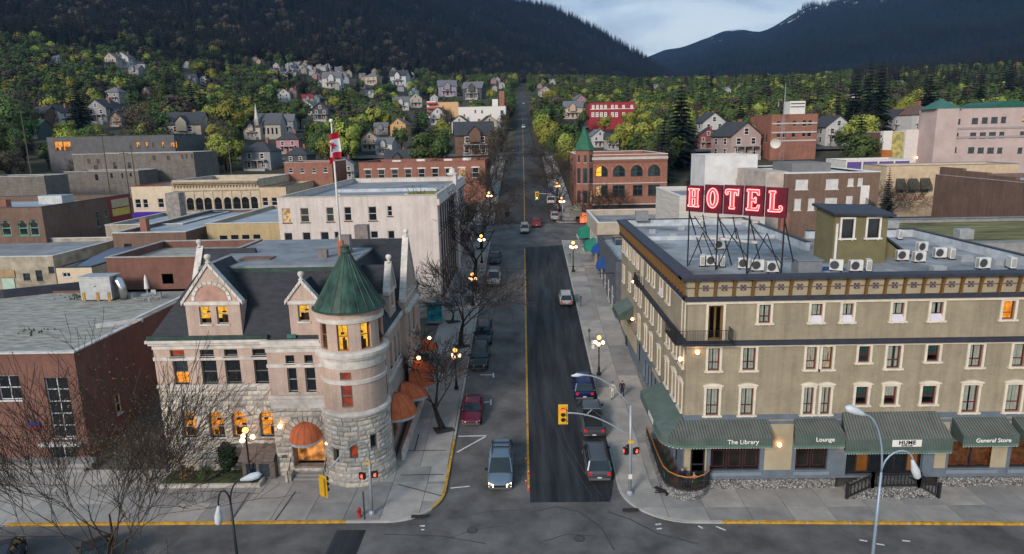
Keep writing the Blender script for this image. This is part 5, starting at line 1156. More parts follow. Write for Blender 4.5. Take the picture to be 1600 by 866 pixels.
for x, y, w, d in ((-100,104,5,3),(-92,109,4,2.5),(-84,101,4.5,3),(-98,99,3,1.6)): addbox(fb_, 'skylight', mat('skylight_dark', (.07,.075,.08), .6, .2), x-w/2, x+w/2, y-d/2, y+d/2, 15.9, 16.5)
addbox(fb_, 'roof_unit', M['galv'], -81, -77, 110, 113, 16, 17.4); addbox(fb_, 'chimney', redb, -77.5, -76.3, 97, 98, 16, 17.9)
# row on the far side of the cross street
YR = 132.0
ca = rects(f3, YR, (235,188,275,250),(290,188,325,250),(397,183,438,248),(450,180,492,247)); xa0, xa1, xb1, xc1 = [float(onY(p, 290, YR)[0]) for p in (204, 269.5, 403.5, 446)]
r_ = building('cream_shop', 'cream stucco shop with red roof edge and purple awning', xa0, xa1-.05, YR, 150, 17.25, creamst, greyroof, cap=mat('red_cornice', (.28,.04,.04), .7, .2), front=ca, capw_=.5)
addbox(r_, 'purple_awning', mat('purple_awning', (.06,.02,.30), .8, .1), xa0+.4, xa1-.5, YR-1.2, YR, 10.6, 12.2)
cb_ = [(float(onY(160+x/4.557, 315, YR)[0])-.75, float(onY(160+x/4.557, 315, YR)[0])+.75, float(onY(350,270+262/4.557,YR)[2]), float(onY(350,270+174/4.557,YR)[2])) for x in (565,625,690,752,824,892,957,1018,1080)]
r_ = building('arcaded_shop_block', 'buff stone shop block with row of arched upper windows and carved cornice', xa1, xb1, YR, 150, 18.2, buffst, darkroof, front=cb_, archf=True, frame=mat('dark_frame'), sillm=buffst, par=1.0)
Wr = Wall((0, YR), (1, 0))
for z, d, o in ((17.6,.35,.6),(17.2,.25,.35),(16.1,.12,.1),(12.1,.25,.25)):
    q = MB(); Wr.box(q, xa1, xb1, z, z+d, 0, o); q.part('cornice', mat('weathered_cornice', (.24,.20,.13), .9, .3), r_)
q = MB(); [Wr.box(q, x, x+.22, 16.85, 17.2, 0, .25) for x in np.arange(xa1+.2, xb1-.2, .62)]; tag(q.part('dentils', buffst, r_), kind='stuff')
for k in range(10):
    x = cb_[0][0]-.45+k*(cb_[-1][1]-cb_[0][0]+.9)/9; q = MB(); Wr.box(q, x-.12, x+.12, 12.35, 16.1, 0, .1); q.part('pilaster', buffst, r_)
r_ = building('tan_shop', 'tan shop with dark cornice at the end of the arcaded row', xb1+.05, xc1, YR, 150, 16.6, tanst, darkroof, front=rects(f3, YR, (1140,175,1180,235),(1205,175,1245,235)), cap=mat('weathered_cornice'))
# brick row further up on the left of the street
br = even(-37.5, -9.5, 9, 1.5, 16.4, 18.6)
r_ = building('brick_store_row', 'long low red brick store row with white window heads left of the street', -38, -8.8, 155, 176, 20.2, redb, greyroof, front=br, frame=M['white'], cap=mat('brick_cap', (.25,.10,.07), .9, .2), par=.8, lit=(7,))
Wq = Wall((0, 155), (1, 0))
for a, b, c, d in br: q = MB(); Wq.box(q, a-.2, b+.2, d, d+.28, 0, .1); q.part('lintel', M['white'], r_)
for x, y in ((-30,160),(-25,165),(-18,162),(-14,168)): addbox(r_, 'roof_vent', M['white'], x-1, x+1, y-.8, y+.8, 19.4, 20.5)
o1 = building('small_brick_building', 'small orange-red brick building with four dark windows behind the flagpole', float(onY(444,262,150)[0]), float(onY(519,262,150)[0]), 150, 162, float(onY(480,254,150)[2]), redb, greyroof, front=rects(lambda x, y: (400+x/3.81, 80+y/3.81), 150, (195,695,220,725),(262,695,287,725),(333,695,357,725),(402,690,427,722)), cap=mat('pale_cap', (.42,.36,.33), .8, .2))
# stone court house range up on the left
g0 = lambda x, y: (x/2.963, y/2.963)
s1 = building('stone_hall', 'long grey rubble stone hall with small square windows on the left slope', float(onY(112,240,178)[0]), float(onY(302,240,178)[0]), 178, 192, float(onY(200,240,178)[2]), greyst, darkroof, front=rects(g0, 178, (405,735,420,757),(447,735,463,757),(435,765,455,787),(525,752,540,782),(592,752,607,778),(707,720,722,742),(773,720,788,742),(840,715,848,735),(860,715,868,735),(885,712,893,732)), frame=mat('dark_frame'), sillm=greyst)
s2 = building('stone_annex', 'lower grey stone annex standing before the stone hall', float(onY(100,270,168)[0]), float(onY(216,270,168)[0]), 168, 177, float(onY(160,268,168)[2]), greyst, darkroof, front=rects(g0, 168, (440,808,455,835),(510,800,522,825),(562,800,570,825),(600,795,610,818)), frame=mat('dark_frame'), sillm=greyst)
lw = rects(g0, 194, (252,655,290,697),(293,655,328,697),(630,657,648,684),(672,657,686,682),(748,657,760,682),(788,660,808,682),(600,672,612,686),(705,660,715,680))
s3 = building('dark_hall', 'dark grey panelled hall with glowing orange windows and flat green roof', float(onY(74,225,194)[0]), float(onY(273,225,194)[0]), 194, 212, float(onY(170,213,194)[2]), mat('charcoal_panel', (.10,.10,.105), .8, .2, .6), mat('green_metal_roof', (.03,.07,.05), .6, .3), front=[(*w, M['lit'] if i < 6 else M['glass']) for i, w in enumerate(lw)], frame=mat('dark_frame'), cap=mat('green_metal_roof'))
building('stone_wall_building', 'low grey stone building end below the dark hall at the far left', float(onY(-30,285,150)[0]), float(onY(70,285,150)[0]), 150, 158, float(onY(30,276,150)[2]), greyst, darkroof)

# ---- right of the street
awg = mat('green_shop_awning', (.02,.22,.15), .8, .1); wallb = mat('beige_shopfront', (.40,.35,.28), .9, .15, .8)
sw = building('corner_shop', 'low beige corner shop with white roof edge and green awnings behind the hotel', 11.0, 27.5, 100, 117.4, 12.5, wallb, greyroof, cap=M['white'], west=even(101, 116.5, 6, 1.6, 7.6, 10.2), par=.9)
for y0, y1, z, m_ in ((112.6,116.4,9.8,awg),(101.4,104.4,9.4,awg)):
    MB().hexa([(9.2,y0,z-1.5),(11,y0,z-1.5),(11,y1,z-1.5),(9.2,y1,z-1.5),(9.5,y0,z-.3),(11,y0,z+.3),(11,y1,z+.3),(9.5,y1,z-.3)]).part('awning', m_, sw); addbox(sw, 'awning_skirt', M['white'], 9.17, 9.21, y0, y1, z-1.75, z-1.25)
sl = building('low_shop', 'low dark-fronted shop with skylit roof squeezed beside the hotel', 11.0, 25.0, 79.0, 99.9, 10.6, mat('slate_shopfront', (.09,.10,.12), .8, .2), bluegrey, cap=mat('dark_cap'), west=even(80, 99, 5, 2.4, 4.2, 6.8), par=.6)
for y in (95, 97.5): addbox(sl, 'skylight', M['glassb'], 13, 17, y-.8, y+.8, 10, 10.8)
banner = mat('blue_banner', (.015,.07,.26), .7, .2, 3)
for y, z, s_, m_ in ((97.5,9.6,1.5,banner),(91.0,8.6,1.5,banner)):
    MB().hexa([(9.9,y-.9,z-1.2),(11,y-.9,z-1.2),(11,y+.9,z-1.2),(9.9,y+.9,z-1.2),(10.1,y-.9,z-.4),(11,y-.9,z+.3),(11,y+.9,z+.3),(10.1,y+.9,z-.4)]).part('awning', m_, sl)
q = MB().lathe([(.85,-.05),(.85,.05)], (0,0,0), 16).part('oval_sign', mat('brown_sign', (.12,.04,.03), .6, .2), sl); q.location = tuple(np.array((10.0,80.6,8.1))-np.array(sl.location)); q.rotation_euler = (PI/2, 0, 0); q.scale = (1.0, .62, 1)
MB().box(9.0, 11.2, 80.55, 80.65, 8.75, 8.85).part('sign_bracket', M['black'], sl)
MB().lathe([(.6,-.03),(.6,.03)], (0,0,0), 16).part('oval_sign', mat('pale_blue_sign', (.45,.55,.65), .6, .2), sl).location = tuple(np.array((9.86,91.0,7.8))-np.array(sl.location)); sl.children[-1].rotation_euler = (0, PI/2, 0)

# red brick block with arched windows and green turret
fk = lambda x, y: (870+x/4.811, 180+y/4.811); YK = 131.0
k1 = rects(fk, YK, (290,380,383,463),(422,377,512,462),(556,374,645,460),(686,370,776,457)); k2 = rects(fk, YK, (290,528,383,612),(420,526,512,608),(572,524,645,604),(686,522,774,602))
kw = building('brick_bank_block', 'three-storey red brick block with four big arched windows and green corner turret', 10.9, 27.9, YK, 158, 21.6, redb, greyroof, front=[(*w, [M['litdim'], M['glass']] if i == 0 else None) for i, w in enumerate(k2)], west=even(133.5, 157, 9, 1.2, 12.4, 14.8)+even(133.5, 157, 9, 1.2, 16.6, 19.4), frame=mat('dark_green_sash', (.03,.05,.045), .6, .1), cap=M['white'], mull=1, rail=.62, par=.8, fw=.12)
WK = Wall((0, YK), (1, 0))
for i, (a, b, c, d) in enumerate(k1):
    window(kw, WK, a, b, c, d, mat('dark_green_sash'), [M['lityel'] if i == 0 else M['glassb'], M['glass']], -.02, .12, .42, 1, None, arch=True, sill=False, name='arched_window')
    for j in range(11):
        a0, a1 = PI*j/11+.02, PI*(j+1)/11-.02; r0 = (b-a)/2; cx, zc = (a+b)/2, d-r0
        MB().ext([WK.P(cx+r*math.cos(t_), zc+r*math.sin(t_), .0) for r, t_ in ((r0,a0),(r0+.32,a0),(r0+.32,a1),(r0,a1))][::-1], (0,-.12,0)).part('voussoir', mat('brick_arch', (.36,.15,.10), .9, .2), kw)
for z, d, o, m_ in ((20.7,.5,.35,mat('pale_cornice', (.45,.42,.40), .8, .15)),(20.4,.25,.2,redb),(16.05,.18,.1,mat('pale_cornice')),(11.3,.6,.12,mat('shop_sign_band', (.02,.02,.022), .6, .1)),(11.95,.18,.16,mat('pale_cornice'))):
    q = MB(); WK.box(q, 13.2, 27.9, z, z+d, 0, o); q.part('cornice', m_, kw)
q = MB(); [WK.box(q, x, x+.16, 20.1, 20.4, 0, .18) for x in np.arange(13.3, 27.7, .42)]; tag(q.part('dentils', redb, kw), kind='stuff')
tc_ = (11.9, 131.7); MB().lathe([(1.75,-2),(1.75,2.2)], (tc_[0],tc_[1],8.5), 8, a0=PI/8, a1=2*PI+PI/8).part('turret_shop', mat('shopfront_dark', (.05,.03,.025), .7, .2), kw)
o = MB().lathe([(1.75,11.0),(1.75,22.6)], (tc_[0],tc_[1],0), 8, a0=PI/8, a1=2*PI+PI/8).part('turret_wall', redb, kw)
MB().lathe([(2.05,22.6),(1.95,22.9),(1.2,24.6),(.5,26.2),(.0,27.2)], (tc_[0],tc_[1],0), 8, a0=PI/8, a1=2*PI+PI/8).part('turret_roof', mat('green_turret_copper', (.025,.11,.065), .55, .3), kw, parent=o); MB().tube([(tc_[0],tc_[1],27.1),(tc_[0],tc_[1],28.6)], .05, 5).part('finial', M['black'], kw, parent=o)
for z0, z1, w_ in ((12.4,14.9,.95),(16.3,19.2,.95),(20.3,21.7,.6)):
    for a in (-45, 0, 45):
        t_ = R(a); Wt = Wall((tc_[0]+1.62*math.sin(t_), tc_[1]-1.62*math.cos(t_)), (math.cos(t_), math.sin(t_)))
        window(kw, Wt, -w_/2+.08, w_/2-.08, z0, z1, mat('dark_green_sash'), M['litdim'] if (a == 45 and z0 < 13) else M['glassb'], -.03, .08, .5, 0, None, sill=True, sillmat=mat('pale_cornice'))
MB().lathe([(1.9,10.6),(1.9,11.0)], (tc_[0],tc_[1],0), 8, a0=PI/8, a1=2*PI+PI/8).part('turret_band', mat('shop_sign_band'), kw)
MB().hexa([(9.0,129.4,10.0),(11.3,129.4,10.0),(11.3,133,10.0),(9.0,133,10.0),(9.7,129.8,11.6),(11.2,129.8,12.3),(11.2,133,12.3),(9.7,133,11.6)]).part('awning', mat('olive_awning', (.16,.16,.12), .85, .15), kw)
addbox(kw, 'shop_window', M['glassb'], 14, 27.4, 130.93, 130.96, 9.0, 11.0); addbox(kw, 'lit_shop_window', litmat('red_shop_light', (1,.22,.08), .7), 10.9, 13.3, 129.92, 129.95, 8.7, 10.7)
for x in (14.6, 19.8): wall_lamp(kw, (x, YK, 10.6), (0, -.6), .22)

# buildings behind the hotel
fr3 = lambda x, y: (1150+x/3.331, 80+y/3.331)
bw = [(*w, mat('boarded_window', (.52,.52,.51), .8, .15)) for w in rects(fr3, 95, (310,668,375,720),(468,665,533,718),(582,662,612,702),(634,660,660,700),(303,768,338,828),(375,766,408,828),(462,763,525,822),(572,753,606,810))]
bo = building('boarded_brick_building', 'brown brick building with boarded white windows and iron fire stair', float(onY(1227,275,95)[0]), float(onY(1376,268,95)[0]), 95, 117, 19.6, brownb, M['white'], cap=mat('white_roof_edge', (.62,.65,.66), .7, .12), front=bw, frame=M['white'], rail=None, fw=.05, capw_=.9, par=.3)
addbox(bo, 'plain_side', mat('bare_brick_side', (.42,.36,.32), .9, .25, .6), float(onY(1198,275,95)[0]), float(onY(1227,275,95)[0])-.02, 95.4, 117, 8, 19.9)
addbox(bo, 'roof_penthouse', mat('grey_cladding', (.16,.16,.165), .8, .15), float(onY(1237,265,104)[0]), float(onY(1298,262,104)[0]), 104, 112, 19, float(onY(1260,255,104)[2]))
fs = MB(); p0 = onY(*fr3(680,700), 94.6); p1 = onY(*fr3(722,830), 94.2)
addbox(bo, 'door', M['white'], p0[0]-.6, p0[0]+.6, 94.9, 94.95, p0[2]-2.6, p0[2]); fs.bar((p0[0],94.5,p0[2]-2.7),(p1[0],94.2,p1[2]), .12); fs.bar((p0[0],94.5,p0[2]-1.7),(p1[0],94.2,p1[2]+1), .06); fs.box(p0[0]-1.2,p0[0]+1.2,93.8,94.9,p0[2]-2.8,p0[2]-2.65)
for k in range(8): t_ = k/7; fs.bar((p0[0]+(p1[0]-p0[0])*t_,94.4,p0[2]-2.7+(p1[2]-p0[2]+2.7)*t_),(p0[0]+(p1[0]-p0[0])*t_,94.4,p0[2]-1.7+(p1[2]-p0[2]+2.7)*t_), .05)
fs.part('fire_stair', M['black'], bo)
ww_ = building('white_walled_building', 'blank white walled building behind the red rooftop sign', float(onY(1102,250,108)[0]), float(onY(1184,250,108)[0]), 108, 117, float(onY(1140,243,108)[2]), mat('white_wall_paint', (.58,.58,.58), .85, .15, .5), greyroof, cap=M['white'])
for px, py in ((1153,283),(1165,280)): q = onY(px, py, 107.9); addbox(ww_, 'wall_vent', M['galv'], q[0]-.3, q[0]+.3, 107.6, 108, q[2]-.4, q[2]+.4)
sb_ = building('white_rear_building', 'low white clapboard rear building under the red rooftop sign', float(onY(1062,305,84)[0]), float(onY(1198,300,84)[0]), 84, 99, float(onY(1130,306,84)[2]), mat('grubby_white_siding', (.50,.47,.43), .9, .2, .8, stretch=(.3,.3,8)), greyroof, cap=M['white'])
addbox(sb_, 'chimney', redb, float(onY(1226,355,84)[0])-.5, float(onY(1226,355,84)[0])+.5, 84, 85, 8, float(onY(1226,332,84)[2]))
ms = building('mossy_roof_building', 'wide low building with mossy yellow-green roof behind the hotel', float(onY(1372,322,80)[0]), 84, 70, 90, 13.6, mat('grey_stucco', (.25,.25,.25), .9, .2), mat('mossy_roof', (.115,.105,.045), .95, .6, .35, detail=9, c2=(.16,.15,.06), stretch=(.5,2,1)), cap=mat('bluegrey_coping', (.17,.20,.23), .7, .2), capw_=.5)
for x, y in ((50,76),(58,74),(46,84)): addbox(ms, 'roof_unit', M['galv'], x-.8, x+.8, y-.6, y+.6, 13.1, 14.2)
rb_ = building('stepped_brick_building', 'dark brick building with stepped parapet at the right edge', 71.0, 112, 88, 117, 17.6, brownb, bluegrey, cap=mat('pale_cap'), par=.8)
for k in range(4): addbox(rb_, 'parapet_step', brownb, 71, 71.6, 92+k*6, 98+k*6, 17.6, 17.9+.35*k)
YT = 131.0
tw = [(*w, M['glass']) for w in rects(fr3, YT, (832,690,870,735),(895,690,935,735),(957,688,1000,732))]
tb_ = building('tan_theatre', 'long tan stucco building with dark window awnings and painted lettering', float(onY(1385,270,YT)[0]), float(onY(1590,270,YT)[0]), YT, 140, float(onY(1490,258,YT)[2]), tanst, bluegrey, front=tw, cap=mat('bluegrey_coping'), frame=mat('dark_frame'))
for w in tw: MB().hexa([(w[0]-.2,YT-1.2,w[2]+.6),(w[1]+.2,YT-1.2,w[2]+.6),(w[1]+.2,YT,w[2]+.6),(w[0]-.2,YT,w[2]+.6),(w[0]-.2,YT-1.1,w[2]+1.1),(w[1]+.2,YT-1.1,w[2]+1.1),(w[1]+.1,YT,w[3]+1),(w[0]-.1,YT,w[3]+1)]).part('awning', mat('dark_window_awning', (.06,.06,.045), .9, .2), tb_)
q = onY(1422, 309, YT-.1); lettering('SON TEAR', 1.25, (q[0], YT-.06, q[2]-.5), tb_, mat('faded_red_letters', (.42,.16,.13), .9, .2), off=.02)
ps = building('purple_trim_shop', 'low white shop with purple trim panels beyond the cross street', float(onY(1322,255,150)[0]), float(onY(1426,255,150)[0]), 150, 160, float(onY(1370,250,150)[2]), M['white'], bluegrey, cap=M['white'])
for k in range(4): a = ps.location.x; x0_ = float(onY(1324+k*25,256,149.9)[0]); x1_ = float(onY(1346+k*25,256,149.9)[0]); addbox(ps, 'purple_panel', mat('purple_panel', (.11,.07,.24), .7, .1), x0_, x1_, 149.9, 149.96, ps.location.z, float(onY(1370,252.5,150)[2]))
# up the right-hand slope
fh = building('brick_fire_hall', 'three-storey red brick hall with pale bands and radio masts beyond the hotel sign', float(onY(1205,200,215)[0]), float(onY(1277,200,215)[0]), 215, 235, float(onY(1240,179,215)[2]), redb, greyroof, front=rects(fr3, 215, (212,365,230,392),(295,362,312,390),(347,360,364,390),(377,360,393,388),(212,420,230,448),(242,422,258,448),(290,420,308,447),(345,418,360,445),(372,418,390,445)), frame=mat('dark_frame'), sillm=mat('pale_cornice'), west=even(217, 233, 5, 1.2, 22, 24.5), cap=mat('brick_cap'))
for py in (190, 204, 217): z_ = float(onY(1240, py+4, 214.9)[2]); addbox(fh, 'string_course', mat('pale_cornice'), float(onY(1206,200,215)[0]), float(onY(1276,200,215)[0]), 214.8, 215, z_, z_+.45)
a0 = float(onY(1234,170,222)[0]); a1 = float(onY(1258,170,222)[0]); zt_ = float(onY(1246,158,222)[2]); zb_ = float(onY(1246,180,222)[2])
o = addbox(fh, 'belfry', M['white'], a0, a1, 222, 227, zb_-2, zt_)
for py in (162, 167): z_ = float(onY(1246,py,221.9)[2]); addbox(fh, 'belfry_band', mat('dark_cap'), a0+.2, a1-.2, 221.9, 222, z_-.15, z_+.15)
for k in (.3, .7): x = a0+(a1-a0)*k; MB().lathe([(.7,-.02),(.7,.02)], (0,0,0), 12).part('belfry_opening', M['black'], fh).location = tuple(np.array((x, 221.9, zb_+.3))-np.array(fh.location)); fh.children[-1].rotation_euler = (PI/2, 0, 0)
pk = mat('pink_panel', (.45,.35,.33), .85, .12, .3)
YO = 172; po_r = [(1070,355,1092,385),(1095,353,1122,383),(1138,353,1168,380),(1228,348,1260,378),(1280,345,1310,375),(1328,343,1362,374),(1380,341,1406,372),(1490,337,1510,366),(1055,428,1072,455),(1086,428,1114,455),(1130,426,1158,455),(1218,424,1250,454),(1268,423,1300,453),(1316,421,1352,452),(1370,420,1396,451),(1478,418,1500,448),(1046,500,1064,527),(1078,500,1104,527),(1120,500,1148,527),(1208,500,1240,530),(1258,502,1290,530),(1308,502,1342,531),(1360,502,1386,531),(1466,502,1490,531)]
pf = building('pink_office_block', 'pink panelled three-storey office block with dark square windows at upper right', float(onY(1462,210,YO)[0]), float(onY(1640,210,YO)[0]), YO, 180, float(onY(1530,170,YO)[2]), pk, greyroof, front=[(*w, M['litdim'] if i in (1,7) else None) for i, w in enumerate(rects(fr3, YO, *po_r))], frame=mat('dark_frame'), glass=M['glassb'], cap=mat('pink_cap', (.45,.36,.34), .8, .1), rail=None, mull=1, west=even(173, 179, 1, 2, 22, 24))
for py in (202, 216): z_ = float(onY(1530,py,YO)[2]); addbox(pf, 'string_course', mat('grey_band', (.30,.27,.27), .8, .1), float(onY(1463,210,YO)[0]), float(onY(1639,210,YO)[0]), YO-.15, YO, z_, z_+.5)
x0_, x1_ = float(onY(1462,165,YO-1)[0]), float(onY(1504,165,YO-1)[0]); zc_ = float(onY(1480,170,YO-1)[2]); xm = (x0_+x1_)/2
addbox(pf, 'stair_tower', pk, x0_+.6, x1_-.6, YO-1, YO+6, zc_-14, zc_)
MB().lathe([(4.9,0),(0,2.6)], (xm,YO+2.5,zc_), 4, a0=PI/4, a1=2*PI+PI/4).part('tower_roof', mat('teal_metal', (.04,.13,.105), .6, .15), pf)
q = MB(); K = 12; rr_ = 5; cx_ = float(onY(1575,160,190)[0]); zb_ = float(onY(1575,172,190)[2])
q.ext([(cx_+rr_*math.cos(PI*i/K), 188, zb_+.5*rr_*math.sin(PI*i/K)) for i in range(K+1)], (0, 16, 0)); q.part('vaulted_roof', mat('dark_green_metal', (.02,.10,.07), .6, .2), pf)
gb = building('glass_front_building', 'lit glass-fronted office with white stair tower and brick end', float(onY(1378,225,180)[0]), float(onY(1462,225,180)[0]), 180, 196, float(onY(1420,206,180)[2]), redbrick, greyroof, front=rects(fr3, 180, (932,425,972,448),(985,425,1020,448),(930,472,968,498),(922,515,990,545)), frame=mat('dark_frame'), glass=M['litdim'], rail=None, mull=2)
x0_ = float(onY(1391,230,179)[0]); x1_ = float(onY(1410,230,179)[0]); x2_ = float(onY(1430,230,179)[0]); zt_ = float(onY(1405,203,179)[2])
addbox(gb, 'glazed_bay', litmat('green_lit_lobby', (.6,.48,.15), .25, (.10,.14,.08), 1.0), x0_, x1_, 178.8, 180, gb.location.z, zt_-.5); addbox(gb, 'stair_tower', mat('white_concrete', (.60,.56,.54), .8, .1), x1_, x2_, 178.0, 180, gb.location.z, zt_); addbox(gb, 'side_wing', M['white'], float(onY(1378,220,179)[0]), x0_, 178.5, 180, gb.location.z+1, zt_-.2)
addbox(gb, 'porch', mat('orange_timber', (.38,.13,.03), .7, .2), float(onY(1371,240,176)[0]), float(onY(1394,240,176)[0]), 176, 180, gb.location.z, float(onY(1385,235,176)[2]))
wall_lamp(gb, (x2_+.2, 178, gb.location.z+4.5), (0, -.4), .35)
# red school-like terrace, tan flats, white hall on the slope
fc = lambda x, y: (780+x/3.331, 80+y/3.331); YS = 330
rdp = mat('crimson_brick', (.28,.03,.04), .85, .15)
rs_ = rects(fc, YS, *[(x, 280, x+14, 300) for x in (482,504,525,546,582,603,640,683)])+rects(fc, YS, *[(x, 318, x+15, 342) for x in (480,502,524,546,582,603,640,683)])
re_ = building('red_terrace', 'crimson two-storey terrace with white window surrounds on the slope', float(onY(921,175,YS)[0]), float(onY(992,175,YS)[0]), YS, 345, float(onY(957,160,YS)[2]), rdp, greyroof, front=rs_, frame=M['white'], fw=.45, glass=M['glassb'], cap=mat('dark_red_cap', (.15,.02,.03), .8, .1))
for py in (171,): z_ = float(onY(950,py,YS)[2]); addbox(re_, 'string_course', M['white'], float(onY(922,175,YS)[0]), float(onY(991,175,YS)[0]), YS-.2, YS, z_, z_+.3)
ft_ = lambda x, y: (400+x/3.81, 80+y/3.81)
tf = building('tan_flats', 'tan apartment building with red balconies on the far slope', float(onY(681,165,420)[0]), float(onY(716,165,420)[0]), 420, 432, float(onY(698,160,420)[2]), mat('warm_tan', (.58,.36,.19), .9, .1), greyroof)
for k in range(3): z_ = tf.location.z+2.4+k*2.9; addbox(tf, 'red_balcony', mat('red_balcony', (.36,.05,.04), .7, .1), float(onY(666,165,418)[0]), float(onY(682,165,418)[0]), 418, 421, z_, z_+1.0)
addbox(tf, 'balcony_block', M['white'], float(onY(667,165,421)[0]), float(onY(681,165,421)[0]), 421, 430, tf.location.z, tf.location.z+10)
wh = building('white_hall', 'long white hall with grey roof and tower beside the upper street', float(onY(716,172,330)[0]), float(onY(790,172,330)[0]), 330, 345, float(onY(750,167,330)[2]), M['white'], greyroof, front=rects(ft_, 330, (1300,350,1312,370),(1340,352,1352,372),(1455,352,1475,400)), glass=M['glassb'], east=even(332, 344, 4, 1.2, 30, 33))
addbox(wh, 'tower', M['white'], float(onY(769,160,334)[0]), float(onY(778,160,334)[0]), 334, 337, wh.location.z+5, float(onY(773,155,334)[2])); addbox(wh, 'brick_chimney', redb, float(onY(780,160,334)[0]), float(onY(788,160,334)[0]), 335, 338, wh.location.z+5, float(onY(784,142,334)[2]))
# ------------------------------------------------------------------ rooftop HOTEL sign: five panels on a steel frame
SA, SB = np.array((12.75, 51.9)), np.array((18.15, 46.5)); sdv = (SB-SA)/np.linalg.norm(SB-SA)
WSg = Wall((float(SA[0]), float(SA[1])), (float(sdv[0]), float(sdv[1])))
def sgn(px, py):
    d = ray(px, py); n = np.array((WSg.n[0], WSg.n[1], 0)); a = np.array((SA[0], SA[1], 0)); t_ = n.dot(a-CAM)/n.dot(d); p = CAM+d*t_
    return float((p[:2]-SA).dot(sdv)), float(p[2])
sign = thing('rooftop_sign', 'red neon HOTEL sign of five dark panels on a steel frame on the roof', 'sign', (12.75, 51.9, 15.22))
pmat = mat('sign_panel_maroon', (.10,.008,.020), .45, .2); neon = mat('neon_tube', (.9,.2,.2), .4, 0, emit=(1,.15,.14), estr=2.2); face = mat('neon_letter_face', (.5,.03,.04), .5, .1, emit=(1,.035,.05), estr=.7)
def ell(cx, cy, rx, ry, n=26): return [(cx+rx*math.cos(2*PI*i/n), cy+ry*math.sin(2*PI*i/n)) for i in range(n)]
GL = {   # outlines on a 1 x 1.5 grid, old western slab serifs
 'H': [[(0,0),(.46,0),(.46,.12),(.38,.16),(.38,.66),(.62,.66),(.62,.16),(.54,.12),(.54,0),(1,0),(1,.12),(.90,.16),(.90,1.34),(1,1.38),(1,1.5),(.54,1.5),(.54,1.38),(.62,1.34),(.62,.84),(.38,.84),(.38,1.34),(.46,1.38),(.46,1.5),(0,1.5),(0,1.38),(.10,1.34),(.10,.16),(0,.12)]],
 'O': [ell(.5,.75,.47,.76), ell(.5,.75,.19,.54)],
 'T': [[(.28,0),(.72,0),(.72,.11),(.64,.16),(.64,1.26),(.78,1.24),(.84,1.02),(.97,1.0),(1.0,1.5),(.92,1.44),(.12,1.46),(-.04,1.40),(-.08,1.20),(.02,1.04),(.14,1.06),(.16,1.18),(.08,1.22),(.14,1.29),(.36,1.28),(.36,.16),(.28,.11)]],
 'E': [[(0,0),(.92,0),(1.0,.42),(.88,.40),(.76,.18),(.40,.16),(.40,.66),(.58,.66),(.64,.54),(.72,.54),(.72,.96),(.64,.96),(.58,.84),(.40,.84),(.40,1.32),(.74,1.30),(.84,1.12),(.95,1.10),(.93,1.5),(0,1.5),(0,1.38),(.12,1.34),(.12,.16),(0,.12)]],
 'L': [[(0,0),(.86,0),(1.02,.10),(1.06,.30),(.96,.46),(.82,.44),(.80,.30),(.90,.26),(.80,.16),(.40,.17),(.40,1.34),(.50,1.38),(.50,1.5),(0,1.5),(0,1.38),(.12,1.34),(.12,.16),(0,.12)]],
}
pans = [('H',(1073,289.5),(1096.3,331.8)), ('O',(1101.6,288.6),(1126.7,334.4)), ('T',(1131.7,289),(1158,336.4)), ('E',(1163.7,290),(1191.5,339.2)), ('L',(1197.4,292.5),(1226.9,341.4))]
for ch, tl, br_ in pans:
    u0, z1 = sgn(*tl); u1, z0 = sgn(*br_); q = MB(); WSg.box(q, u0, u1, z0, z1, -.22, 0); pn = q.part('sign_panel', pmat, sign)
    W_, H_ = (u1-u0), (z1-z0); s = min(W_*.78, H_*.68/1.5); ou, oz = (u0+u1)/2-s/2, (z0+z1)/2-.75*s+.04*H_
    loops = [[(ou+x*s, oz+y*s) for x, y in L] for L in GL[ch]]
    f = MB()
    if len(loops) == 2:
        a, b = loops
        for i in range(len(a)): j = (i+1) % len(a); f.poly([WSg.P(*a[i],.03), WSg.P(*a[j],.03), WSg.P(*b[j],.03), WSg.P(*b[i],.03)])
    else: f.poly([WSg.P(*p, .03) for p in loops[0]])
    fo = f.part('letter', face, sign, parent=pn)
    for L in loops: MB().tube([WSg.P(*p, .08) for p in L+[L[0]]], .036, 5).part('neon_tube', neon, sign, parent=pn)
LU = np.linalg.norm(SB-SA)
for u in (.05, 2.5, 5.0, LU-.05): q = WSg.P(u, 15.22, -.12); MB().bar(q, (q[0],q[1],21.3), .09).part('post', M['black'], sign)
bk = lambda u, z, o: WSg.P(u, z, o)
for u in (.05, 2.5, 5.0, LU-.05): MB().bar(bk(u,19.4,-.15), bk(u,15.24,-2.6), .07).part('brace', M['black'], sign)
for (ua, za), (ub, zb_) in (((.05,15.3),(1.2,18.0)),((1.2,18.0),(2.5,15.3)),((.4,19.2),(2.5,16.6)),((2.5,15.3),(3.9,18.6)),((3.9,18.6),(5.0,15.3)),((2.6,19.0),(5.0,16.4)),((5.0,15.3),(6.3,18.4)),((6.3,18.4),(LU-.05,15.3)),((5.0,19.0),(LU-.05,16.2))): MB().bar(bk(ua,za,-.3), bk(ub,zb_,-.3), .06).part('diagonal', M['black'], sign)
for z in (19.05, 17.55): MB().bar(bk(.2,z,-1.0), bk(5.3,z-.0,-1.0), .32, .16).part('catwalk_beam', mat('weathered_white_beam', (.48,.45,.44), .8, .2), sign)
for u in (1.2, 3.7): MB().bar(bk(u,19.4,-.15), bk(u,17.4,-1.0), .06).part('hanger', M['black'], sign)

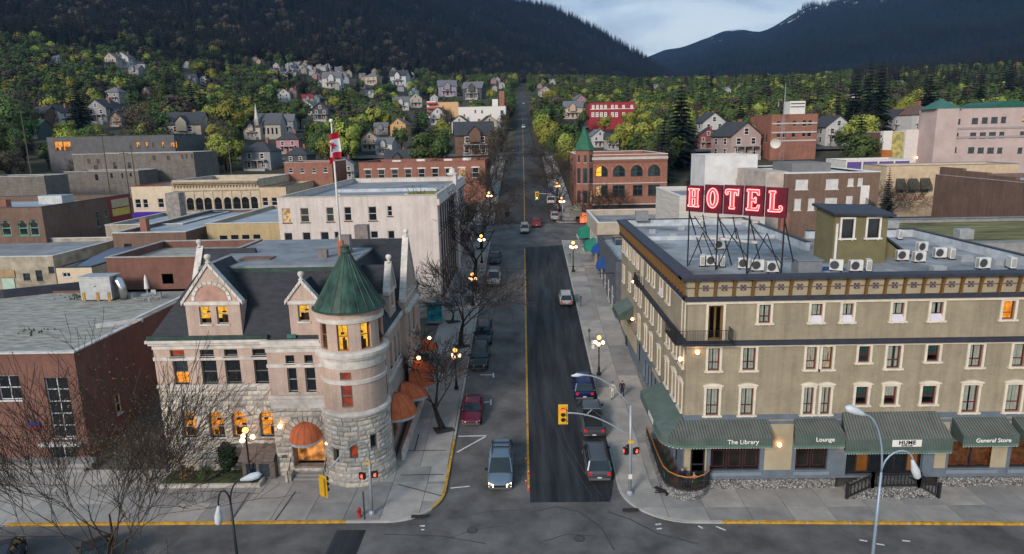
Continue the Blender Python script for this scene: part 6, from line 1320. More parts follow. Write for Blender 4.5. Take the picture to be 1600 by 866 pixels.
# ------------------------------------------------------------------ air conditioners on the hotel roof
acw = mat('ac_casing', (.60,.60,.57), .6, .12); acd = mat('ac_grille', (.05,.055,.06), .6, .1)
def ac_parts():
    P = [('casing', MB().box(-.46,.46,-.18,.18,.10,.88).mesh('casing', acw)), ('fan_grille', MB().ext([(-.12+.30*math.cos(2*PI*i/16), -.185, .49+.30*math.sin(2*PI*i/16)) for i in range(16)], (0,-.02,0)).mesh('fan_grille', acd))]
    q = MB(); [q.box(-.462,-.458,-.15+.04*i,-.13+.04*i,.16,.82) for i in range(7)]; [q.box(.458,.464,-.15+.04*i,-.13+.04*i,.16,.82) for i in range(7)]
    P.append(('side_louvres', q.mesh('side_louvres', acd)))
    for x in (-.34, .34): P.append(('foot', MB().box(x-.05,x+.05,-.24,.24,0,.10).mesh('foot', M['rubber'])))
    h = MB().lathe([(.31,-.012),(.33,0),(.31,.012)], (0,0,0), 16, cap=False); h.v = [(x-.12, -.20+z, .49+y) for x, y, z in h.v]; P.append(('fan_ring', h.mesh('fan_ring', M['galv']))); return P
ACP = ac_parts(); f6 = lambda x, y: (1200+x/4.0, 340+y/4.0); fs_ = lambda x, y: (1060+x/5.094, 280+y/5.094)
acs = [(f6,425,335,-.5,'nearest the roof vent box'),(f6,545,338,0,'beside the blue tarp, facing the street'),(f6,625,335,1.2,'turned sideways at the end of the trio'),(f6,835,270,0,'large one by the lean-to roof'),(f6,940,280,.1,'right of the lean-to roof'),(f6,1070,255,0,'in the middle of the right roof'),(f6,1140,258,1.3,'turned sideways in the middle of the right roof'),(f6,958,215,.2,'low behind the lean-to corner'),(f6,820,135,1.3,'alone behind the penthouse'),(f6,1340,322,.1,'near the right roof edge, fan side out'),(f6,1515,318,1.3,'last towards the right edge, louvre side out'),(f6,325,240,-1.0,'against the penthouse wall'),(fs_,195,690,1.2,'leftmost under the neon sign'),(fs_,262,692,0,'second from the left under the neon sign'),(fs_,350,695,1.3,'dark louvred, third under the neon sign'),(fs_,520,715,-.1,'tall one in the middle under the neon sign'),(fs_,625,732,-.1,'second from the right under the neon sign'),(fs_,745,745,0,'beside the grey vent box under the neon sign'),(fs_,325,560,0,'further back beneath the sign frame'),(fs_,185,385,1.2,'far back near the left roof edge')]
for f_, x, y, rz, where in acs:
    p = onZ(*f_(x, y), 15.24)
    r = thing('air_conditioner', 'white rooftop air conditioner '+where, 'air conditioner', (float(p[0]), float(p[1]), 15.24), 'air conditioners on the hotel roof', rz)
    for n_, me in ACP: inst(n_, me, r)

# ------------------------------------------------------------------ vehicles
def car_parts(kind, paint):
    """local space: +Y is forward, wheels on z = 0"""
    S = dict(van=dict(L=4.9,W=1.96,H=1.76,hood=1.0,belt=1.02,rf=1.55,rr=.22,nose=.78,wb=(1.45,-1.50)), suv=dict(L=4.75,W=1.92,H=1.74,hood=1.25,belt=1.05,rf=1.0,rr=.35,nose=.88,wb=(1.45,-1.35)),
             sedan=dict(L=4.6,W=1.80,H=1.44,hood=1.35,belt=.90,rf=.85,rr=.55,nose=.70,wb=(1.40,-1.30),boot=.85), hatch=dict(L=4.1,W=1.72,H=1.52,hood=.95,belt=.92,rf=.9,rr=.35,nose=.74,wb=(1.25,-1.25)), pickup=dict(L=5.6,W=1.98,H=1.85,hood=1.35,belt=1.12,rf=.75,rr=.35,nose=.98,wb=(1.75,-1.65),bed=2.0))[kind]
    L, W, H = S['L'], S['W'], S['H']; h = W/2; y1, y0 = L/2, -L/2; bt = S['belt']; P = []; boot = S.get('boot', 0); bed = S.get('bed', 0)
    st = [(y0, .86*h, .40, bt-.22), (y0+.10, .95*h, .26, bt-.06), (y0+.5, h, .22, bt), (y0+1.2, h, .20, bt), (0, h, .20, bt), (y1-S['hood']-.25, h, .20, bt-.02), (y1-S['hood']*.6, .985*h, .22, bt-.08), (y1-.35, .95*h, .24, S['nose']+.02), (y1-.08, .86*h, .28, S['nose']-.12), (y1, .74*h, .36, S['nose']-.30)]
    b = MB()
    for y, w, zb, zt in st:
        for x, z in ((w*.80,zb),(w*.97,zb+.12),(w,zb+(zt-zb)*.5),(w*.985,zt-.10),(w*.92,zt),(w*.55,zt+.03),(0,zt+.04),(-w*.55,zt+.03),(-w*.92,zt),(-w*.985,zt-.10),(-w,zb+(zt-zb)*.5),(-w*.97,zb+.12),(-w*.80,zb)): b.v.append((x, y, z))
    k = 13
    for i in range(len(st)-1):
        for j in range(k-1): b._f((i*k+j, (i+1)*k+j, (i+1)*k+j+1, i*k+j+1))
        b._f((i*k+k-1, (i+1)*k+k-1, (i+1)*k, i*k))
    b._f([j for j in range(k)]); b._f([(len(st)-1)*k+j for j in range(k-1, -1, -1)])
    P.append(('body', b.mesh('body', paint, smooth=True), None))
    # greenhouse
    yb0, yb1 = y0+.12+boot+bed, y1-S['hood']; yr0, yr1 = yb0+S['rr'], yb1-S['rf']*.62; wb, wr = h*.90, h*.74; zb, zr = bt+.02, H-.05
    if kind == 'pickup': yr0 = yb0+.12
    g_ = [(-wb,yb0,zb),(wb,yb0,zb),(wb,yb1,zb),(-wb,yb1,zb),(-wr,yr0,zr),(wr,yr0,zr),(wr,yr1,zr),(-wr,yr1,zr)]
    gm = mat('car_glass', (.012,.02,.024), .06, .2, spec=.7)
    for n_, q in (('windshield',(2,3,7,6)),('rear_window',(0,1,5,4)),('side_window',(1,2,6,5)),('side_window',(3,0,4,7))): P.append((n_, MB().poly([g_[i] for i in q]).mesh(n_, gm), None))
    r = MB(); K = 4
    for j, (dz, e) in enumerate(((0,0),(.045,.03),(.06,.10))):
        r.v += [(-wr+e,yr0+e,zr+dz),(wr-e,yr0+e,zr+dz),(wr-e,yr1-e,zr+dz),(-wr+e,yr1-e,zr+dz)]
    for j in range(2):
        for i in range(4): r._f((j*4+i, j*4+(i+1)%4, (j+1)*4+(i+1)%4, (j+1)*4+i))
    r._f((8,9,10,11)); P.append(('roof', r.mesh('roof', paint, smooth=True), None))
    pl = MB()
    for a, c in ((0,4),(1,5),(2,6),(3,7)): pl.bar(g_[a], g_[c], .09, .07)
    for s in (-1, 1):
        for f_ in (.38, .68): pl.bar((s*wb,yb0+(yb1-yb0)*f_,zb), (s*wr,yr0+(yr1-yr0)*f_,zr), .06)
    P.append(('pillars', pl.mesh('pillars', paint), None))
    if kind in ('van', 'suv'):
        for s in (-1, 1): P.append(('roof_rail', MB().tube([(s*wr*.9,yr0+.2,zr+.06),(s*wr*.9,yr0+.3,zr+.13),(s*wr*.9,yr1-.4,zr+.13),(s*wr*.9,yr1-.3,zr+.06)], .025, 5).mesh('roof_rail', M['black']), None))
        if kind == 'van':
            for f_ in (.25, .5): y = yr0+(yr1-yr0)*f_; P.append(('roof_bar', MB().box(-wr*.9,wr*.9,y-.05,y+.05,zr+.10,zr+.14).mesh('roof_bar', M['black']), None))
    if kind == 'pickup':
        P.append(('cargo_bed', MB().box(-h*.82,h*.82,y0+.12,yb0-.05,bt+.045,bt+.055).mesh('cargo_bed', mat('bed_liner', (.02,.02,.02), .8, .1)), None))
        for s in (-1, 1): P.append(('bed_rail', MB().box(s*h*.82-.06,s*h*.82+.06,y0+.1,yb0-.05,bt+.03,bt+.16).mesh('bed_rail', paint), None))
        hr = MB(); hr.bar((-h*.8,yb0-.1,H+.02),(h*.8,yb0-.1,H+.02), .07)
        for i in range(11): x = -h*.78+i*h*1.56/10; hr.bar((x,yb0-.1,bt+.1),(x,yb0-.1,H+.02), .035)
        hr.bar((-h*.7,yb0-.6,bt+.3),(0,yb0-.15,H-.05), .05); hr.bar((h*.7,yb0-.6,bt+.3),(0,yb0-.15,H-.05), .05); P.append(('headache_rack', hr.mesh('headache_rack', M['chrome']), None))
        P.append(('tailgate', MB().box(-h*.8,h*.8,y0+.02,y0+.10,.62,bt+.12).mesh('tailgate', paint), None))
    for s in (-1, 1):
        for ya, yb in (((yb0+.45, yb0+1.42), (yb0+1.45, yb1-.15)) if kind != 'pickup' else ((yb0+.05, yb0+.85), (yb0+.88, yb1-.1))):
            dm_ = MB()
            for z_a, z_b, xa, xb in ((.36,.62,.985,1.0),(.62,bt-.10,1.0,.985)): dm_.poly([(s*(h*xa+.008),ya,z_a),(s*(h*xa+.008),yb,z_a),(s*(h*xb+.008),yb,z_b),(s*(h*xb+.008),ya,z_b)][::s])
            P.append(('door', dm_.mesh('door', paint), ((0,0,0), 0, MB().box(s*h+.0-.02,s*h+.03,ya+.08,ya+.26,bt-.24,bt-.20).mesh('handle', M['chrome']))))
    ty = MB(); ty.lathe([(.20,-.10),(.30,-.11),(.34,-.08),(.345,0),(.34,.08),(.30,.11),(.20,.10)], (0,0,0), 18, cap=False); ty.v = [(z, x, y) for x, y, z in ty.v]
    rm_ = MB().lathe([(.0,.075),(.08,.09),(.19,.07),(.215,.09)], (0,0,0), 14, cap=False); rm_.v = [(z, x, y) for x, y, z in rm_.v]; tm = ty.mesh('wheel', M['rubber'], smooth=True); rmm = rm_.mesh('rim', M['galv'])
    for s in (-1, 1):
        for y in S['wb']: P.append(('wheel', tm, ((s*(h-.10), y, .345), 0 if s > 0 else PI, rmm)))
    hl = mat('headlight_on', (.9,.85,.8), .2, 0, emit=(1,.55,.25), estr=5) if paint.name == 'paint_steel_blue' else mat('headlight_off', (.55,.56,.58), .15, .1)
    tl = mat('taillight', (.30,.012,.015), .3, .1, emit=(1,.03,.03), estr=.15)
    for s in (-1, 1):
        P.append(('headlight', MB().hexa([(s*h*.50,y1+.02,S['nose']-.36),(s*h*.84,y1-.05,S['nose']-.34),(s*h*.84,y1-.2,S['nose']-.34),(s*h*.50,y1-.1,S['nose']-.36),(s*h*.50,y1-.03,S['nose']-.13),(s*h*.86,y1-.16,S['nose']-.07),(s*h*.86,y1-.3,S['nose']-.07),(s*h*.50,y1-.15,S['nose']-.12)]).mesh('headlight', hl), None))
        P.append(('taillight', MB().box(s*h*.72-.12,s*h*.72+.12,y0-.02,y0+.12,bt-.32,bt-.10).mesh('taillight', tl), None))
        P.append(('mirror', MB().box(s*(h+.10)-.09,s*(h+.10)+.09,yb1-.42,yb1-.28,bt+.02,bt+.18).bar((s*h*.9,yb1-.35,bt+.05),(s*(h+.08),yb1-.35,bt+.08),.04).mesh('mirror', M['black']), None))
    P.append(('grille', MB().box(-h*.46,h*.46,y1-.09,y1+.012,S['nose']-.34,S['nose']-.2).mesh('grille', M['black']), None)); P.append(('front_bumper', MB().box(-h*.80,h*.80,y1-.20,y1+.03,.30,.44).mesh('front_bumper', mat('bumper_grey', (.10,.105,.11), .5, .1)), None)); P.append(('rear_bumper', MB().box(-h*.84,h*.84,y0-.05,y0+.15,.34,.50).mesh('rear_bumper', M['chrome'] if kind == 'pickup' else mat('bumper_grey')), None))
    P.append(('licence_plate', MB().box(-.16,.16,y0-.065,y0-.05,.52,.62).mesh('licence_plate', M['white']), None)); return P
def paint(name, c, rough=.28, metal=.35): return mat('paint_'+name, c, rough, .06, .5, metal=metal, spec=.5)
PC = dict(steel=paint('steel_blue', (.115,.165,.215)), maroon=paint('maroon', (.12,.012,.035)), green=paint('dark_green', (.02,.035,.035)), dark=paint('charcoal_blue', (.025,.035,.05)), silver=paint('silver', (.42,.42,.40)), navy=paint('navy', (.012,.02,.09)), black=paint('black', (.012,.013,.016)), grey=paint('gunmetal', (.075,.085,.10)), white=paint('white_car', (.62,.62,.62), .35, .0), tan=paint('champagne', (.40,.36,.30)), red=paint('red_car', (.30,.02,.02)))
CARC = {}
def car(kind, colr, p, away, label, rz=None, group='cars along the street', slope=None):
    key = (kind, colr)
    if key not in CARC: CARC[key] = car_parts(kind, PC[colr])
    x, y = p[0], p[1]; z = ground(x, y); sl = math.atan(.1) if (y > 46 and slope is None) else (slope or 0)
    r = thing('pickup_truck' if kind == 'pickup' else 'parked_car' if 'parked' in label else 'car', label, {'van':'minivan','suv':'suv','sedan':'car','hatch':'car','pickup':'pickup truck'}[kind], (float(x), float(y), float(z)+.012), group)
    a = (0 if away else PI) if rz is None else rz; r.rotation_euler = (sl*math.cos(a), -sl*math.sin(a)*-1 if False else sl*math.sin(a)*-1*-1 if False else 0, a)
    if abs(math.cos(a)) < .5: r.rotation_euler = (0, sl*(-1 if math.sin(a) > 0 else 1)*1, a)
    for n_, me, w in CARC[key]:
        o = inst(n_, me, r)
        if w: o.location = w[0]; o.rotation_euler = (0, 0, w[1]); inst('handle' if n_ == 'door' else 'rim', w[2], o)
    return r
def gp(px, py): return hit(px, py)
car('van', 'steel', (-2.1, 47.15), False, 'steel blue minivan with headlights on driving towards the crossing')
car('sedan', 'maroon', (gp(738,655)[0], gp(738,648)[1]), False, 'maroon sedan parked at the left kerb')
car('suv', 'green', (gp(750,568)[0], gp(750,566)[1]), False, 'dark green suv parked at the left kerb under the bare tree')
car('suv', 'dark', (gp(756,532)[0], gp(756,530)[1]), False, 'charcoal suv parked behind the dark green one')
car('van', 'silver', (gp(772,441)[0], gp(772,441)[1]), False, 'pale silver van parked further up the left kerb')
car('sedan', 'dark', (gp(774,408)[0], gp(774,408)[1]), False, 'dark sedan parked beside the whitewashed block')
car('hatch', 'silver', (gp(884,474)[0], gp(884,472)[1]), True, 'silver hatchback driving uphill on the new asphalt')
car('suv', 'navy', (gp(910,614)[0]+.05, gp(910,610)[1]), True, 'navy blue suv parked in front of the pickup truck')
car('pickup', 'grey', (gp(926,672)[0]-.05, gp(926,662)[1]), True, 'dark grey pickup truck with open bed and rack parked at the right kerb')
car('suv', 'grey', (gp(934,742)[0], gp(934,728)[1]), True, 'gunmetal grey suv parked nearest the crossing at the right kerb')
car('sedan', 'red', (gp(838,352)[0], gp(838,352)[1]), True, 'dark red car waiting beyond the second crossing')
car('hatch', 'tan', (gp(820,362)[0], gp(820,362)[1]), False, 'small tan car coming down through the second crossing')
for i, (px, py, k, c, l) in enumerate(((867,342,'sedan','silver','silver car parked by the far corner lamp'),(864,331,'sedan','dark','dark car parked second up from the far corner'),(861,317,'van','white','white van parked up the right kerb beyond the crossing'),(859,303,'suv','navy','blue suv parked ahead of the white van'))): car(k, c, gp(px, py), True, l)
car('suv', 'dark', (-32.5, 36.0), False, 'dark blue car parked at the bottom left corner', rz=R(28)); car('sedan', 'black', (-27.0, 36.6), True, 'black car parked under the branches at bottom left', rz=R(28))
for i, (px, py, k, c, l) in enumerate(((790,250,'suv','dark','dark suv parked far up the left kerb'),(805,236,'sedan','black','black car parked at the far street crest'),(818,200,'sedan','white','tiny white car high up the street'),(818,163,'sedan','silver','tiny pale car at the top of the street'),(829,236,'sedan','dark','dark car parked right near the far crest'))): car(k, c, gp(px, py), False, l, group='cars far up the street')
for i, (px, py, c) in enumerate(((389,237,'navy'),(398,234,'red'),(405,232,'navy'),(416,227,'grey'),(341,253,'dark'),(236,281,'white'),(738,160,'white'))): car('sedan', c, gp(px, py), True, ['navy blue car first in the row below the church', 'dark red car in the row below the church', 'navy blue car behind the red one below the church', 'grey car last in the row below the church', 'dark car parked by the stone hall', 'white car parked below the stone hall', 'white car parked among the far houses'][i], rz=R(-40) if i < 5 else R(80), group='cars on the hillside streets', slope=0)

# ------------------------------------------------------------------ street lamps
def lamp_proto():
    P = [('post', MB().lathe([(.22,0),(.22,.25),(.13,.32),(.12,.8),(.07,.95),(.06,3.3),(.08,3.35),(.05,3.45),(.05,3.75)], (0,0,0), 10).mesh('post', M['black'], smooth=False), None)]
    am = MB(); gs = []
    for a in (0, 2*PI/3, 4*PI/3):
        x, y = .42*math.cos(a+.3), .42*math.sin(a+.3); am.tube([(0,0,3.15),(x*.6,y*.6,3.05),(x,y,3.1),(x,y,3.2)], .03, 6); gs.append((x, y, 3.36))
    P.append(('arms', am.mesh('arms', M['black']), None)); gm_ = MB().sphere((0,0,0), .175, 12, 8).mesh('lamp_globe', M['globe'], smooth=True); go = MB().sphere((0,0,0), .21, 12, 8).mesh('lamp_globe', M['globeo'], smooth=True)
    for g_ in gs: P.append(('lamp_globe', gm_, g_))
    P.append(('lamp_globe', go, (0, 0, 3.93))); return P
LP = lamp_proto()
def lamp(x, y, label, sc=1.0, z=None, rz=0):
    r = thing('street_lamp', label, 'street lamp', (float(x), float(y), float(ground(x, y)+.13 if z is None else z)), 'globe street lamps', rz); r.scale = (sc,)*3
    for n_, me, l in LP: inst(n_, me, r, l or (0,0,0))
    return r
p = onZ(*ZP(416,830), .13); lamp(p[0], p[1], 'globe street lamp beside the evergreen shrub', 1.08)
p = gp(936, 588); lamp(7.25, p[1], 'globe street lamp on the right kerb by the walking people', 1.0)
p = gp(896, 426); lamp(7.25, p[1], 'globe street lamp on the right kerb near the blue banners', 1.12)
lamp(-6.85, 61.0, 'globe street lamp on the left kerb by the orange awnings'); lamp(-6.85, 84.5, 'globe street lamp on the left kerb by the pale silver van', 1.05); lamp(-6.85, 104, 'globe street lamp on the left kerb beside the whitewashed block', 1.1)
lamp(7.5, 132.5, 'globe street lamp at the turret corner', 1.15); lamp(7.5, 150, 'globe street lamp up the right kerb past the turret', 1.15); lamp(-7.3, 140, 'globe street lamp by the brick store row corner', 1.15)
def davit(x, y, heads, knee, label, m, hm, zb=0.0):
    r = thing('street_light', label, 'street light', (x, y, zb)); q = MB().tube([(x,y,0),(x,y,knee*.55),(x,y,knee)], [.11,.085,.06], 8); q.part('pole', m, r, True)
    MB().lathe([(.2,0),(.2,.35),(.12,.45)], (x,y,zb), 10).part('pole_base', m, r)
    for hx, hz in heads:
        s = 1 if hx > x else -1; dz = hz-knee; dx = hx-x
        pts = [(x+dx*(1-math.cos(t_)), y, knee+(dz)*math.sin(t_)) if dz > 1.2 else (x+dx*.5*(1-math.cos(2*t_)), y, knee+.9*math.sin(2*t_)*1.0+dz*(t_/(PI/2))) for t_ in [PI/2*i/10 for i in range(11)]]
        MB().tube(pts, .05, 6).part('arm', m, r, True)
        e = Vector(pts[-1]); d = (e-Vector(pts[-3])).normalized(); q = MB(); q.v = []; q.tube([e-d*.1, e+d*.15, e+d*.55, e+d*.95, e+d*1.1], [.07,.13,.22,.20,.06], 10); q.part('luminaire', hm, r, True)
    return r
blug = mat('pale_blue_steel', (.28,.36,.46), .45, .1, metal=.3); lum = mat('luminaire_housing', (.50,.55,.60), .5, .1)
davit(18.9, 33.0, [(17.7, 10.9), (20.5, 8.2)], 7.6, 'tall pale blue twin-arm street light before the hotel entrance', blug, lum)
davit(-16.4, 33.0, [(-15.6, 7.55), (-17.1, 5.9)], 6.1, 'dark twin-arm street light at the bottom left', mat('dark_steel', (.02,.024,.03), .5, .1), lum)

# ------------------------------------------------------------------ traffic signals
yel = mat('signal_yellow', (.62,.36,.02), .5, .1); sigred = mat('signal_red_lit', (.8,.05,.03), .3, 0, emit=(1,.03,.015), estr=3); sigoff = mat('signal_lens_dark', (.03,.025,.02), .3, .1); hand = mat('walk_signal_lit', (.8,.1,.05), .3, 0, emit=(1,.05,.03), estr=1.8); siggreen = mat('signal_green_lit', (.1,.8,.3), .3, 0, emit=(.25,1,.35), estr=2)
def head(r, p, rz, lit=0, m=yel, s=1.0):
    """three-lens signal head facing -Y before rotation"""
    o = MB().box(-.20,.20,-.02,.22,-.55,.55).part('signal_head', m); o.parent = r; o.location = tuple(np.array(p)-np.array(r.location)); o.rotation_euler = (0,0,rz); o.scale = (s,)*3
    bp_ = MB().box(-.30,.30,.06,.09,-.66,.66).part('backplate', m); bp_.parent = o
    for i, z in enumerate((.34, 0, -.34)):
        l = MB().ext([(.13*math.cos(2*PI*k/14), -.025, z+.13*math.sin(2*PI*k/14)) for k in range(14)], (0,-.012,0)).part('lens', ([sigred, sigoff, siggreen][i] if i == lit else sigoff)); l.parent = o
        v = MB().lathe([(.15,0),(.15,.2)], (0,0,0), 12, cap=False, a0=-.2, a1=PI+.2); v.v = [(x, -.03-w, z+y) for x, y, w in v.v]; v = v.part('visor', M['black']); v.parent = o
    return o
def ped(r, p, rz):
    o = MB().box(-.22,.22,-.02,.18,-.22,.22).part('pedestrian_signal', M['black']); o.parent = r; o.location = tuple(np.array(p)-np.array(r.location)); o.rotation_euler = (0,0,rz)
    h_ = MB().box(-.06,.07,-.035,-.021,-.12,.04)
    for i in range(4): h_.box(-.06+.035*i,-.035+.035*i,-.035,-.021,.045,.15-.02*abs(i-1.5))
    h_.box(-.11,-.065,-.035,-.021,-.06,.02); h_ = h_.part('hand_symbol', hand); h_.parent = o; return o
sg = thing('traffic_signal', 'grey double-arm traffic signal pole with red light on the right corner', 'traffic light', (7.3, 43.9, .13))
MB().tube([(7.3,43.9,.13),(7.3,43.9,3.5),(7.25,43.9,7.0)], [.14,.12,.09], 10).part('pole', M['steel'], sg, True); MB().lathe([(.24,0),(.24,.15),(.16,.3)], (7.3,43.9,.13), 10).part('pole_base', M['steel'], sg)
def arm(r, x, y, z0, x1, z1, rad=.055): MB().tube([(x+(x1-x)*.5*(1-math.cos(t_)) if False else x+(x1-x)*(t_-math.sin(t_)*.25)/(PI/2-.25), y, z0+(z1-z0)*math.sin(t_)) for t_ in [PI/2*i/14 for i in range(15)]], rad, 7).part('arm', M['steel'], r, True)
arm(sg, 7.25, 43.9, 6.9, 3.9, 9.25); arm(sg, 7.28, 43.9, 4.6, 2.75, 6.45)
MB().tube([(4.0,43.9,9.25),(3.5,43.9,9.25),(3.1,43.9,9.2)], [.07,.15,.05], 8).part('luminaire', lum, sg, True)
head(sg, (2.52, 43.8, 6.35), 0, 0, yel, 1.12)
ped(sg, (7.72, 43.75, 3.55), .5); ped(sg, (6.85, 43.9, 3.5), -1.4); head(sg, (7.1, 44.0, 3.6), -1.9, 1, M['black'], .6); MB().box(7.16,7.42,43.72,43.78,1.4,1.75).part('push_button_sign', M['white'], sg); MB().box(7.1,7.5,43.74,43.8,4.15,4.35).part('yellow_sign', yel, sg)
sg = thing('traffic_signal', 'grey traffic signal pole with curved arm and yellow head before the round tower', 'traffic light', (-10.9, 41.6, .13))
MB().tube([(-10.9,41.6,.13),(-10.8,41.6,4.3)], [.12,.09], 10).part('pole', M['steel'], sg, True); MB().lathe([(.22,0),(.22,.15),(.15,.3)], (-10.9,41.6,.13), 10).part('pole_base', M['steel'], sg)
MB().tube([(-10.8,41.6,4.2),(-10.75,41.55,5.0),(-11.0,41.4,5.6),(-11.5,41.0,5.75),(-12.0,40.5,5.55),(-13.0,39.4,4.6)], .055, 7).part('arm', M['steel'], sg, True)
MB().tube([(-13.0,39.4,4.6),(-13.15,39.2,4.35)], .03, 5).part('hanger', M['steel'], sg)
head(sg, (-13.2, 39.15, 3.7), 2.6, 1, yel, 1.12); ped(sg, (-11.35, 41.4, 3.1), -.3); ped(sg, (-10.45, 41.4, 3.2), .3); MB().box(-11.0,-10.7,41.3,41.36,4.0,4.2).part('yellow_sign', yel, sg)
for x, y, hx, lab, lit in ((7.6,131.5,2.6,'traffic signal with lit green at the second crossing',2),(-7.2,117.0,-3.0,'traffic signal seen from behind at the second crossing',-1)):
    z = ground(x, y); sg = thing('traffic_signal', lab, 'traffic light', (x, y, z+.12)); MB().tube([(x,y,z+.12),(x,y,z+5)], .1, 8).part('pole', M['steel'], sg, True)
    MB().tube([(x,y,z+4.6),(x+(hx-x)*.5,y,z+5.7),(hx,y,z+5.9)], .06, 6).part('arm', M['steel'], sg, True); head(sg, (hx, y-.1, z+5.4), 0 if lit == 2 else PI, lit, yel if lit == 2 else M['black'], 1.25)

# ------------------------------------------------------------------ small street things
p = onZ(562, 808, .13); hy = thing('fire_hydrant', 'small red fire hydrant on the corner pavement before the round tower', 'hydrant', (float(p[0]), float(p[1]), .135)); redp = mat('hydrant_red', (.35,.02,.02), .5, .15)
MB().lathe([(.16,0),(.16,.06),(.11,.08),(.11,.5),(.14,.52),(.13,.6),(.05,.70),(.03,.76)], (p[0],p[1],.135), 12).part('barrel', redp, hy, True); MB().tube([(p[0]-.2,p[1],.52),(p[0]+.2,p[1],.52)], .06, 8).part('side_caps', redp, hy)
for i, (px, py, l) in enumerate(((924,536,'black double parking meter by the silver hatchback lane'),(893,412,'black parking meter near the far right lamp'),(900,520-38,'black parking meter beside the silver hatchback'))):
    p = gp(px, py); x, y, z = 7.1, float(p[1]), float(ground(7.1, p[1])+.13); r = thing('parking_meter', l, 'parking meter', (x, y, z)); MB().tube([(x,y,z),(x,y,z+1.15)], .035, 6).part('post', M['black'], r); MB().box(x-.12,x+.12,y-.08,y+.08,z+1.15,z+1.5).part('meter_head', mat('meter_grey', (.06,.06,.065), .5, .1), r)
p = gp(929, 566); r = thing('parking_sign', 'small white parking sign on a thin post by the right kerb lamp', 'sign', (7.0, float(p[1]), float(ground(7, p[1])+.13))); z = r.location.z
MB().tube([(7,p[1],z),(7,p[1],z+2.3)], .025, 5).part('post', M['galv'], r)
for k in range(2): MB().box(6.85,7.15,p[1]-.03,p[1]-.015,z+1.35+.5*k,z+1.78+.5*k).part('sign_plate', M['white'], r)
p = gp(982, 541); r = thing('sandwich_board', 'black sandwich board standing on the pavement by the hotel side door', 'sign board', (float(p[0]), float(p[1]), float(ground(p[0], p[1])+.135))); x, y, z = r.location
for s in (-1, 1): MB().hexa([(x-.32,y+s*.30,z),(x+.32,y+s*.30,z),(x+.32,y+s*.26,z),(x-.32,y+s*.26,z),(x-.32,y+s*.06,z+1.1),(x+.32,y+s*.06,z+1.1),(x+.32,y+s*.02,z+1.1),(x-.32,y+s*.02,z+1.1)]).part('board', M['black'], r)
MB().hexa([(x-.14,y-.252,z+.55),(x+.14,y-.252,z+.55),(x+.14,y-.242,z+.55),(x-.14,y-.242,z+.55),(x-.14,y-.15,z+.85),(x+.14,y-.15,z+.85),(x+.14,y-.14,z+.85),(x-.14,y-.14,z+.85)]).part('emblem', M['white'], r)
p = gp(680, 505); r = thing('painted_kiosk', 'blue and teal painted utility kiosk on the left pavement', 'utility box', (float(p[0]), float(p[1]), float(ground(p[0], p[1])+.13))); x, y, z = r.location
MB().box(x-.85,x+.85,y-.5,y+.5,z,z+2.3).part('cabinet', mat('kiosk_mural', (.01,.09,.26), .6, .5, 1.4, c2=(.03,.35,.36)), r); MB().box(x-.95,x+.95,y-.6,y+.6,z+2.3,z+2.4).part('cap', mat('kiosk_cap', (.06,.20,.30), .6, .2), r); MB().box(x-1.0,x+1.0,y-.65,y+.65,z,z+.25).part('plinth', M['concrete2'], r)
for i, y in enumerate((44.7, 45.6, 46.9, 48.6)):
    r = thing('delineator_post', ['lowest','second','third','topmost'][i]+' red delineator on the yellow centre line', 'delineator', (.03 if i % 2 == 0 else -.18, y, float(ground(0, y))), 'red delineators'); z = r.location.z; x = r.location.x
    MB().lathe([(.10,.0),(.10,.03),(.035,.04),(.03,.42),(0,.44)], (x,y,z+.012), 8).part('post', mat('delineator_red', (.55,.05,.02), .6, .1), r); MB().lathe([(.037,.28),(.037,.36)], (x,y,z+.012), 8).part('reflector', M['white'], r)
gx = onZ(1052-87, 783, .0)
for px, py, l in ((985,797,'iron storm drain grate at the right corner kerb'),(655,807,'iron storm drain grate at the left corner kerb')):
    p = onZ(px, py, .14); r = thing('drain_grate', l, 'drain', (float(p[0]), float(p[1]), .14)); x, y = p[0], p[1]; MB().box(x-.55,x+.55,y-.2,y+.2,.138,.146).part('frame', M['black'], r)
    for k in range(7): MB().box(x-.5+k*.15,x-.42+k*.15,y-.16,y+.16,.146,.152).part('grate_bar', mat('iron_rust', (.05,.04,.035), .8, .2), r)
p = onZ(1000,775,.0)
for px, py, l in ((738,829,'round iron manhole cover in the crossing below the minivan'),(905,842,'round iron manhole cover in the crossing below the new asphalt')):
    p = onZ(px, py); r = thing('manhole_cover', l, 'manhole', (float(p[0]), float(p[1]), .005)); MB().lathe([(.36,0),(.36,.012)], (p[0],p[1],.004), 20).part('ring', mat('iron_rust'), r); MB().lathe([(.30,.012),(.30,.018)], (p[0],p[1],.004), 20).part('lid', mat('manhole_iron', (.07,.068,.066), .7, .3, 8), r)
# planter with evergreen shrub bed edge before the wing
r = thing('planter_bed', 'low stone edged planting bed before the arched windows', 'planter', (-24.0, 45.9, .13))
MB().box(-27.9,-20.2,45.35,45.55,.13,.42).part('edging', stone2, r); MB().box(-20.4,-20.2,45.55,46.9,.13,.419).part('edging', stone2, r); MB().box(-28,-20.4,45.55,47.7,.10,.34).part('soil', mat('bed_soil', (.05,.045,.028), 1, .5, 3, .5, 8, c2=(.06,.085,.03)), r)
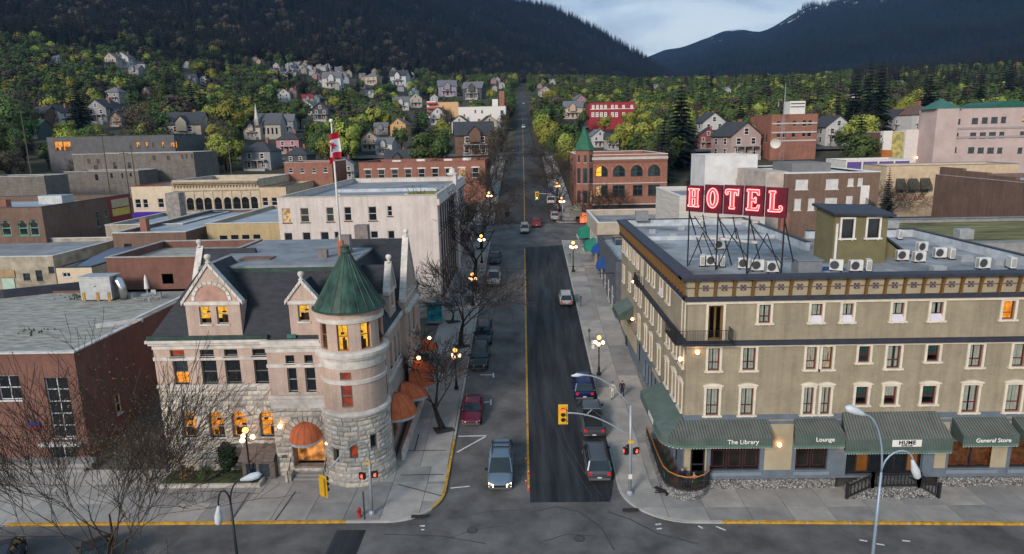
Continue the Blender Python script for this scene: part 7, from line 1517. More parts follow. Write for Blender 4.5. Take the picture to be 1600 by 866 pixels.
# bicycle at the far corner
p = gp(916, 378); r = thing('bicycle', 'parked bicycle at the green awning corner', 'bicycle', (float(p[0]), float(p[1]), float(ground(p[0], p[1])+.13)), None, .4)
for y in (-.5, .5): tr_ = MB().tube([(0, y+.34*math.cos(a), .34+.34*math.sin(a)) for a in [2*PI*i/16 for i in range(17)]], .022, 5); o = tr_.part('wheel', M['rubber']); o.parent = r
q = MB(); [q.bar(a, b, .035) for a, b in (((0,-.5,.34),(0,-.12,.85)),((0,-.12,.85),(0,.35,.85)),((0,.35,.85),(0,-.08,.35)),((0,-.08,.35),(0,-.5,.34)),((0,.5,.34),(0,.35,1.0)),((0,-.08,.35),(0,-.15,.95)))]; o = q.part('frame', mat('bike_frame', (.10,.02,.02), .5, .1)); o.parent = r
o = MB().box(-.08,.08,-.28,-.02,.95,1.0).part('saddle', M['black']); o.parent = r; o = MB().box(-.28,.28,.34,.38,1.0,1.04).part('handlebar', M['black']); o.parent = r

cb0, cb1 = onY(520, 409, 99.0), onY(965, 413, 99.0); r = thing('overhead_cable', 'thin black cable hung across the street', 'cable', tuple(map(float, cb0)))
MB().tube([tuple(cb0+(cb1-cb0)*i/12-np.array((0,0,.9*math.sin(PI*i/12)))) for i in range(13)], .03, 4).part('cable', M['black'], r)
# ------------------------------------------------------------------ people and the dog, each one continuous skinned body
def skin_mesh(joints, edges, name, root=0, sub=2):
    """joints: name -> (x, y, z, r)"""
    keys = list(joints); me = bpy.data.meshes.new(name); me.from_pydata([joints[k][:3] for k in keys], [(keys.index(a), keys.index(b)) for a, b in edges], [])
    o = bpy.data.objects.new(name, me); col.objects.link(o); md = o.modifiers.new('s', 'SKIN'); md.use_smooth_shade = True
    for i, k in enumerate(keys):
        sv = me.skin_vertices[0].data[i]; r = joints[k][3]; sv.radius = r if isinstance(r, tuple) else (r, r); sv.use_root = (i == root)
    ss = o.modifiers.new('u', 'SUBSURF'); ss.levels = ss.render_levels = sub
    dg = bpy.context.evaluated_depsgraph_get(); dg.update(); m2 = bpy.data.meshes.new_from_object(o.evaluated_get(dg)); m2.name = name; bpy.data.objects.remove(o); bpy.data.meshes.remove(me); return m2
def person(label, loc, rz, pose, shirt, legs, hair, skin=(.42,.27,.20), sc=1.0, long_sleeve=True):
    if pose == 'walk': J = dict(hip=(0,0,.94,(.15,.11)), waist=(0,0,1.10,(.135,.10)), chest=(0,.02,1.32,(.17,.12)), sh=(0,.01,1.45,(.13,.09)), neck=(0,.02,1.53,.055), head0=(0,.03,1.61,(.075,.085)), head1=(0,.035,1.72,(.08,.095)), top=(0,.03,1.78,.05),
        hl=(-.10,0,.88,.095), kl=(-.10,.12,.50,.066), al=(-.10,-.06,.10,.045), tl=(-.10,.08,.04,.04), hr=(.10,0,.88,.095), kr=(.10,.10,.50,.066), ar=(.10,.22,.10,.045), tr=(.10,.36,.05,.04),
        sl=(-.20,.0,1.43,.062), el=(-.25,.06,1.16,.045), wl=(-.25,.20,.94,.034), fl=(-.245,.24,.86,.04), sr=(.20,0,1.43,.062), er=(.25,-.12,1.18,.045), wr=(.24,-.10,.93,.034), fr=(.235,-.08,.85,.04))
    else: J = dict(hip=(0,0,.52,(.16,.13)), waist=(0,-.02,.68,(.14,.11)), chest=(0,.0,.90,(.17,.12)), sh=(0,.0,1.03,(.13,.09)), neck=(0,.02,1.11,.055), head0=(0,.04,1.19,(.075,.085)), head1=(0,.05,1.30,(.08,.095)), top=(0,.04,1.36,.05),
        hl=(-.10,.06,.50,.10), kl=(-.12,.44,.50,.07), al=(-.12,.40,.10,.046), tl=(-.12,.54,.05,.04), hr=(.10,.06,.50,.10), kr=(.12,.44,.50,.07), ar=(.12,.46,.10,.046), tr=(.12,.60,.05,.04),
        sl=(-.20,0,1.01,.062), el=(-.25,.10,.78,.046), wl=(-.10,.32,.80,.036), fl=(-.04,.38,.80,.04), sr=(.20,0,1.01,.062), er=(.25,.10,.78,.046), wr=(.10,.32,.78,.036), fr=(.04,.38,.78,.04))
    E_ = [('hip','waist'),('waist','chest'),('chest','sh'),('sh','neck'),('neck','head0'),('head0','head1'),('head1','top'),('hip','hl'),('hl','kl'),('kl','al'),('al','tl'),('hip','hr'),('hr','kr'),('kr','ar'),('ar','tr'),('sh','sl'),('sl','el'),('el','wl'),('wl','fl'),('sh','sr'),('sr','er'),('er','wr'),('wr','fr')]
    me = skin_mesh(J, E_, 'body'); ms_ = [mat('skin_%s' % str(skin), skin, .6, .08), mat('shirt_%s' % str(shirt), shirt, .9, .12, 6), mat('trousers_%s' % str(legs), legs, .9, .12, 6), mat('hair_%s' % str(hair), hair, .8, .1), mat('shoe_dark', (.02,.02,.02), .7, .1)]
    for m_ in ms_: me.materials.append(m_)
    hz_, nz_, wz_ = J['head1'][2], J['neck'][2], J['hip'][2]
    fe = [np.array(J[k][:3]) for k in ('fl','fr','wl','wr')]; fo = [np.array(J[k][:3]) for k in ('al','ar','tl','tr')]
    for pl_ in me.polygons:
        c = np.array(pl_.center); i = 1
        if c[2] > nz_-.02: i = 3 if (c[2] > hz_+.02 or (c[1] < J['head1'][1]-.03 and c[2] > hz_-.08)) else 0
        elif min(np.linalg.norm(c-f) for f in fe[:2]) < .08: i = 0
        elif min(np.linalg.norm(c-f) for f in fo) < .09: i = 4
        elif min(np.linalg.norm(c-np.array(J[k][:3])) for k in ('sl','el','sr','er','chest','waist')) < .19 and c[2] > wz_: i = 1
        elif c[2] < wz_+.03 or (pose != 'walk' and c[2] < .62 and c[1] > .05): i = 2
        pl_.material_index = i
    r = thing('person', label, 'person', loc, None, rz); r.scale = (sc,)*3; inst('body', me, r)
    # hands with separate fingers and a small face
    hm_ = MB()
    for k, w, s in (('fl','wl',-1),('fr','wr',1)):
        f, w_ = Vector(J[k][:3]), Vector(J[w][:3]); d = (f-w_).normalized(); sd_ = d.cross(Vector((s,0,.2))).normalized()
        for i in range(4): b_ = f+d*.02+sd_*(-.026+.018*i); hm_.tube([b_, b_+d*(.045-.006*abs(i-1.3)), b_+d*.075+Vector((-s*.014,0,0))], [.010,.009,.007], 5)
        b_ = f-d*.02+sd_*.035; hm_.tube([b_, b_+d*.03+sd_*.018, b_+d*.055+sd_*.014], [.011,.010,.008], 5)
    inst('fingers', hm_.mesh('fingers', ms_[0]), r)
    h1 = Vector(J['head1'][:3]); fc_ = MB().hexa([h1+Vector(v) for v in ((-.014,.085,-.05),(.014,.085,-.05),(.014,.07,-.05),(-.014,.07,-.05),(-.007,.085,.0),(.007,.085,.0),(.007,.07,0),(-.007,.07,0))])
    inst('nose', fc_.mesh('nose', ms_[0]), r)
    ey = MB(); [ey.sphere(h1+Vector((s*.032,.086,.005)), .010, 6, 4) for s in (-1,1)]; inst('eyes', ey.mesh('eyes', M['black']), r); inst('mouth', MB().box(-.022,.022,.082+h1.y,.092+h1.y,h1.z-.078,h1.z-.07).mesh('mouth', mat('lips', (.30,.10,.09), .6, .1)), r)
    er_ = MB(); [er_.sphere(h1+Vector((s*.083,.0,-.005)), .022, 6, 5) for s in (-1,1)]; inst('ears', er_.mesh('ears', ms_[0]), r)
    return r
p = gp(957, 627); person('person in cream jacket and trousers walking uphill on the right pavement', (float(p[0]), float(p[1]), float(ground(p[0],p[1])+.135)), .0, 'walk', (.52,.48,.40), (.46,.43,.36), (.03,.025,.02))
p = gp(972, 624); person('person in dark suit walking beside the one in cream', (float(p[0]), float(p[1]), float(ground(p[0],p[1])+.135)), -.1, 'walk', (.015,.016,.02), (.012,.013,.016), (.02,.016,.014), sc=.98)
chairm = mat('patio_chair_green', (.02,.09,.05), .6, .15)
def cafe_chair(x, y, rz, label):
    c = thing('cafe_chair', label, 'chair', (x, y, .785), 'patio cafe chairs', rz)
    for n_, me in CC: inst(n_, me, c)
CC = [('seat', MB().box(-.21,.21,-.2,.2,.42,.45).mesh('seat', chairm)), ('backrest', MB().box(-.21,.21,-.23,-.2,.5,.88).mesh('backrest', chairm))]+[('leg', MB().tube([(sx*.21,sy*.2,0),(sx*.19,sy*.18,.42)], .016, 5).mesh('leg', M['black'])) for sx in (-1,1) for sy in (-1,1)]
cafe_chair(11.05, 44.02, PI, 'green patio chair holding the seated person in the dark shirt'); cafe_chair(11.75, 43.35, R(20), 'green patio chair holding the seated person in pink'); cafe_chair(10.3, 45.3, PI/2, 'green patio chair nearest the corner post'); cafe_chair(10.35, 46.6, PI/2, 'green patio chair second along the patio side'); cafe_chair(10.4, 47.8, PI/2, 'green patio chair farthest along the patio side'); cafe_chair(10.05, 44.3, -PI/2, 'dark green patio chair by the curved rail')
person('person in dark shirt sitting on the corner patio behind the rail', (11.05, 44.0, .80), PI, 'sit', (.015,.018,.03), (.03,.03,.045), (.03,.02,.015)); person('person in pink top sitting on the patio with back to the rail', (11.75, 43.37, .80), R(20), 'sit', (.50,.24,.24), (.06,.06,.09), (.10,.05,.03), sc=.95)
tb2 = thing('cafe_table', 'small round patio table between the two seated people', 'table', (11.4, 43.7, .785)); MB().lathe([(.32,.70),(.34,.72),(.32,.74)], (11.4,43.7,.785), 16).part('table_top', mat('table_wood', (.14,.10,.07), .6, .2), tb2); MB().lathe([(.2,0),(.2,.03),(.03,.06),(.03,.70)], (11.4,43.7,.785), 10).part('pedestal', M['black'], tb2)
p = onZ(1037, 771, .135)
DJ = dict(hip=(-.30,0,.15,(.11,.10)), belly=(-.05,0,.15,(.115,.11)), chest=(.22,0,.17,(.12,.115)), neck=(.36,0,.26,.075), head=(.46,.02,.33,.075), muz=(.57,.03,.30,.042), nose=(.63,.03,.29,.028), t1=(-.44,.02,.10,.035), t2=(-.62,.10,.04,.025), t3=(-.74,.20,.03,.015),
    fl=(.26,.10,.08,.045), fle=(.40,.12,.04,.032), flp=(.56,.12,.03,.03), fr=(.26,-.10,.08,.045), fre=(.40,-.12,.04,.032), frp=(.55,-.13,.03,.03), bl=(-.30,.12,.10,.07), blk=(-.14,.20,.09,.045), bla=(-.28,.24,.04,.03), blp=(-.14,.26,.03,.028), br=(-.30,-.12,.10,.07), brk=(-.14,-.20,.09,.045), bra=(-.28,-.24,.04,.03), brp=(-.14,-.26,.03,.028), e1=(.44,.06,.40,.022), e1t=(.42,.09,.36,.012), e2=(.44,-.03,.40,.022), e2t=(.42,-.06,.36,.012))
dm = skin_mesh(DJ, [('hip','belly'),('belly','chest'),('chest','neck'),('neck','head'),('head','muz'),('muz','nose'),('hip','t1'),('t1','t2'),('t2','t3'),('chest','fl'),('fl','fle'),('fle','flp'),('chest','fr'),('fr','fre'),('fre','frp'),('hip','bl'),('bl','blk'),('blk','bla'),('bla','blp'),('hip','br'),('br','brk'),('brk','bra'),('bra','brp'),('head','e1'),('e1','e1t'),('head','e2'),('e2','e2t')], 'body')
dm.materials.append(mat('black_fur', (.008,.008,.009), .8, .3, 8)); dg_ = thing('dog', 'black dog lying on the pavement beside the curved patio wall', 'dog', (float(p[0]), float(p[1]), .135), None, R(160)); dg_.scale = (1.15,)*3; inst('body', dm, dg_)
# ------------------------------------------------------------------ hillside houses
def house_meshes(kind):
    P = []; W_, D_, H_ = 4.5, 5.5, 5.6
    wl_ = MB(); rf = MB(); zr = H_+3.4
    if kind in 'gc':
        wl_.box(-W_, W_, -D_, D_, -4, H_); wl_.poly([(-W_,-D_,H_),(W_,-D_,H_),(0,-D_,zr)]); wl_.poly([(W_,D_,H_),(-W_,D_,H_),(0,D_,zr)])
        for s in (-1, 1): rf.ext([(s*(W_+.5),-D_-.5,H_-.4),(s*(W_+.5),D_+.5,H_-.4),(0,D_+.5,zr+.05),(0,-D_-.5,zr+.05)][::s], (0,0,.22))
        if kind == 'c':
            wl_.box(W_-.1, W_+2.2, -2.2, 2.6, -4, H_-1.2); rf.ext([(W_-.3,-2.6,H_-.2),(W_+2.6,-2.6,H_-1.5),(W_+2.6,3.0,H_-1.5),(W_-.3,3.0,H_-.2)], (0,0,.2))
    elif kind == 'r':
        wl_.box(-D_, D_, -W_, W_, -4, H_); wl_.poly([(-D_,W_,H_),(-D_,-W_,H_),(-D_,0,zr)]); wl_.poly([(D_,-W_,H_),(D_,W_,H_),(D_,0,zr)])
        for s in (-1, 1): rf.ext([(-D_-.5,s*(W_+.5),H_-.4),(D_+.5,s*(W_+.5),H_-.4),(D_+.5,0,zr+.05),(-D_-.5,0,zr+.05)][::-s], (0,0,.22))
        wl_.box(-1.6,1.6,-W_-1.2,-W_+.1,H_-2.2,H_+.6); wl_.poly([(-1.6,-W_-1.2,H_+.6),(1.6,-W_-1.2,H_+.6),(0,-W_-1.2,H_+2.2)])
        for s in (-1, 1): rf.ext([(s*2.0,-W_-1.5,H_+.3),(s*2.0,-.8,H_+.3),(0,-.8,H_+2.35),(0,-W_-1.5,H_+2.35)][::s], (0,0,.15))
    else:
        wl_.box(-W_-.5, W_+.5, -W_, W_, -4, H_)
        a = [(-W_-1,-W_-.5,H_-.1),(W_+1,-W_-.5,H_-.1),(W_+1,W_+.5,H_-.1),(-W_-1,W_+.5,H_-.1)]; r0, r1 = (-1.2,0,H_+3.0), (1.2,0,H_+3.0)
        for q in ([a[0],a[1],r1,r0],[a[2],a[3],r0,r1],[a[1],a[2],r1],[a[3],a[0],r0]): rf.poly(q)
        rf.poly(a[::-1])
    P.append(('wall', wl_.mesh('wall', M['objpaint']))); P.append(('roof', rf.mesh('roof', M['objroof'])))
    fy_ = -D_ if kind in 'gc' else -W_; ws = [(-2.4,1.2),(2.4,1.2),(-2.2,4.0),(2.2,4.0)]+([(0,6.6)] if kind in 'gc' else [])
    wm_ = MB(); wm_.box(-.75,.75,-.06,.02,-.95,.95); wm_.mi = 1; wm_.box(-.55,.55,-.08,-.059,-.75,-.06); wm_.box(-.55,.55,-.08,-.059,.06,.75)
    wme = wm_.mesh('window', [M['white'], M['glass']])
    for x, z in ws: P.append(('window', wme, (x, fy_, z), 0))
    if kind in 'gc':
        for y in (-2.5, 2.5):
            for z in (1.2, 4.0): P.append(('window', wme, (-W_, y, z), -PI/2)); P.append(('window', wme, (W_, y, z), PI/2))
    pr_ = MB().box(-3.6,3.6,fy_-1.9,fy_-.02,2.55,2.75); [pr_.box(x-.09,x+.09,fy_-1.85,fy_-1.67,-1,2.55) for x in (-3.4,-1.2,1.2,3.4)]; pr_.box(-3.6,3.6,fy_-1.9,fy_-.02,-2,-.1); P.append(('porch', pr_.mesh('porch', mat('porch_grey', (.36,.35,.34), .8, .15))))
    P.append(('door', MB().box(-.5,.5,fy_-.06,fy_,-.1,2.0).mesh('door', mat('house_door', (.12,.05,.03), .7, .2)))); P.append(('chimney', MB().box(1.4,2.2,.8,1.7,H_+.5,zr+1.0).mesh('chimney', redb))); return P
HM = {k: house_meshes(k) for k in 'gcrh'}
HOUSES = []
def house(px, py, wpx, wallc, roofc, kind, label, small=False, rz=None, rnd=random.Random(5)):
    p = hit(px, py); d = float(np.dot(np.array(p)-CAM, FWD)); base = {'g':9.0,'c':10.5,'r':11.0,'h':10.0}[kind]; sc = max(.6, min(1.7, wpx*d/FPX/base))
    r = thing('house', label, 'house', (float(p[0]), float(p[1]), float(p[2])), 'houses on the hillside', rnd.uniform(-.25,.25) if rz is None else rz); r.scale = (sc,)*3
    for q in HM[kind]:
        n_, me = q[0], q[1]
        if small and n_ in ('porch', 'door'): continue
        if small and n_ == 'window' and abs(q[3]) > .1: continue
        o = inst(n_, me, r)
        if len(q) > 2: o.location = q[2]; o.rotation_euler = (0, 0, q[3])
        if n_ == 'wall': o.color = (*wallc, 1)
        if n_ == 'roof': o.color = (*roofc, 1)
    HOUSES.append((px, py, wpx, d)); return r
wh_, cr_, gy_, dk_, pkc, tn_, brc, org, tea = (.50,.50,.50), (.42,.37,.29), (.27,.27,.28), (.07,.075,.08), (.42,.22,.24), (.46,.36,.26), (.17,.10,.07), (.55,.30,.10), (.06,.14,.15)
rg, rd, rb2, rr2 = (.16,.165,.18), (.055,.058,.068), (.15,.09,.07), (.30,.03,.05)
HL = [(548,153,12,wh_,rg,'g','small white gabled house beside the yellow bush'),(578,152,13,wh_,rg,'r','small white house right of the yellow bush'),(647,154,20,tea,rd,'c','dark teal house with white trim high on the slope'),(678,159,11,wh_,rd,'g','narrow white house above the tan flats'),(627,172,24,wh_,rg,'r','white house with pale roof left of the tan flats'),(649,167,20,cr_,rb2,'g','beige gabled house just above the yellow tree'),
 (487,178,22,wh_,rg,'c','large white house left of the flag'),(506,187,25,dk_,rd,'g','dark gabled house with white trim left of the flag'),(445,158,18,wh_,rd,'g','white house with dark roof above the church'),(459,153,16,brc,rd,'g','brown gabled house above the church'),(482,162,16,gy_,rr2,'r','grey house with bright red roof'),(498,163,14,tea,rg,'g','small teal house beside the red roofed one'),
 (456,238,35,pkc,rd,'h','pink two-storey house with dark hip roof'),(627,211,25,org,rg,'g','orange gabled house among yellow-green trees'),(597,210,18,gy_,rg,'r','grey house left of the orange one'),(581,233,26,tn_,rg,'g','tan gabled house below the spruce'),(605,239,28,wh_,rg,'r','low white house beside the yellow blossom bush'),(688,193,28,wh_,rb2,'c','white house below the tan flats'),(721,206,24,wh_,rd,'g','white gabled house above the brown chapel house'),(763,206,24,cr_,rd,'g','beige gabled house by the upper street'),(741,240,58,brc,rd,'r','large brown shingle house with big dark roof'),
 (744,147,16,cr_,rg,'g','beige house high beside the street'),(699,150,28,(.30,.25,.34),rg,'r','lavender row house on the far slope'),(741,154,30,dk_,rg,'r','long dark low house on the far slope'),(521,137,28,wh_,rg,'r','white flat-fronted house on the upper left slope'),(626,133,26,wh_,rd,'r','white apartment house high on the slope'),(584,132,20,tn_,rg,'h','tan house high on the slope'),
 (850,151,15,cr_,rg,'g','cream gabled house right of the upper street'),(883,154,13,wh_,rg,'r','small white house right of the upper street'),(896,184,30,tn_,rg,'r','tan house left of the crimson terrace'),(904,170,20,pkc,rg,'g','pinkish gabled house above the crimson terrace corner'),(933,228,25,wh_,rg,'g','white gabled house behind the green turret'),(958,232,24,gy_,rd,'r','grey house with steep dark roof behind the brick block'),(1133,149,12,wh_,rg,'g','small white house far right of the spruce'),(1083,139,11,wh_,rg,'r','tiny white house on the distant right slope'),
 (1107,214,42,wh_,rd,'c','white house with dark gambrel roof right of the tall spruce'),(1104,231,30,(.20,.06,.06),rd,'g','dark red house right of the tall spruce'),(1148,243,58,(.42,.31,.29),rd,'c','big pink-beige house with twin gables'),(1295,223,40,wh_,rd,'g','white gabled house beside the brick fire hall'),(1392,205,32,gy_,rd,'g','dark grey house right of the tall conifers'),(1428,207,48,wh_,rb2,'h','white house with brown hip roof near the pink offices'),(1330,160,14,wh_,rg,'r','pale house hidden among right hand trees'),
 (166,190,38,gy_,rd,'c','big grey gabled house on the left hillside'),(98,194,28,wh_,rd,'g','white gabled house at far left'),(70,196,34,brc,rd,'r','brown low house at far left'),(192,196,20,brc,rd,'g','brown house beside the big grey one'),(183,160,26,gy_,rg,'h','grey house above the big grey one'),(298,222,54,cr_,rd,'r','cream row house with dark roof above the stone hall'),(402,214,30,(.44,.40,.33),rd,'r','stone coloured church hall right of the spire'),(446,206,32,gy_,rg,'r','grey house right of the church'),(411,262,46,gy_,rd,'h','grey house with broad dark pyramid roof'),(470,262,36,dk_,rd,'h','dark house with black pyramid roof below the pink one'),
 (540,276,30,gy_,rg,'g','slate grey cottage with white gable by the flagpole'),(625,268,40,dk_,rd,'r','dark roofed cottage above the brick store row'),(60,213,30,(.08,.10,.09),(.03,.09,.05),'r','green roofed cottage at the left edge'),(180,105,20,cr_,rg,'g','tan house high up the left hill'),(197,104,20,wh_,rg,'g','white gabled house high up the left hill'),(215,118,18,gy_,rg,'r','grey house high up the left hill'),(172,82,12,wh_,rg,'r','white house near the forest edge'),(90,98,12,wh_,rg,'r','pale house near the forest edge at far left'),(300,130,16,gy_,rd,'r','grey house in the trees on the left hill'),(320,130,10,wh_,rg,'g','tiny white house in the trees on the left hill'),(237,155,18,brc,rd,'g','brown gabled house in the left trees'),(1405,135,10,wh_,rg,'r','tiny pale house on the right hill')]
for h in HL: house(*h, small=(h[2] < 20))
rh = random.Random(77); walls = [wh_, wh_, wh_, cr_, gy_, tn_, pkc, (.40,.42,.46), (.50,.48,.42)]; roofs = [rg, rg, rd, rb2, (.25,.25,.27)]
MAXT = dict(yellow=130, olive=110, brown=110, conifer=150); USED = set()
def near_label(pre, px, py, tail):
    for q in sorted(HL, key=lambda h: (h[0]-px)**2+4*(h[1]-py)**2)[:9]:
        dx, dy = q[0]-px, q[1]-py; rel = (' left of the ' if dx > 0 else ' right of the ') if abs(dx) > 1.2*abs(dy) else (' above the ' if dy > 0 else ' below the '); s = pre+rel+q[6]
        for a_ in ('', 'small ', 'tall ', 'broad '):
            if a_+s not in USED and len((a_+s).split()) <= 16: USED.add(a_+s); return a_+s
    return pre+' '+tail
for i in range(108):
    px = rh.uniform(425, 790); py = rh.uniform(99, 142)
    if px < 480: py = rh.uniform(103, 128)
    house(px, py, rh.uniform(6.5, 10.5), tuple(c*.72 for c in rh.choice(walls)), rh.choice(roofs), rh.choice('gcrh'), near_label('small house', px, py, 'in the cluster high on the slope left of the street'), small=True)
for i in range(26):
    px = rh.choice((rh.uniform(835, 1000), rh.uniform(1000, 1300), rh.uniform(200, 420))); py = rh.uniform(124, 140) if px > 800 else rh.uniform(92, 118)
    house(px, py, rh.uniform(6, 10), tuple(c*.75 for c in rh.choice(walls)), rh.choice(roofs), rh.choice('gcrh'), near_label('tiny house', px, py, 'among distant trees on the '+('right' if px > 800 else 'left')+' slope'), small=True)
# church with spire
p = hit(420, 214); cx, cy, cz = float(p[0]), float(p[1]), float(p[2]); ch = thing('church', 'grey stone church with steep roof and slender white spire', 'church', (cx, cy, cz))
MB().box(cx-6,cx+9,cy-5,cy+5,cz-4,cz+7).poly([(cx-6,cy+5,cz+7),(cx-6,cy-5,cz+7),(cx-6,cy,cz+13)]).poly([(cx+9,cy-5,cz+7),(cx+9,cy+5,cz+7),(cx+9,cy,cz+13)]).part('wall', mat('church_stone', (.36,.33,.28), .9, .2), ch)
q = MB(); [q.ext([(cx-6.4,cy+s*5.5,cz+6.6),(cx+9.4,cy+s*5.5,cz+6.6),(cx+9.4,cy,cz+13.1),(cx-6.4,cy,cz+13.1)][::-s],(0,0,.25)) for s in (-1,1)]; q.part('roof', mat('church_slate', (.08,.085,.10), .8, .2), ch)
MB().box(cx-5.2,cx-2.8,cy-6.7,cy-4.3,cz-4,cz+10).part('tower', mat('church_stone'), ch); MB().lathe([(1.2,10),(.0,19)], (cx-4,cy-5.5,cz), 8).part('spire', mat('spire_white', (.55,.53,.50), .7, .1), ch)
for k in range(4): MB().box(cx-1+k*2.4,cx+k*2.4,cy-5.08,cy-5.0,cz+1.5,cz+5).part('lancet_window', M['glass'], ch)
ch.scale = (.78,.78,.78)
# radio mast by the fire hall, utility poles
p = onY(1222, 225, 205); zt_ = onY(1223, 130, 205)[2]; r = thing('radio_mast', 'slender lattice radio mast with white dish behind the hotel', 'antenna', (float(p[0]), 205, float(ground(p[0],205)))); x, z0 = float(p[0]), float(r.location.z); q = MB()
for a in range(3): MB().tube([(x+.8*math.cos(a*2.1),205+.8*math.sin(a*2.1),z0),(x+.2*math.cos(a*2.1),205+.2*math.sin(a*2.1),zt_-5),(x,205,zt_)], .045, 4).part('mast_leg', M['galv'], r)
for k in range(14): z = z0+(zt_-5-z0)*k/14; f = 1-k/18; q.bar((x-.75*f,204.6,z),(x+.75*f,205.4,z+1.2), .04)
q.part('lattice', M['galv'], r); d_ = MB().lathe([(.05,-.3),(.9,-.1),(1.5,.25)], (0,0,0), 16, cap=False).part('dish', M['white']); d_.parent = r; pd = onY(1212, 224, 203); d_.location = tuple(np.array(pd)-np.array(r.location)); d_.rotation_euler = (PI/2+.2, 0, -.5)
for i, (px, pb, pt_) in enumerate(((47,262,170),(168,275,205),(360,255,225),(378,236,220),(1417,200,165),(1442,205,168),(1543,215,150),(1297,232,200),(200,290,235),(214,300,232))):
    p = hit(px, pb) if pb < 250 else onY(px, pb, 160); z = ground(p[0], p[1]); top = onY(px, pt_, p[1])[2]; r = thing('utility_pole', ['wooden utility pole at the far left edge','wooden utility pole before the stone hall end','wooden utility pole right of the stone hall','wooden utility pole below the church','tall steel pole near the pink offices','steel mast pole by the white hip roofed house','thin aerial mast above the pink offices','wooden utility pole beside the white gabled house','utility pole in front of the stone annex','utility pole at the stone annex corner'][i], 'pole', (float(p[0]), float(p[1]), float(z)))
    MB().tube([(p[0],p[1],z),(p[0],p[1],top)], [.16,.10], 6).part('pole', mat('pole_wood', (.10,.085,.07), .9, .2), r)
    if i not in (4,5,6): MB().box(p[0]-1.1,p[0]+1.1,p[1]-.06,p[1]+.06,top-.8,top-.66).part('crossarm', mat('pole_wood'), r)

# ------------------------------------------------------------------ trees
def leafmat(name, a, b, hue=.045):
    m = bpy.data.materials.new(name); m.use_nodes = True; MATS[name] = m; t = m.node_tree; bs = t.nodes['Principled BSDF']; bs.inputs['Roughness'].default_value = .8; bs.inputs['Specular IOR Level'].default_value = .15
    oi = N(t, 'ShaderNodeObjectInfo'); tcn = N(t, 'ShaderNodeTexCoord'); nz = N(t, 'ShaderNodeTexNoise', Scale=.55, Detail=4.0); t.links.new(tcn.outputs['Object'], nz.inputs['Vector'])
    rp = N(t, 'ShaderNodeValToRGB'); rp.color_ramp.elements[0].position = .3; rp.color_ramp.elements[0].color = (*a,1); rp.color_ramp.elements[1].position = .7; rp.color_ramp.elements[1].color = (*b,1); t.links.new(nz.outputs[0], rp.inputs[0])
    hs = N(t, 'ShaderNodeHueSaturation', Saturation=.86); mr = N(t, 'ShaderNodeMapRange'); mr.inputs['To Min'].default_value = .5-min(hue,.010); mr.inputs['To Max'].default_value = .5+hue; t.links.new(oi.outputs['Random'], mr.inputs['Value']); t.links.new(mr.outputs[0], hs.inputs['Hue'])
    m2 = N(t, 'ShaderNodeMapRange'); m2.inputs['To Min'].default_value = .72; m2.inputs['To Max'].default_value = 1.2; t.links.new(oi.outputs['Random'], m2.inputs['Value']); t.links.new(m2.outputs[0], hs.inputs['Value'])
    t.links.new(rp.outputs[0], hs.inputs['Color']); t.links.new(hs.outputs[0], bs.inputs['Base Color']); return m
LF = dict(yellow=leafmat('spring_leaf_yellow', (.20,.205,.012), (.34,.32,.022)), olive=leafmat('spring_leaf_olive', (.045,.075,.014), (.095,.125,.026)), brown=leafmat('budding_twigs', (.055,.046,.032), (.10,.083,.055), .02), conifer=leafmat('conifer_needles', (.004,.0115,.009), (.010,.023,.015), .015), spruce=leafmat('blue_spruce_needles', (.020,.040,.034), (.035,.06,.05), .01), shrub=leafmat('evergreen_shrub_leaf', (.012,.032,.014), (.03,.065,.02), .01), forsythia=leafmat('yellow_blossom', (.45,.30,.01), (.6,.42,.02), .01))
def crown(seed, n, size, rx=4.2, rz=4.6, zc=5.6, lobes=16):
    r = random.Random(seed); m = MB(); L = []
    for i in range(lobes):
        a, u = r.uniform(0, 2*PI), r.uniform(-.85, 1); q = math.sqrt(max(0, 1-u*u)); k = r.uniform(.35, .78)
        L.append((rx*q*math.cos(a)*k, rx*q*math.sin(a)*k, zc+rz*u*k, r.uniform(.26, .46)*rx))
    for i in range(n):
        x, y, z, R_ = r.choice(L); v = Vector((r.gauss(0,1), r.gauss(0,1), r.gauss(0,1))).normalized()*R_*(r.random()**.45); c = Vector((x, y, z))+v
        nrm = (v.normalized()+Vector((x, y, (z-zc)*.7)).normalized()*.7+Vector((r.gauss(0,.38), r.gauss(0,.38), r.gauss(0,.38)))).normalized(); u_ = nrm.orthogonal().normalized(); w_ = nrm.cross(u_); a = r.uniform(0, PI); s = size*r.uniform(.6, 1.3)
        u2 = (u_*math.cos(a)+w_*math.sin(a))*s; w2 = (w_*math.cos(a)-u_*math.sin(a))*s*.7; m.poly([c-u2-w2*.3, c+w2, c+u2-w2*.2, c-w2])
    return m, L
def limbs(L, h0=1.6):
    m = MB().tube([(0,0,-.6),(0,0,h0),(.1,.05,h0+2)], [.28,.22,.15], 7)
    for x, y, z, R_ in L[:11]: m.tube([(0,0,h0+.2),(x*.45,y*.45,h0+(z-h0)*.55),(x,y,z)], [.13,.08,.03], 5)
    return m
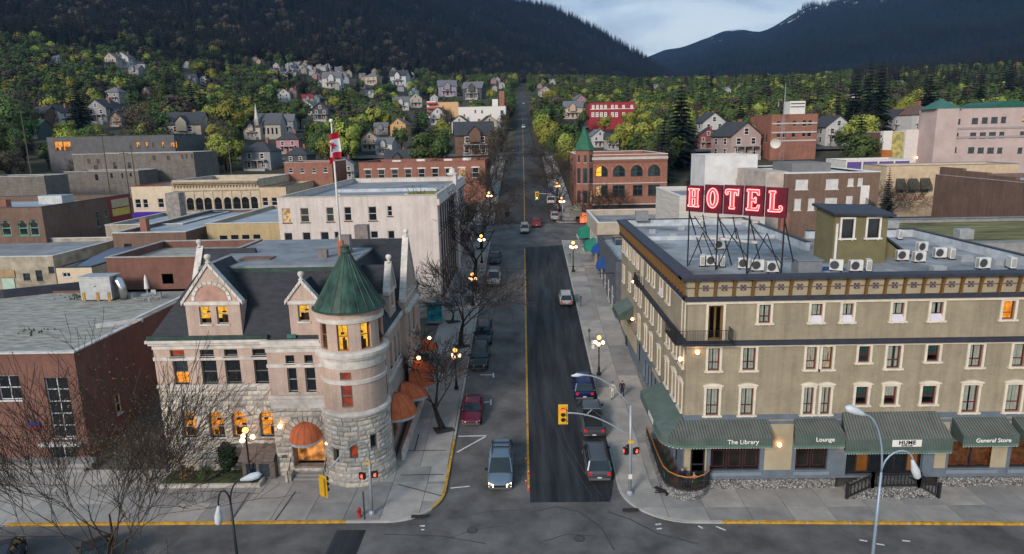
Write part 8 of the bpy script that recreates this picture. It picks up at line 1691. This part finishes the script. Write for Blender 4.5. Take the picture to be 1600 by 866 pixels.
def conifer(seed, H_=14, R_=2.9, wh=20, nb=9, seg=4, fine=True):
    r = random.Random(seed); m = MB()
    for k in range(wh):
        t_ = (k+.5)/wh; z = H_*(.06+.92*t_); rad = R_*(1-t_)**.8*r.uniform(.8, 1.12)+.12; n = max(4, int(nb*(1-t_*.55)))
        for b in range(n):
            a = 2*PI*(b+r.random()*.7)/n+k; L_ = rad*r.uniform(.72, 1.12); ca, sa_ = math.cos(a), math.sin(a); dr = r.uniform(.16, .34)
            prev = None
            for s in range(seg+1):
                f = s/seg; c = (ca*L_*f, sa_*L_*f, z-dr*L_*f*f+.10*L_*f*(1-f)*2); w = L_*(.36 if fine else .5)*(1-f)**.7*(1 if s else .35)*(.55+.45*r.random()) if s < seg else .01
                cur = ((c[0]-sa_*w, c[1]+ca*w, c[2]-.35*w), c, (c[0]+sa_*w, c[1]-ca*w, c[2]-.35*w))
                if prev:
                    m.poly([prev[0], cur[0], cur[1], prev[1]]); m.poly([prev[1], cur[1], cur[2], prev[2]])
                    hd = w*1.25+.10*L_; m.poly([prev[1], cur[1], (cur[1][0]-sa_*w*.2, cur[1][1]+ca*w*.2, cur[1][2]-hd*r.uniform(.5,1.1)), (prev[1][0], prev[1][1], prev[1][2]-hd*r.uniform(.6,1.3))])
                prev = cur
    return m
DEC, CON, LOW = {}, [], {}
for kname, n_, sz in (('yellow', 2600, .30), ('olive', 2400, .30), ('brown', 1900, .20)):
    DEC[kname] = []; LOW[kname] = []
    for s in range(4):
        cm, L = crown(hash(kname) % 97*0+{'yellow':11,'olive':31,'brown':51}[kname]+s, n_, sz, 4.2*(1+.1*(s%2)), 4.4, 5.8); DEC[kname].append((cm.mesh('crown', LF[kname]), limbs(L).mesh('trunk', M['twig'])))
    for s in range(3):
        cm, L = crown(200+s+len(kname), 1300, .42, 4.6, 4.4, 5.4, 15); cm.mi = 1; cm.tube([(0,0,-1),(0,0,4)], [.3,.2], 5); LOW[kname].append(cm.mesh('tree', [LF[kname], M['twig']]))
for s in range(5): CON.append((conifer(s+3, 14, 2.5+.25*(s%3), 24, 10).mesh('crown', LF['conifer']), MB().tube([(0,0,-1),(0,0,13.4)], [.26,.04], 6).mesh('trunk', M['bark'])))
CONL = []
for s in range(3): q = conifer(60+s, 14, 2.6, 11, 6, 2, False); q.mi = 1; q.tube([(0,0,-1),(0,0,13.6)], [.25,.04], 4); CONL.append(q.mesh('tree', [LF['conifer'], M['bark']]))
SPR = conifer(44, 14, 3.6, 24, 11).mesh('crown', LF['spruce'])
rt_ = random.Random(9); TREES = []
def tree(kind, x, y, h, label, near=True, w=1.0, group=None, sprmesh=None):
    z = ground(x, y)-.2; con = kind in ('conifer', 'spruce'); s = h/(14 if con else 10.2); rz = rt_.uniform(0, 6.28); name = 'conifer_tree' if con else 'bare_tree' if kind == 'brown' else 'leafy_tree'
    if near:
        r = thing(name, label, 'tree', (x, y, z), group or (kind+' trees'), rz); r.scale = (s*w, s*w, s)
        if con: c, t_ = rt_.choice(CON)
        else: c, t_ = rt_.choice(DEC[kind])
        inst('crown', SPR if kind == 'spruce' else c, r); inst('trunk', t_, r)
    else:
        r = inst(name, rt_.choice(CONL if con else LOW[kind]), None, (x, y, z), (0, 0, rz), (s*w, s*w, s)); tag(r, label, 'tree', group or (kind+' trees'))
    TREES.append((x, y, h)); return r
def ptree(kind, px, pb, hpx, label, w=1.0):
    p = hit(px, pb); d = float(np.dot(np.array(p)-CAM, FWD)); return tree(kind, float(p[0]), float(p[1]), hpx*d/FPX/1.0, label, True, w)
def ytree(kind, px, pb, pt_, Y, label, w=1.0):
    a = onY(px, pb, Y); b = onY(px, pt_, Y); z = ground(a[0], Y); return tree(kind, float(a[0]), float(Y), float(b[2]-z), label, True, w)
for a in (('conifer',1061,270,118,200,'very tall dark conifer right of the red brick block',1.35),('spruce',1084,300,236,165,'bluish spruce at the foot of the very tall conifer',1.0),('conifer',1385,325,258,128,'conifer beside the boarded brick building',1.0),('conifer',1332,210,98,250,'left one of the tall conifer group at upper right',1.1),('conifer',1352,210,84,255,'tallest of the conifer group at upper right',1.0),('conifer',1370,212,88,265,'right one of the tall conifer group at upper right',1.05),('conifer',1447,195,102,290,'broad dark conifer behind the pink offices',1.5),('conifer',1395,200,145,300,'smaller conifer left of the broad dark one',1.4),('conifer',655,228,165,250,'dark conifer standing among the yellow trees',1.5),('conifer',303,182,122,330,'dark conifer left of the church trees',1.4),('conifer',316,186,135,330,'second dark conifer beside the church trees',1.4),('conifer',128,200,118,300,'dark conifer by the big grey house',1.5),('conifer',1528,170,100,330,'dark conifer above the pink offices',1.1),('conifer',1572,165,85,360,'dark conifer at the upper right edge',1.1)): ytree(a[0], a[1], a[2], a[3], a[4], a[5], a[6])
for a in (('conifer',617,200,30,'small conifer beside the dark spruce'),('conifer',560,152,36,'conifer above the small white houses'),('conifer',438,142,38,'conifer above the church'),('conifer',455,140,44,'taller conifer above the church'),('conifer',468,143,36,'third conifer in the row above the church'),('conifer',725,146,42,'conifer beside the far lavender house'),('conifer',712,144,36,'conifer left of the far lavender house'),('conifer',858,208,42,'conifer right of the upper street'),('conifer',905,218,42,'conifer behind the green turret'),('conifer',1080,170,42,'conifer right of the crimson terrace'),('conifer',1110,158,52,'tall conifer in the distant right trees'),('conifer',640,132,50,'tall conifer in the far house cluster'),('conifer',350,128,46,'dark conifer on the left hill'),('conifer',336,126,42,'dark conifer left on the left hill'),('conifer',890,150,34,'far conifer right of the street'),('conifer',1195,140,36,'far conifer above the fire hall'),
  ('yellow',545,246,66,'big yellow-green tree right of the flag'),('yellow',505,242,58,'yellow-green tree behind the flag'),('yellow',360,216,62,'bright yellow-green tree left of the church'),('yellow',335,212,52,'yellow-green tree above the cream row house'),('yellow',395,206,40,'yellow-green tree behind the spire'),('yellow',1000,252,74,'broad yellow-green tree behind the red brick block'),('yellow',968,246,52,'yellow-green tree left behind the red brick block'),('yellow',1030,236,56,'yellow-green tree beside the very tall conifer'),('yellow',862,176,42,'yellow-green tree right of the upper street'),('yellow',738,198,36,'round yellow-green tree above the brown house'),('yellow',620,192,36,'yellow tree above the orange house'),('yellow',690,232,46,'yellow-green tree right of the dark conifer'),('olive',628,236,40,'olive green tree left of the dark conifer'),('olive',470,200,48,'olive tree right of the church'),('olive',425,176,44,'olive tree above the church'),('yellow',1130,194,38,'yellow-green tree above the pink-beige house'),('yellow',1172,206,38,'yellow-green tree above the twin gables'),('olive',1450,160,46,'dark olive tree at the upper right'),('yellow',230,206,46,'yellow-green tree above the dark hall'),('yellow',105,225,40,'yellow-green tree at the left above the hall'),('olive',40,250,52,'olive tree at the left edge'),('yellow',95,262,40,'yellow-green tree beside the dark hall end'),('olive',255,170,40,'olive tree in the left trees'),('yellow',300,160,34,'yellow-green tree in the left trees'),('brown',120,290,44,'reddish bare tree before the stone hall'),('brown',700,206,40,'bare tree by the white house'),('brown',660,196,34,'bare tree above the dark conifer'),('olive',910,205,34,'olive tree left of the crimson terrace'),('yellow',945,208,30,'yellow-green tree below the crimson terrace'),('yellow',985,205,36,'yellow-green tree below the terrace end'),('olive',1310,228,26,'olive bush beside the white gabled house'),('brown',870,215,40,'bare tree behind the green turret')): ptree(*a)
p = onY(577, 262, 165); r = tree('yellow', float(p[0]), 165, 5.0, 'small bright yellow blossom tree by the slate cottage', True, 1.2)
for c in r.children:
    if c.name.startswith('crown'): c.data = c.data.copy(); c.data.materials.clear(); c.data.materials.append(LF['forsythia'])
# fill the hillside: individuals nearest the viewer, then woods as one mass
def prj(x, y, z): v = np.array((x, y, z))-CAM; d = v.dot(FWD); return 800+FPX*v.dot(RGT)/d, 433-FPX*v.dot(UPV)/d, d
KEEP = [(1530,250,150,175),(1240,226,74,218),(1420,250,90,182),(957,190,74,335),(700,182,50,425),(752,184,80,335),(420,214,52,300),(165,300,250,180),(174,246,210,199),(330,330,260,135),(690,285,175,158),(480,282,80,152),(1300,330,330,120)]+[(a, b, c, d) for i, (a, b, c, d) in enumerate(HOUSES) if c > 14 or i % 2]
kinds = ['yellow']*30+['olive']*37+['brown']*17+['conifer']*16; cnt = dict(yellow=0, olive=0, brown=0, conifer=0); woods = {'dec': [], 'con': []}
zone = lambda x: 'left of the street' if x < 0 else 'right of the street'
cand = []
for i in range(15000):
    y = 172+960*rt_.random()**.85; x = (rt_.random()*2-1)*(.82*y+40); cand.append((x, y))
cand.sort(key=lambda c: c[1])
for x, y in cand:
    if abs(x) < (12.5 if y < 235 else 8.0): continue
    k = rt_.choice(kinds); h = rt_.uniform(8.5, 14)*(1.5 if k == 'conifer' else 1); z = ground(x, y); px, pt_, d = prj(x, y, z+h); px, pb, d = prj(x, y, z); w = 10*FPX/d
    if px < -40 or px > 1640: continue
    bad = False
    for hx, hy, hw2, hd in KEEP:
        if abs(px-hx) < hw2/2+w*.42 and d < hd+4 and pt_ < hy-1 and d > hd*.55: bad = True; break
    if bad: continue
    if px < 330 and rt_.random() < .4: k = rt_.choice(('olive', 'conifer', 'brown'))
    if d > 600 and px < 640 and rt_.random() < .85: k = 'conifer'
    if d > 420 and px > 1330 and rt_.random() < .7: k = 'conifer'
    if px > 1400 and rt_.random() < .4: k = rt_.choice(('olive', 'conifer'))
    if cnt[k] < MAXT[k] and y < 620:
        cnt[k] += 1; tree(k, x, y, h, near_label({'yellow':'yellow-green tree','olive':'olive green tree','brown':'bare budding tree','conifer':'dark conifer'}[k], px, pb, 'among the hillside houses '+zone(x)), y < 300, 1.1)
    else: woods['con' if k == 'conifer' else 'dec'].append((x, y, z-.3))
# forests: points on the slopes carrying real trees of the kinds standing in view
def forest(name, pts, src, lo, hi, label, seed):
    me = bpy.data.meshes.new(name); me.from_pydata([tuple(map(float, p)) for p in pts], [], []); o = bpy.data.objects.new(name, me); col.objects.link(o); tag(o, label, 'forest', None, 'stuff')
    g = bpy.data.node_groups.new(name, 'GeometryNodeTree'); g.interface.new_socket('Geometry', in_out='INPUT', socket_type='NodeSocketGeometry'); g.interface.new_socket('Geometry', in_out='OUTPUT', socket_type='NodeSocketGeometry')
    gi, go = g.nodes.new('NodeGroupInput'), g.nodes.new('NodeGroupOutput'); ip = g.nodes.new('GeometryNodeInstanceOnPoints'); oi = g.nodes.new('GeometryNodeObjectInfo'); oi.inputs['Object'].default_value = src; oi.inputs['As Instance'].default_value = True; oi.transform_space = 'ORIGINAL'
    rr_ = g.nodes.new('FunctionNodeRandomValue'); rr_.data_type = 'FLOAT_VECTOR'; rr_.inputs[0].default_value = (0,0,0); rr_.inputs[1].default_value = (.08,.08,6.28); rr_.inputs['Seed'].default_value = seed
    rs_2 = g.nodes.new('FunctionNodeRandomValue'); rs_2.data_type = 'FLOAT'; rs_2.inputs[2].default_value = lo; rs_2.inputs[3].default_value = hi; rs_2.inputs['Seed'].default_value = seed+1
    g.links.new(gi.outputs[0], ip.inputs['Points']); g.links.new(oi.outputs['Geometry'], ip.inputs['Instance']); g.links.new(rr_.outputs[0], ip.inputs['Rotation']); g.links.new(rs_2.outputs[1], ip.inputs['Scale']); g.links.new(ip.outputs[0], go.inputs[0])
    md = o.modifiers.new('trees', 'NODES'); md.node_group = g; return o
def slope_pts(P, cols, rows, n, lo, hi, rnd, i0=0, i1=None):
    out = []; k = rows+1; i1 = i1 or cols
    while len(out) < n:
        fi = rnd.uniform(i0, i1-.001); fj = rnd.uniform(lo, hi)*(rows-6); i, j = int(fi), int(fj); u, v = fi-i, fj-j; a, b, c, d = [np.array(P[q]) for q in (i*k+j, (i+1)*k+j, (i+1)*k+j+1, i*k+j+1)]; out.append((a*(1-u)+b*u)*(1-v)+(d*(1-u)+c*u)*v)
    return out
rf_ = random.Random(123)
srcC = tree('conifer', 150.0, 640.0, 16, 'dark conifer standing alone on the right slope', False); srcD = tree('olive', -150.0, 640.0, 9, 'olive green tree standing alone on the left slope', False); srcB = tree('brown', -95.0, 655.0, 9, 'bare budding tree standing alone on the left slope', False)
for s in (srcC, srcD, srcB): s.scale = (1, 1, 1)
a = woods['dec']; srcY = tree('yellow', -210.0, 600.0, 9, 'yellow-green tree standing alone on the left slope', False); srcY.scale = (1,1,1); forest('hillside_wood', [p for i, p in enumerate(a) if i % 6 in (0,1,2,3)], srcD, .8, 1.45, 'olive spring woods between the far houses', 1); forest('hillside_wood', [p for i, p in enumerate(a) if i % 6 == 4], srcY, .8, 1.4, 'yellow-green woods between the far houses', 3); forest('hillside_wood', a[5::6], srcB, .8, 1.4, 'budding brown woods between the far houses', 5); forest('hillside_conifers', woods['con'], srcC, .9, 1.6, 'dark conifers between the far houses', 9)
iA = int(170*(1500-150)/2640)
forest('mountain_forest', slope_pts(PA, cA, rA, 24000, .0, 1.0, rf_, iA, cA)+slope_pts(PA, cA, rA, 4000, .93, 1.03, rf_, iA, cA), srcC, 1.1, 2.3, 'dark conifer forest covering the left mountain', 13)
forest('mountain_wood', slope_pts(PA, cA, rA, 500, .0, .30, rf_, iA, cA), srcB, 1.2, 2.2, 'pale leafless woods on the lower left mountain', 17)
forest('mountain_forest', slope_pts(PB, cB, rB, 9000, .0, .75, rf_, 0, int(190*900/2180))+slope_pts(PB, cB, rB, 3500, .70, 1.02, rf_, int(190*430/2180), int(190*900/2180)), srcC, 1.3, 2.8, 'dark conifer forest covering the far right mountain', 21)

# big bare street trees
def bare_tree(seed, H_=10.5, trunk=2.2, spread=.62, tr=.19, levels=5, ratio=(.58,.78), mn=.0155, droop=0.0):
    r = random.Random(seed); tk = MB(); br_ = MB()
    def grow(p, d, L_, rad, lv, m):
        pts = [p]; rr_ = [rad]; q = p.copy(); dd = d.copy(); n = 4 if lv < 2 else 3
        for i in range(n):
            dd = (dd+Vector((r.gauss(0,.13), r.gauss(0,.13), r.gauss(.03,.08)))).normalized(); q = q+dd*L_/n; pts.append(q.copy()); rr_.append(max(mn, rad*(1-.62*(i+1)/n)))
        m.tube(pts, rr_, 6 if lv < 2 else 4 if lv < 4 else 3, cap=False)
        if lv >= levels: return
        kids = (r.randint(5,6) if lv == 0 else r.randint(3,5) if lv < 4 else r.randint(3,5))
        for k in range(kids):
            f = r.uniform(.35, 1.0) if lv else r.uniform(.72, 1.0)
            if k == 0: f = 1.0
            idx = min(n-1, int(f*n)); b = pts[idx]+(pts[idx+1]-pts[idx])*(f*n-idx) if idx < n else pts[-1]
            a = r.uniform(0, 2*PI); s = spread*r.uniform(.55, 1.25); u = dd.orthogonal().normalized(); w = dd.cross(u); nd = (dd+(u*math.cos(a)+w*math.sin(a))*s*1.25+Vector((0,0,.12-droop))).normalized()
            grow(b, nd, L_*r.uniform(*ratio) if lv else H_*r.uniform(.27,.36), max(mn, rr_[min(idx+1,n)]*r.uniform(.55,.78)), lv+1, br_)
    grow(Vector((0,0,-.2)), Vector((0,0,1)), trunk, tr, 0, tk)
    return tk, br_
BT = []
for s in range(4):
    tk, br_ = bare_tree(40+s, 9.6+.5*s, 2.6, .66, .25, 5); BT.append((tk.mesh('trunk', M['bark']), br_.mesh('branches', M['twig'])))
def street_tree(i, x, y, h, label, rz, wide=1.35):
    r = thing('bare_tree', label, 'tree', (x, y, float(ground(x, y))+.1), 'bare street trees', rz); k = h/10.0; r.scale = (k*wide,k*wide,k); inst('trunk', BT[i % 4][0], r); inst('branches', BT[i % 4][1], r)
    MB_ = MB().box(-.6,.6,-.6,.6,.03,.06).mesh('tree_pit', mat('tree_pit_soil', (.05,.045,.04), 1, .2)); o = inst('tree_pit', MB_, r, scale=(1/k,1/k,1/k)); return r
p = gp(698, 672); street_tree(0, -7.3, float(p[1]), 9.5, 'bare street tree nearest the orange awnings', .4)
street_tree(1, -7.3, 71.5, 11.5, 'large bare street tree above the dark green suv', 2.0); street_tree(2, -7.3, 93, 15, 'large bare street tree before the whitewashed block', 1.1); street_tree(3, -7.5, 113, 11, 'bare street tree at the second crossing', 5.0)
street_tree(0, -7.6, 143, 12, 'bare street tree by the brick store row', 3.0); street_tree(1, -7.6, 162, 12, 'bare street tree past the brick store row', 4.0); street_tree(2, -7.6, 186, 12, 'bare street tree farthest up the left kerb', .2); street_tree(3, 7.9, 142, 11.5, 'bare street tree beside the turret block', 2.6); street_tree(1, 7.9, 160, 11, 'bare street tree further up the right kerb', 1.9); street_tree(2, 7.9, 184, 11, 'bare street tree farthest up the right kerb', .9); street_tree(0, 18.5, 126.5, 9.5, 'small bare tree before the arched brick block', 1.4); street_tree(3, 66, 124, 9, 'bare tree before the tan building with dark awnings', .4); street_tree(1, -9.0, 79, 5, 'small bare tree by the whitewashed wall', .4)
for i in range(22):
    y = 196+i*13.0; s = 1 if i % 2 else -1; tree(('brown','olive','brown','yellow')[i % 4], s*(8.2 if y > 240 else 9.5)+rt_.uniform(-.4,.6), y, rt_.uniform(8,12), near_label('kerbside tree', 820+s*1040*9/y, 212-104+3140/y, 'lining the upper street '+('right' if s > 0 else 'left')), y < 320, .8, 'trees lining the upper street')
# big budding trees in the lower left foreground
def buds(m, n, seed, size, col_):
    r = random.Random(seed); q = MB(); vs_ = [v for v in m.v]
    for i in range(n):
        c = Vector(r.choice(vs_))+Vector((r.gauss(0,.06), r.gauss(0,.06), r.gauss(0,.06))); u = Vector((r.gauss(0,1), r.gauss(0,1), r.gauss(0,1))).normalized()*size*r.uniform(.5,1.3); w = u.orthogonal().normalized()*size*.6; q.poly([c-u, c-w, c+u, c+w])
    return q
budm = leafmat('russet_buds', (.12,.075,.030), (.19,.125,.05), .01)
tk, br_ = bare_tree(73, 16.5, 1.0, .50, .30, 5, (.66,.88), .013); bd = buds(br_, 2600, 1, .05, budm)
r = thing('budding_tree', 'large many-stemmed bare tree in the lower left foreground', 'tree', (-24.6, 34.0, .0)); inst('trunk', tk.mesh('trunk', M['bark']), r); inst('branches', br_.mesh('branches', M['twig']), r); tag(inst('buds', bd.mesh('buds', budm), r), kind='stuff')
tk, br_ = bare_tree(83, 9.0, 1.0, .7, .11, 4); bd = buds(br_, 3200, 2, .06, budm)
r = thing('budding_tree', 'russet budding small tree before the arched windows', 'tree', (-27.6, 44.6, .1), None, .5); r.scale = (.78,)*3; inst('trunk', tk.mesh('trunk', M['bark']), r); inst('branches', br_.mesh('branches', M['twig']), r); tag(inst('buds', bd.mesh('buds', budm), r), kind='stuff')
tk, br_ = bare_tree(85, 8.5, .8, .7, .09, 4); bd = buds(br_, 2600, 3, .06, budm)
r = thing('budding_tree', 'second russet budding tree by the brick side wall', 'tree', (-31.2, 46.0, .1), None, 2.5); r.scale = (.8,)*3; inst('trunk', tk.mesh('trunk', M['bark']), r); inst('branches', br_.mesh('branches', M['twig']), r); tag(inst('buds', bd.mesh('buds', budm), r), kind='stuff')
p = onZ(*ZP(345,800), .3); cm, L = crown(91, 2600, .10, 1.0, 1.5, 1.45, 22); r = thing('evergreen_shrub', 'dense dark evergreen shrub beside the globe lamp', 'shrub', (float(p[0]), float(p[1]), .3)); inst('foliage', cm.mesh('foliage', LF['shrub']), r); inst('stem', MB().tube([(0,0,-.2),(0,0,1.2)], [.07,.03], 5).mesh('stem', M['bark']), r); r.scale = (1.0,1.0,1.0)
for i, (x, y, s) in enumerate(((-24.6,46.1,.55),(-26.3,46.2,.6),(-21.0,45.9,.35))): cm, L = crown(95+i, 900, .09, 1.0, .9, .8, 14); r = thing('bed_shrub', ['low olive shrub left of the evergreen','low russet shrub at the end of the planting bed','small green clump at the foot of the globe lamp'][i], 'shrub', (x, y, .32)); r.scale = (s*1.6,s*1.2,s*1.3); inst('foliage', cm.mesh('foliage', budm if i == 1 else LF['shrub'] if i == 2 else LF['olive']), r); inst('stem', MB().tube([(0,0,-.2),(0,0,.8)], [.05,.03], 5).mesh('stem', M['bark']), r)
wd = MB(); rg_ = random.Random(4)
for cx_, cy_, n_ in ((-47.5,70.0,160),(-52.5,59.0,70),(-50,57,30),(-44,56,20)):
    for i in range(n_): x, y = cx_+rg_.gauss(0,1.3), cy_+rg_.gauss(0,.7); h_ = rg_.uniform(.1,.35); a = rg_.uniform(0,6.28); wd.poly([(x-.12*math.cos(a),y-.12*math.sin(a),9.37),(x+.12*math.cos(a),y+.12*math.sin(a),9.37),(x+rg_.uniform(-.1,.1),y,9.37+h_)])
o = wd.part('weeds', LF['olive']); tag(o, 'green weeds growing on the gravel roof', 'weeds', None, 'stuff')

# ------------------------------------------------------------------ thin evening haze over valley and mountains
hzm = bpy.data.materials.new('evening_haze'); hzm.use_nodes = True; t = hzm.node_tree; t.nodes.clear()
pv = N(t, 'ShaderNodeVolumePrincipled'); pv.inputs['Color'].default_value = (.26,.50,1.0,1); pv.inputs['Density'].default_value = 4.5e-5; pv.inputs['Anisotropy'].default_value = 0.0
mo = N(t, 'ShaderNodeOutputMaterial'); t.links.new(pv.outputs[0], mo.inputs['Volume'])
tag(MB().box(-5200, 6000, -130, 6600, -14, 1350).part('haze', hzm), 'thin blue evening haze filling the valley', 'haze', None, 'stuff')
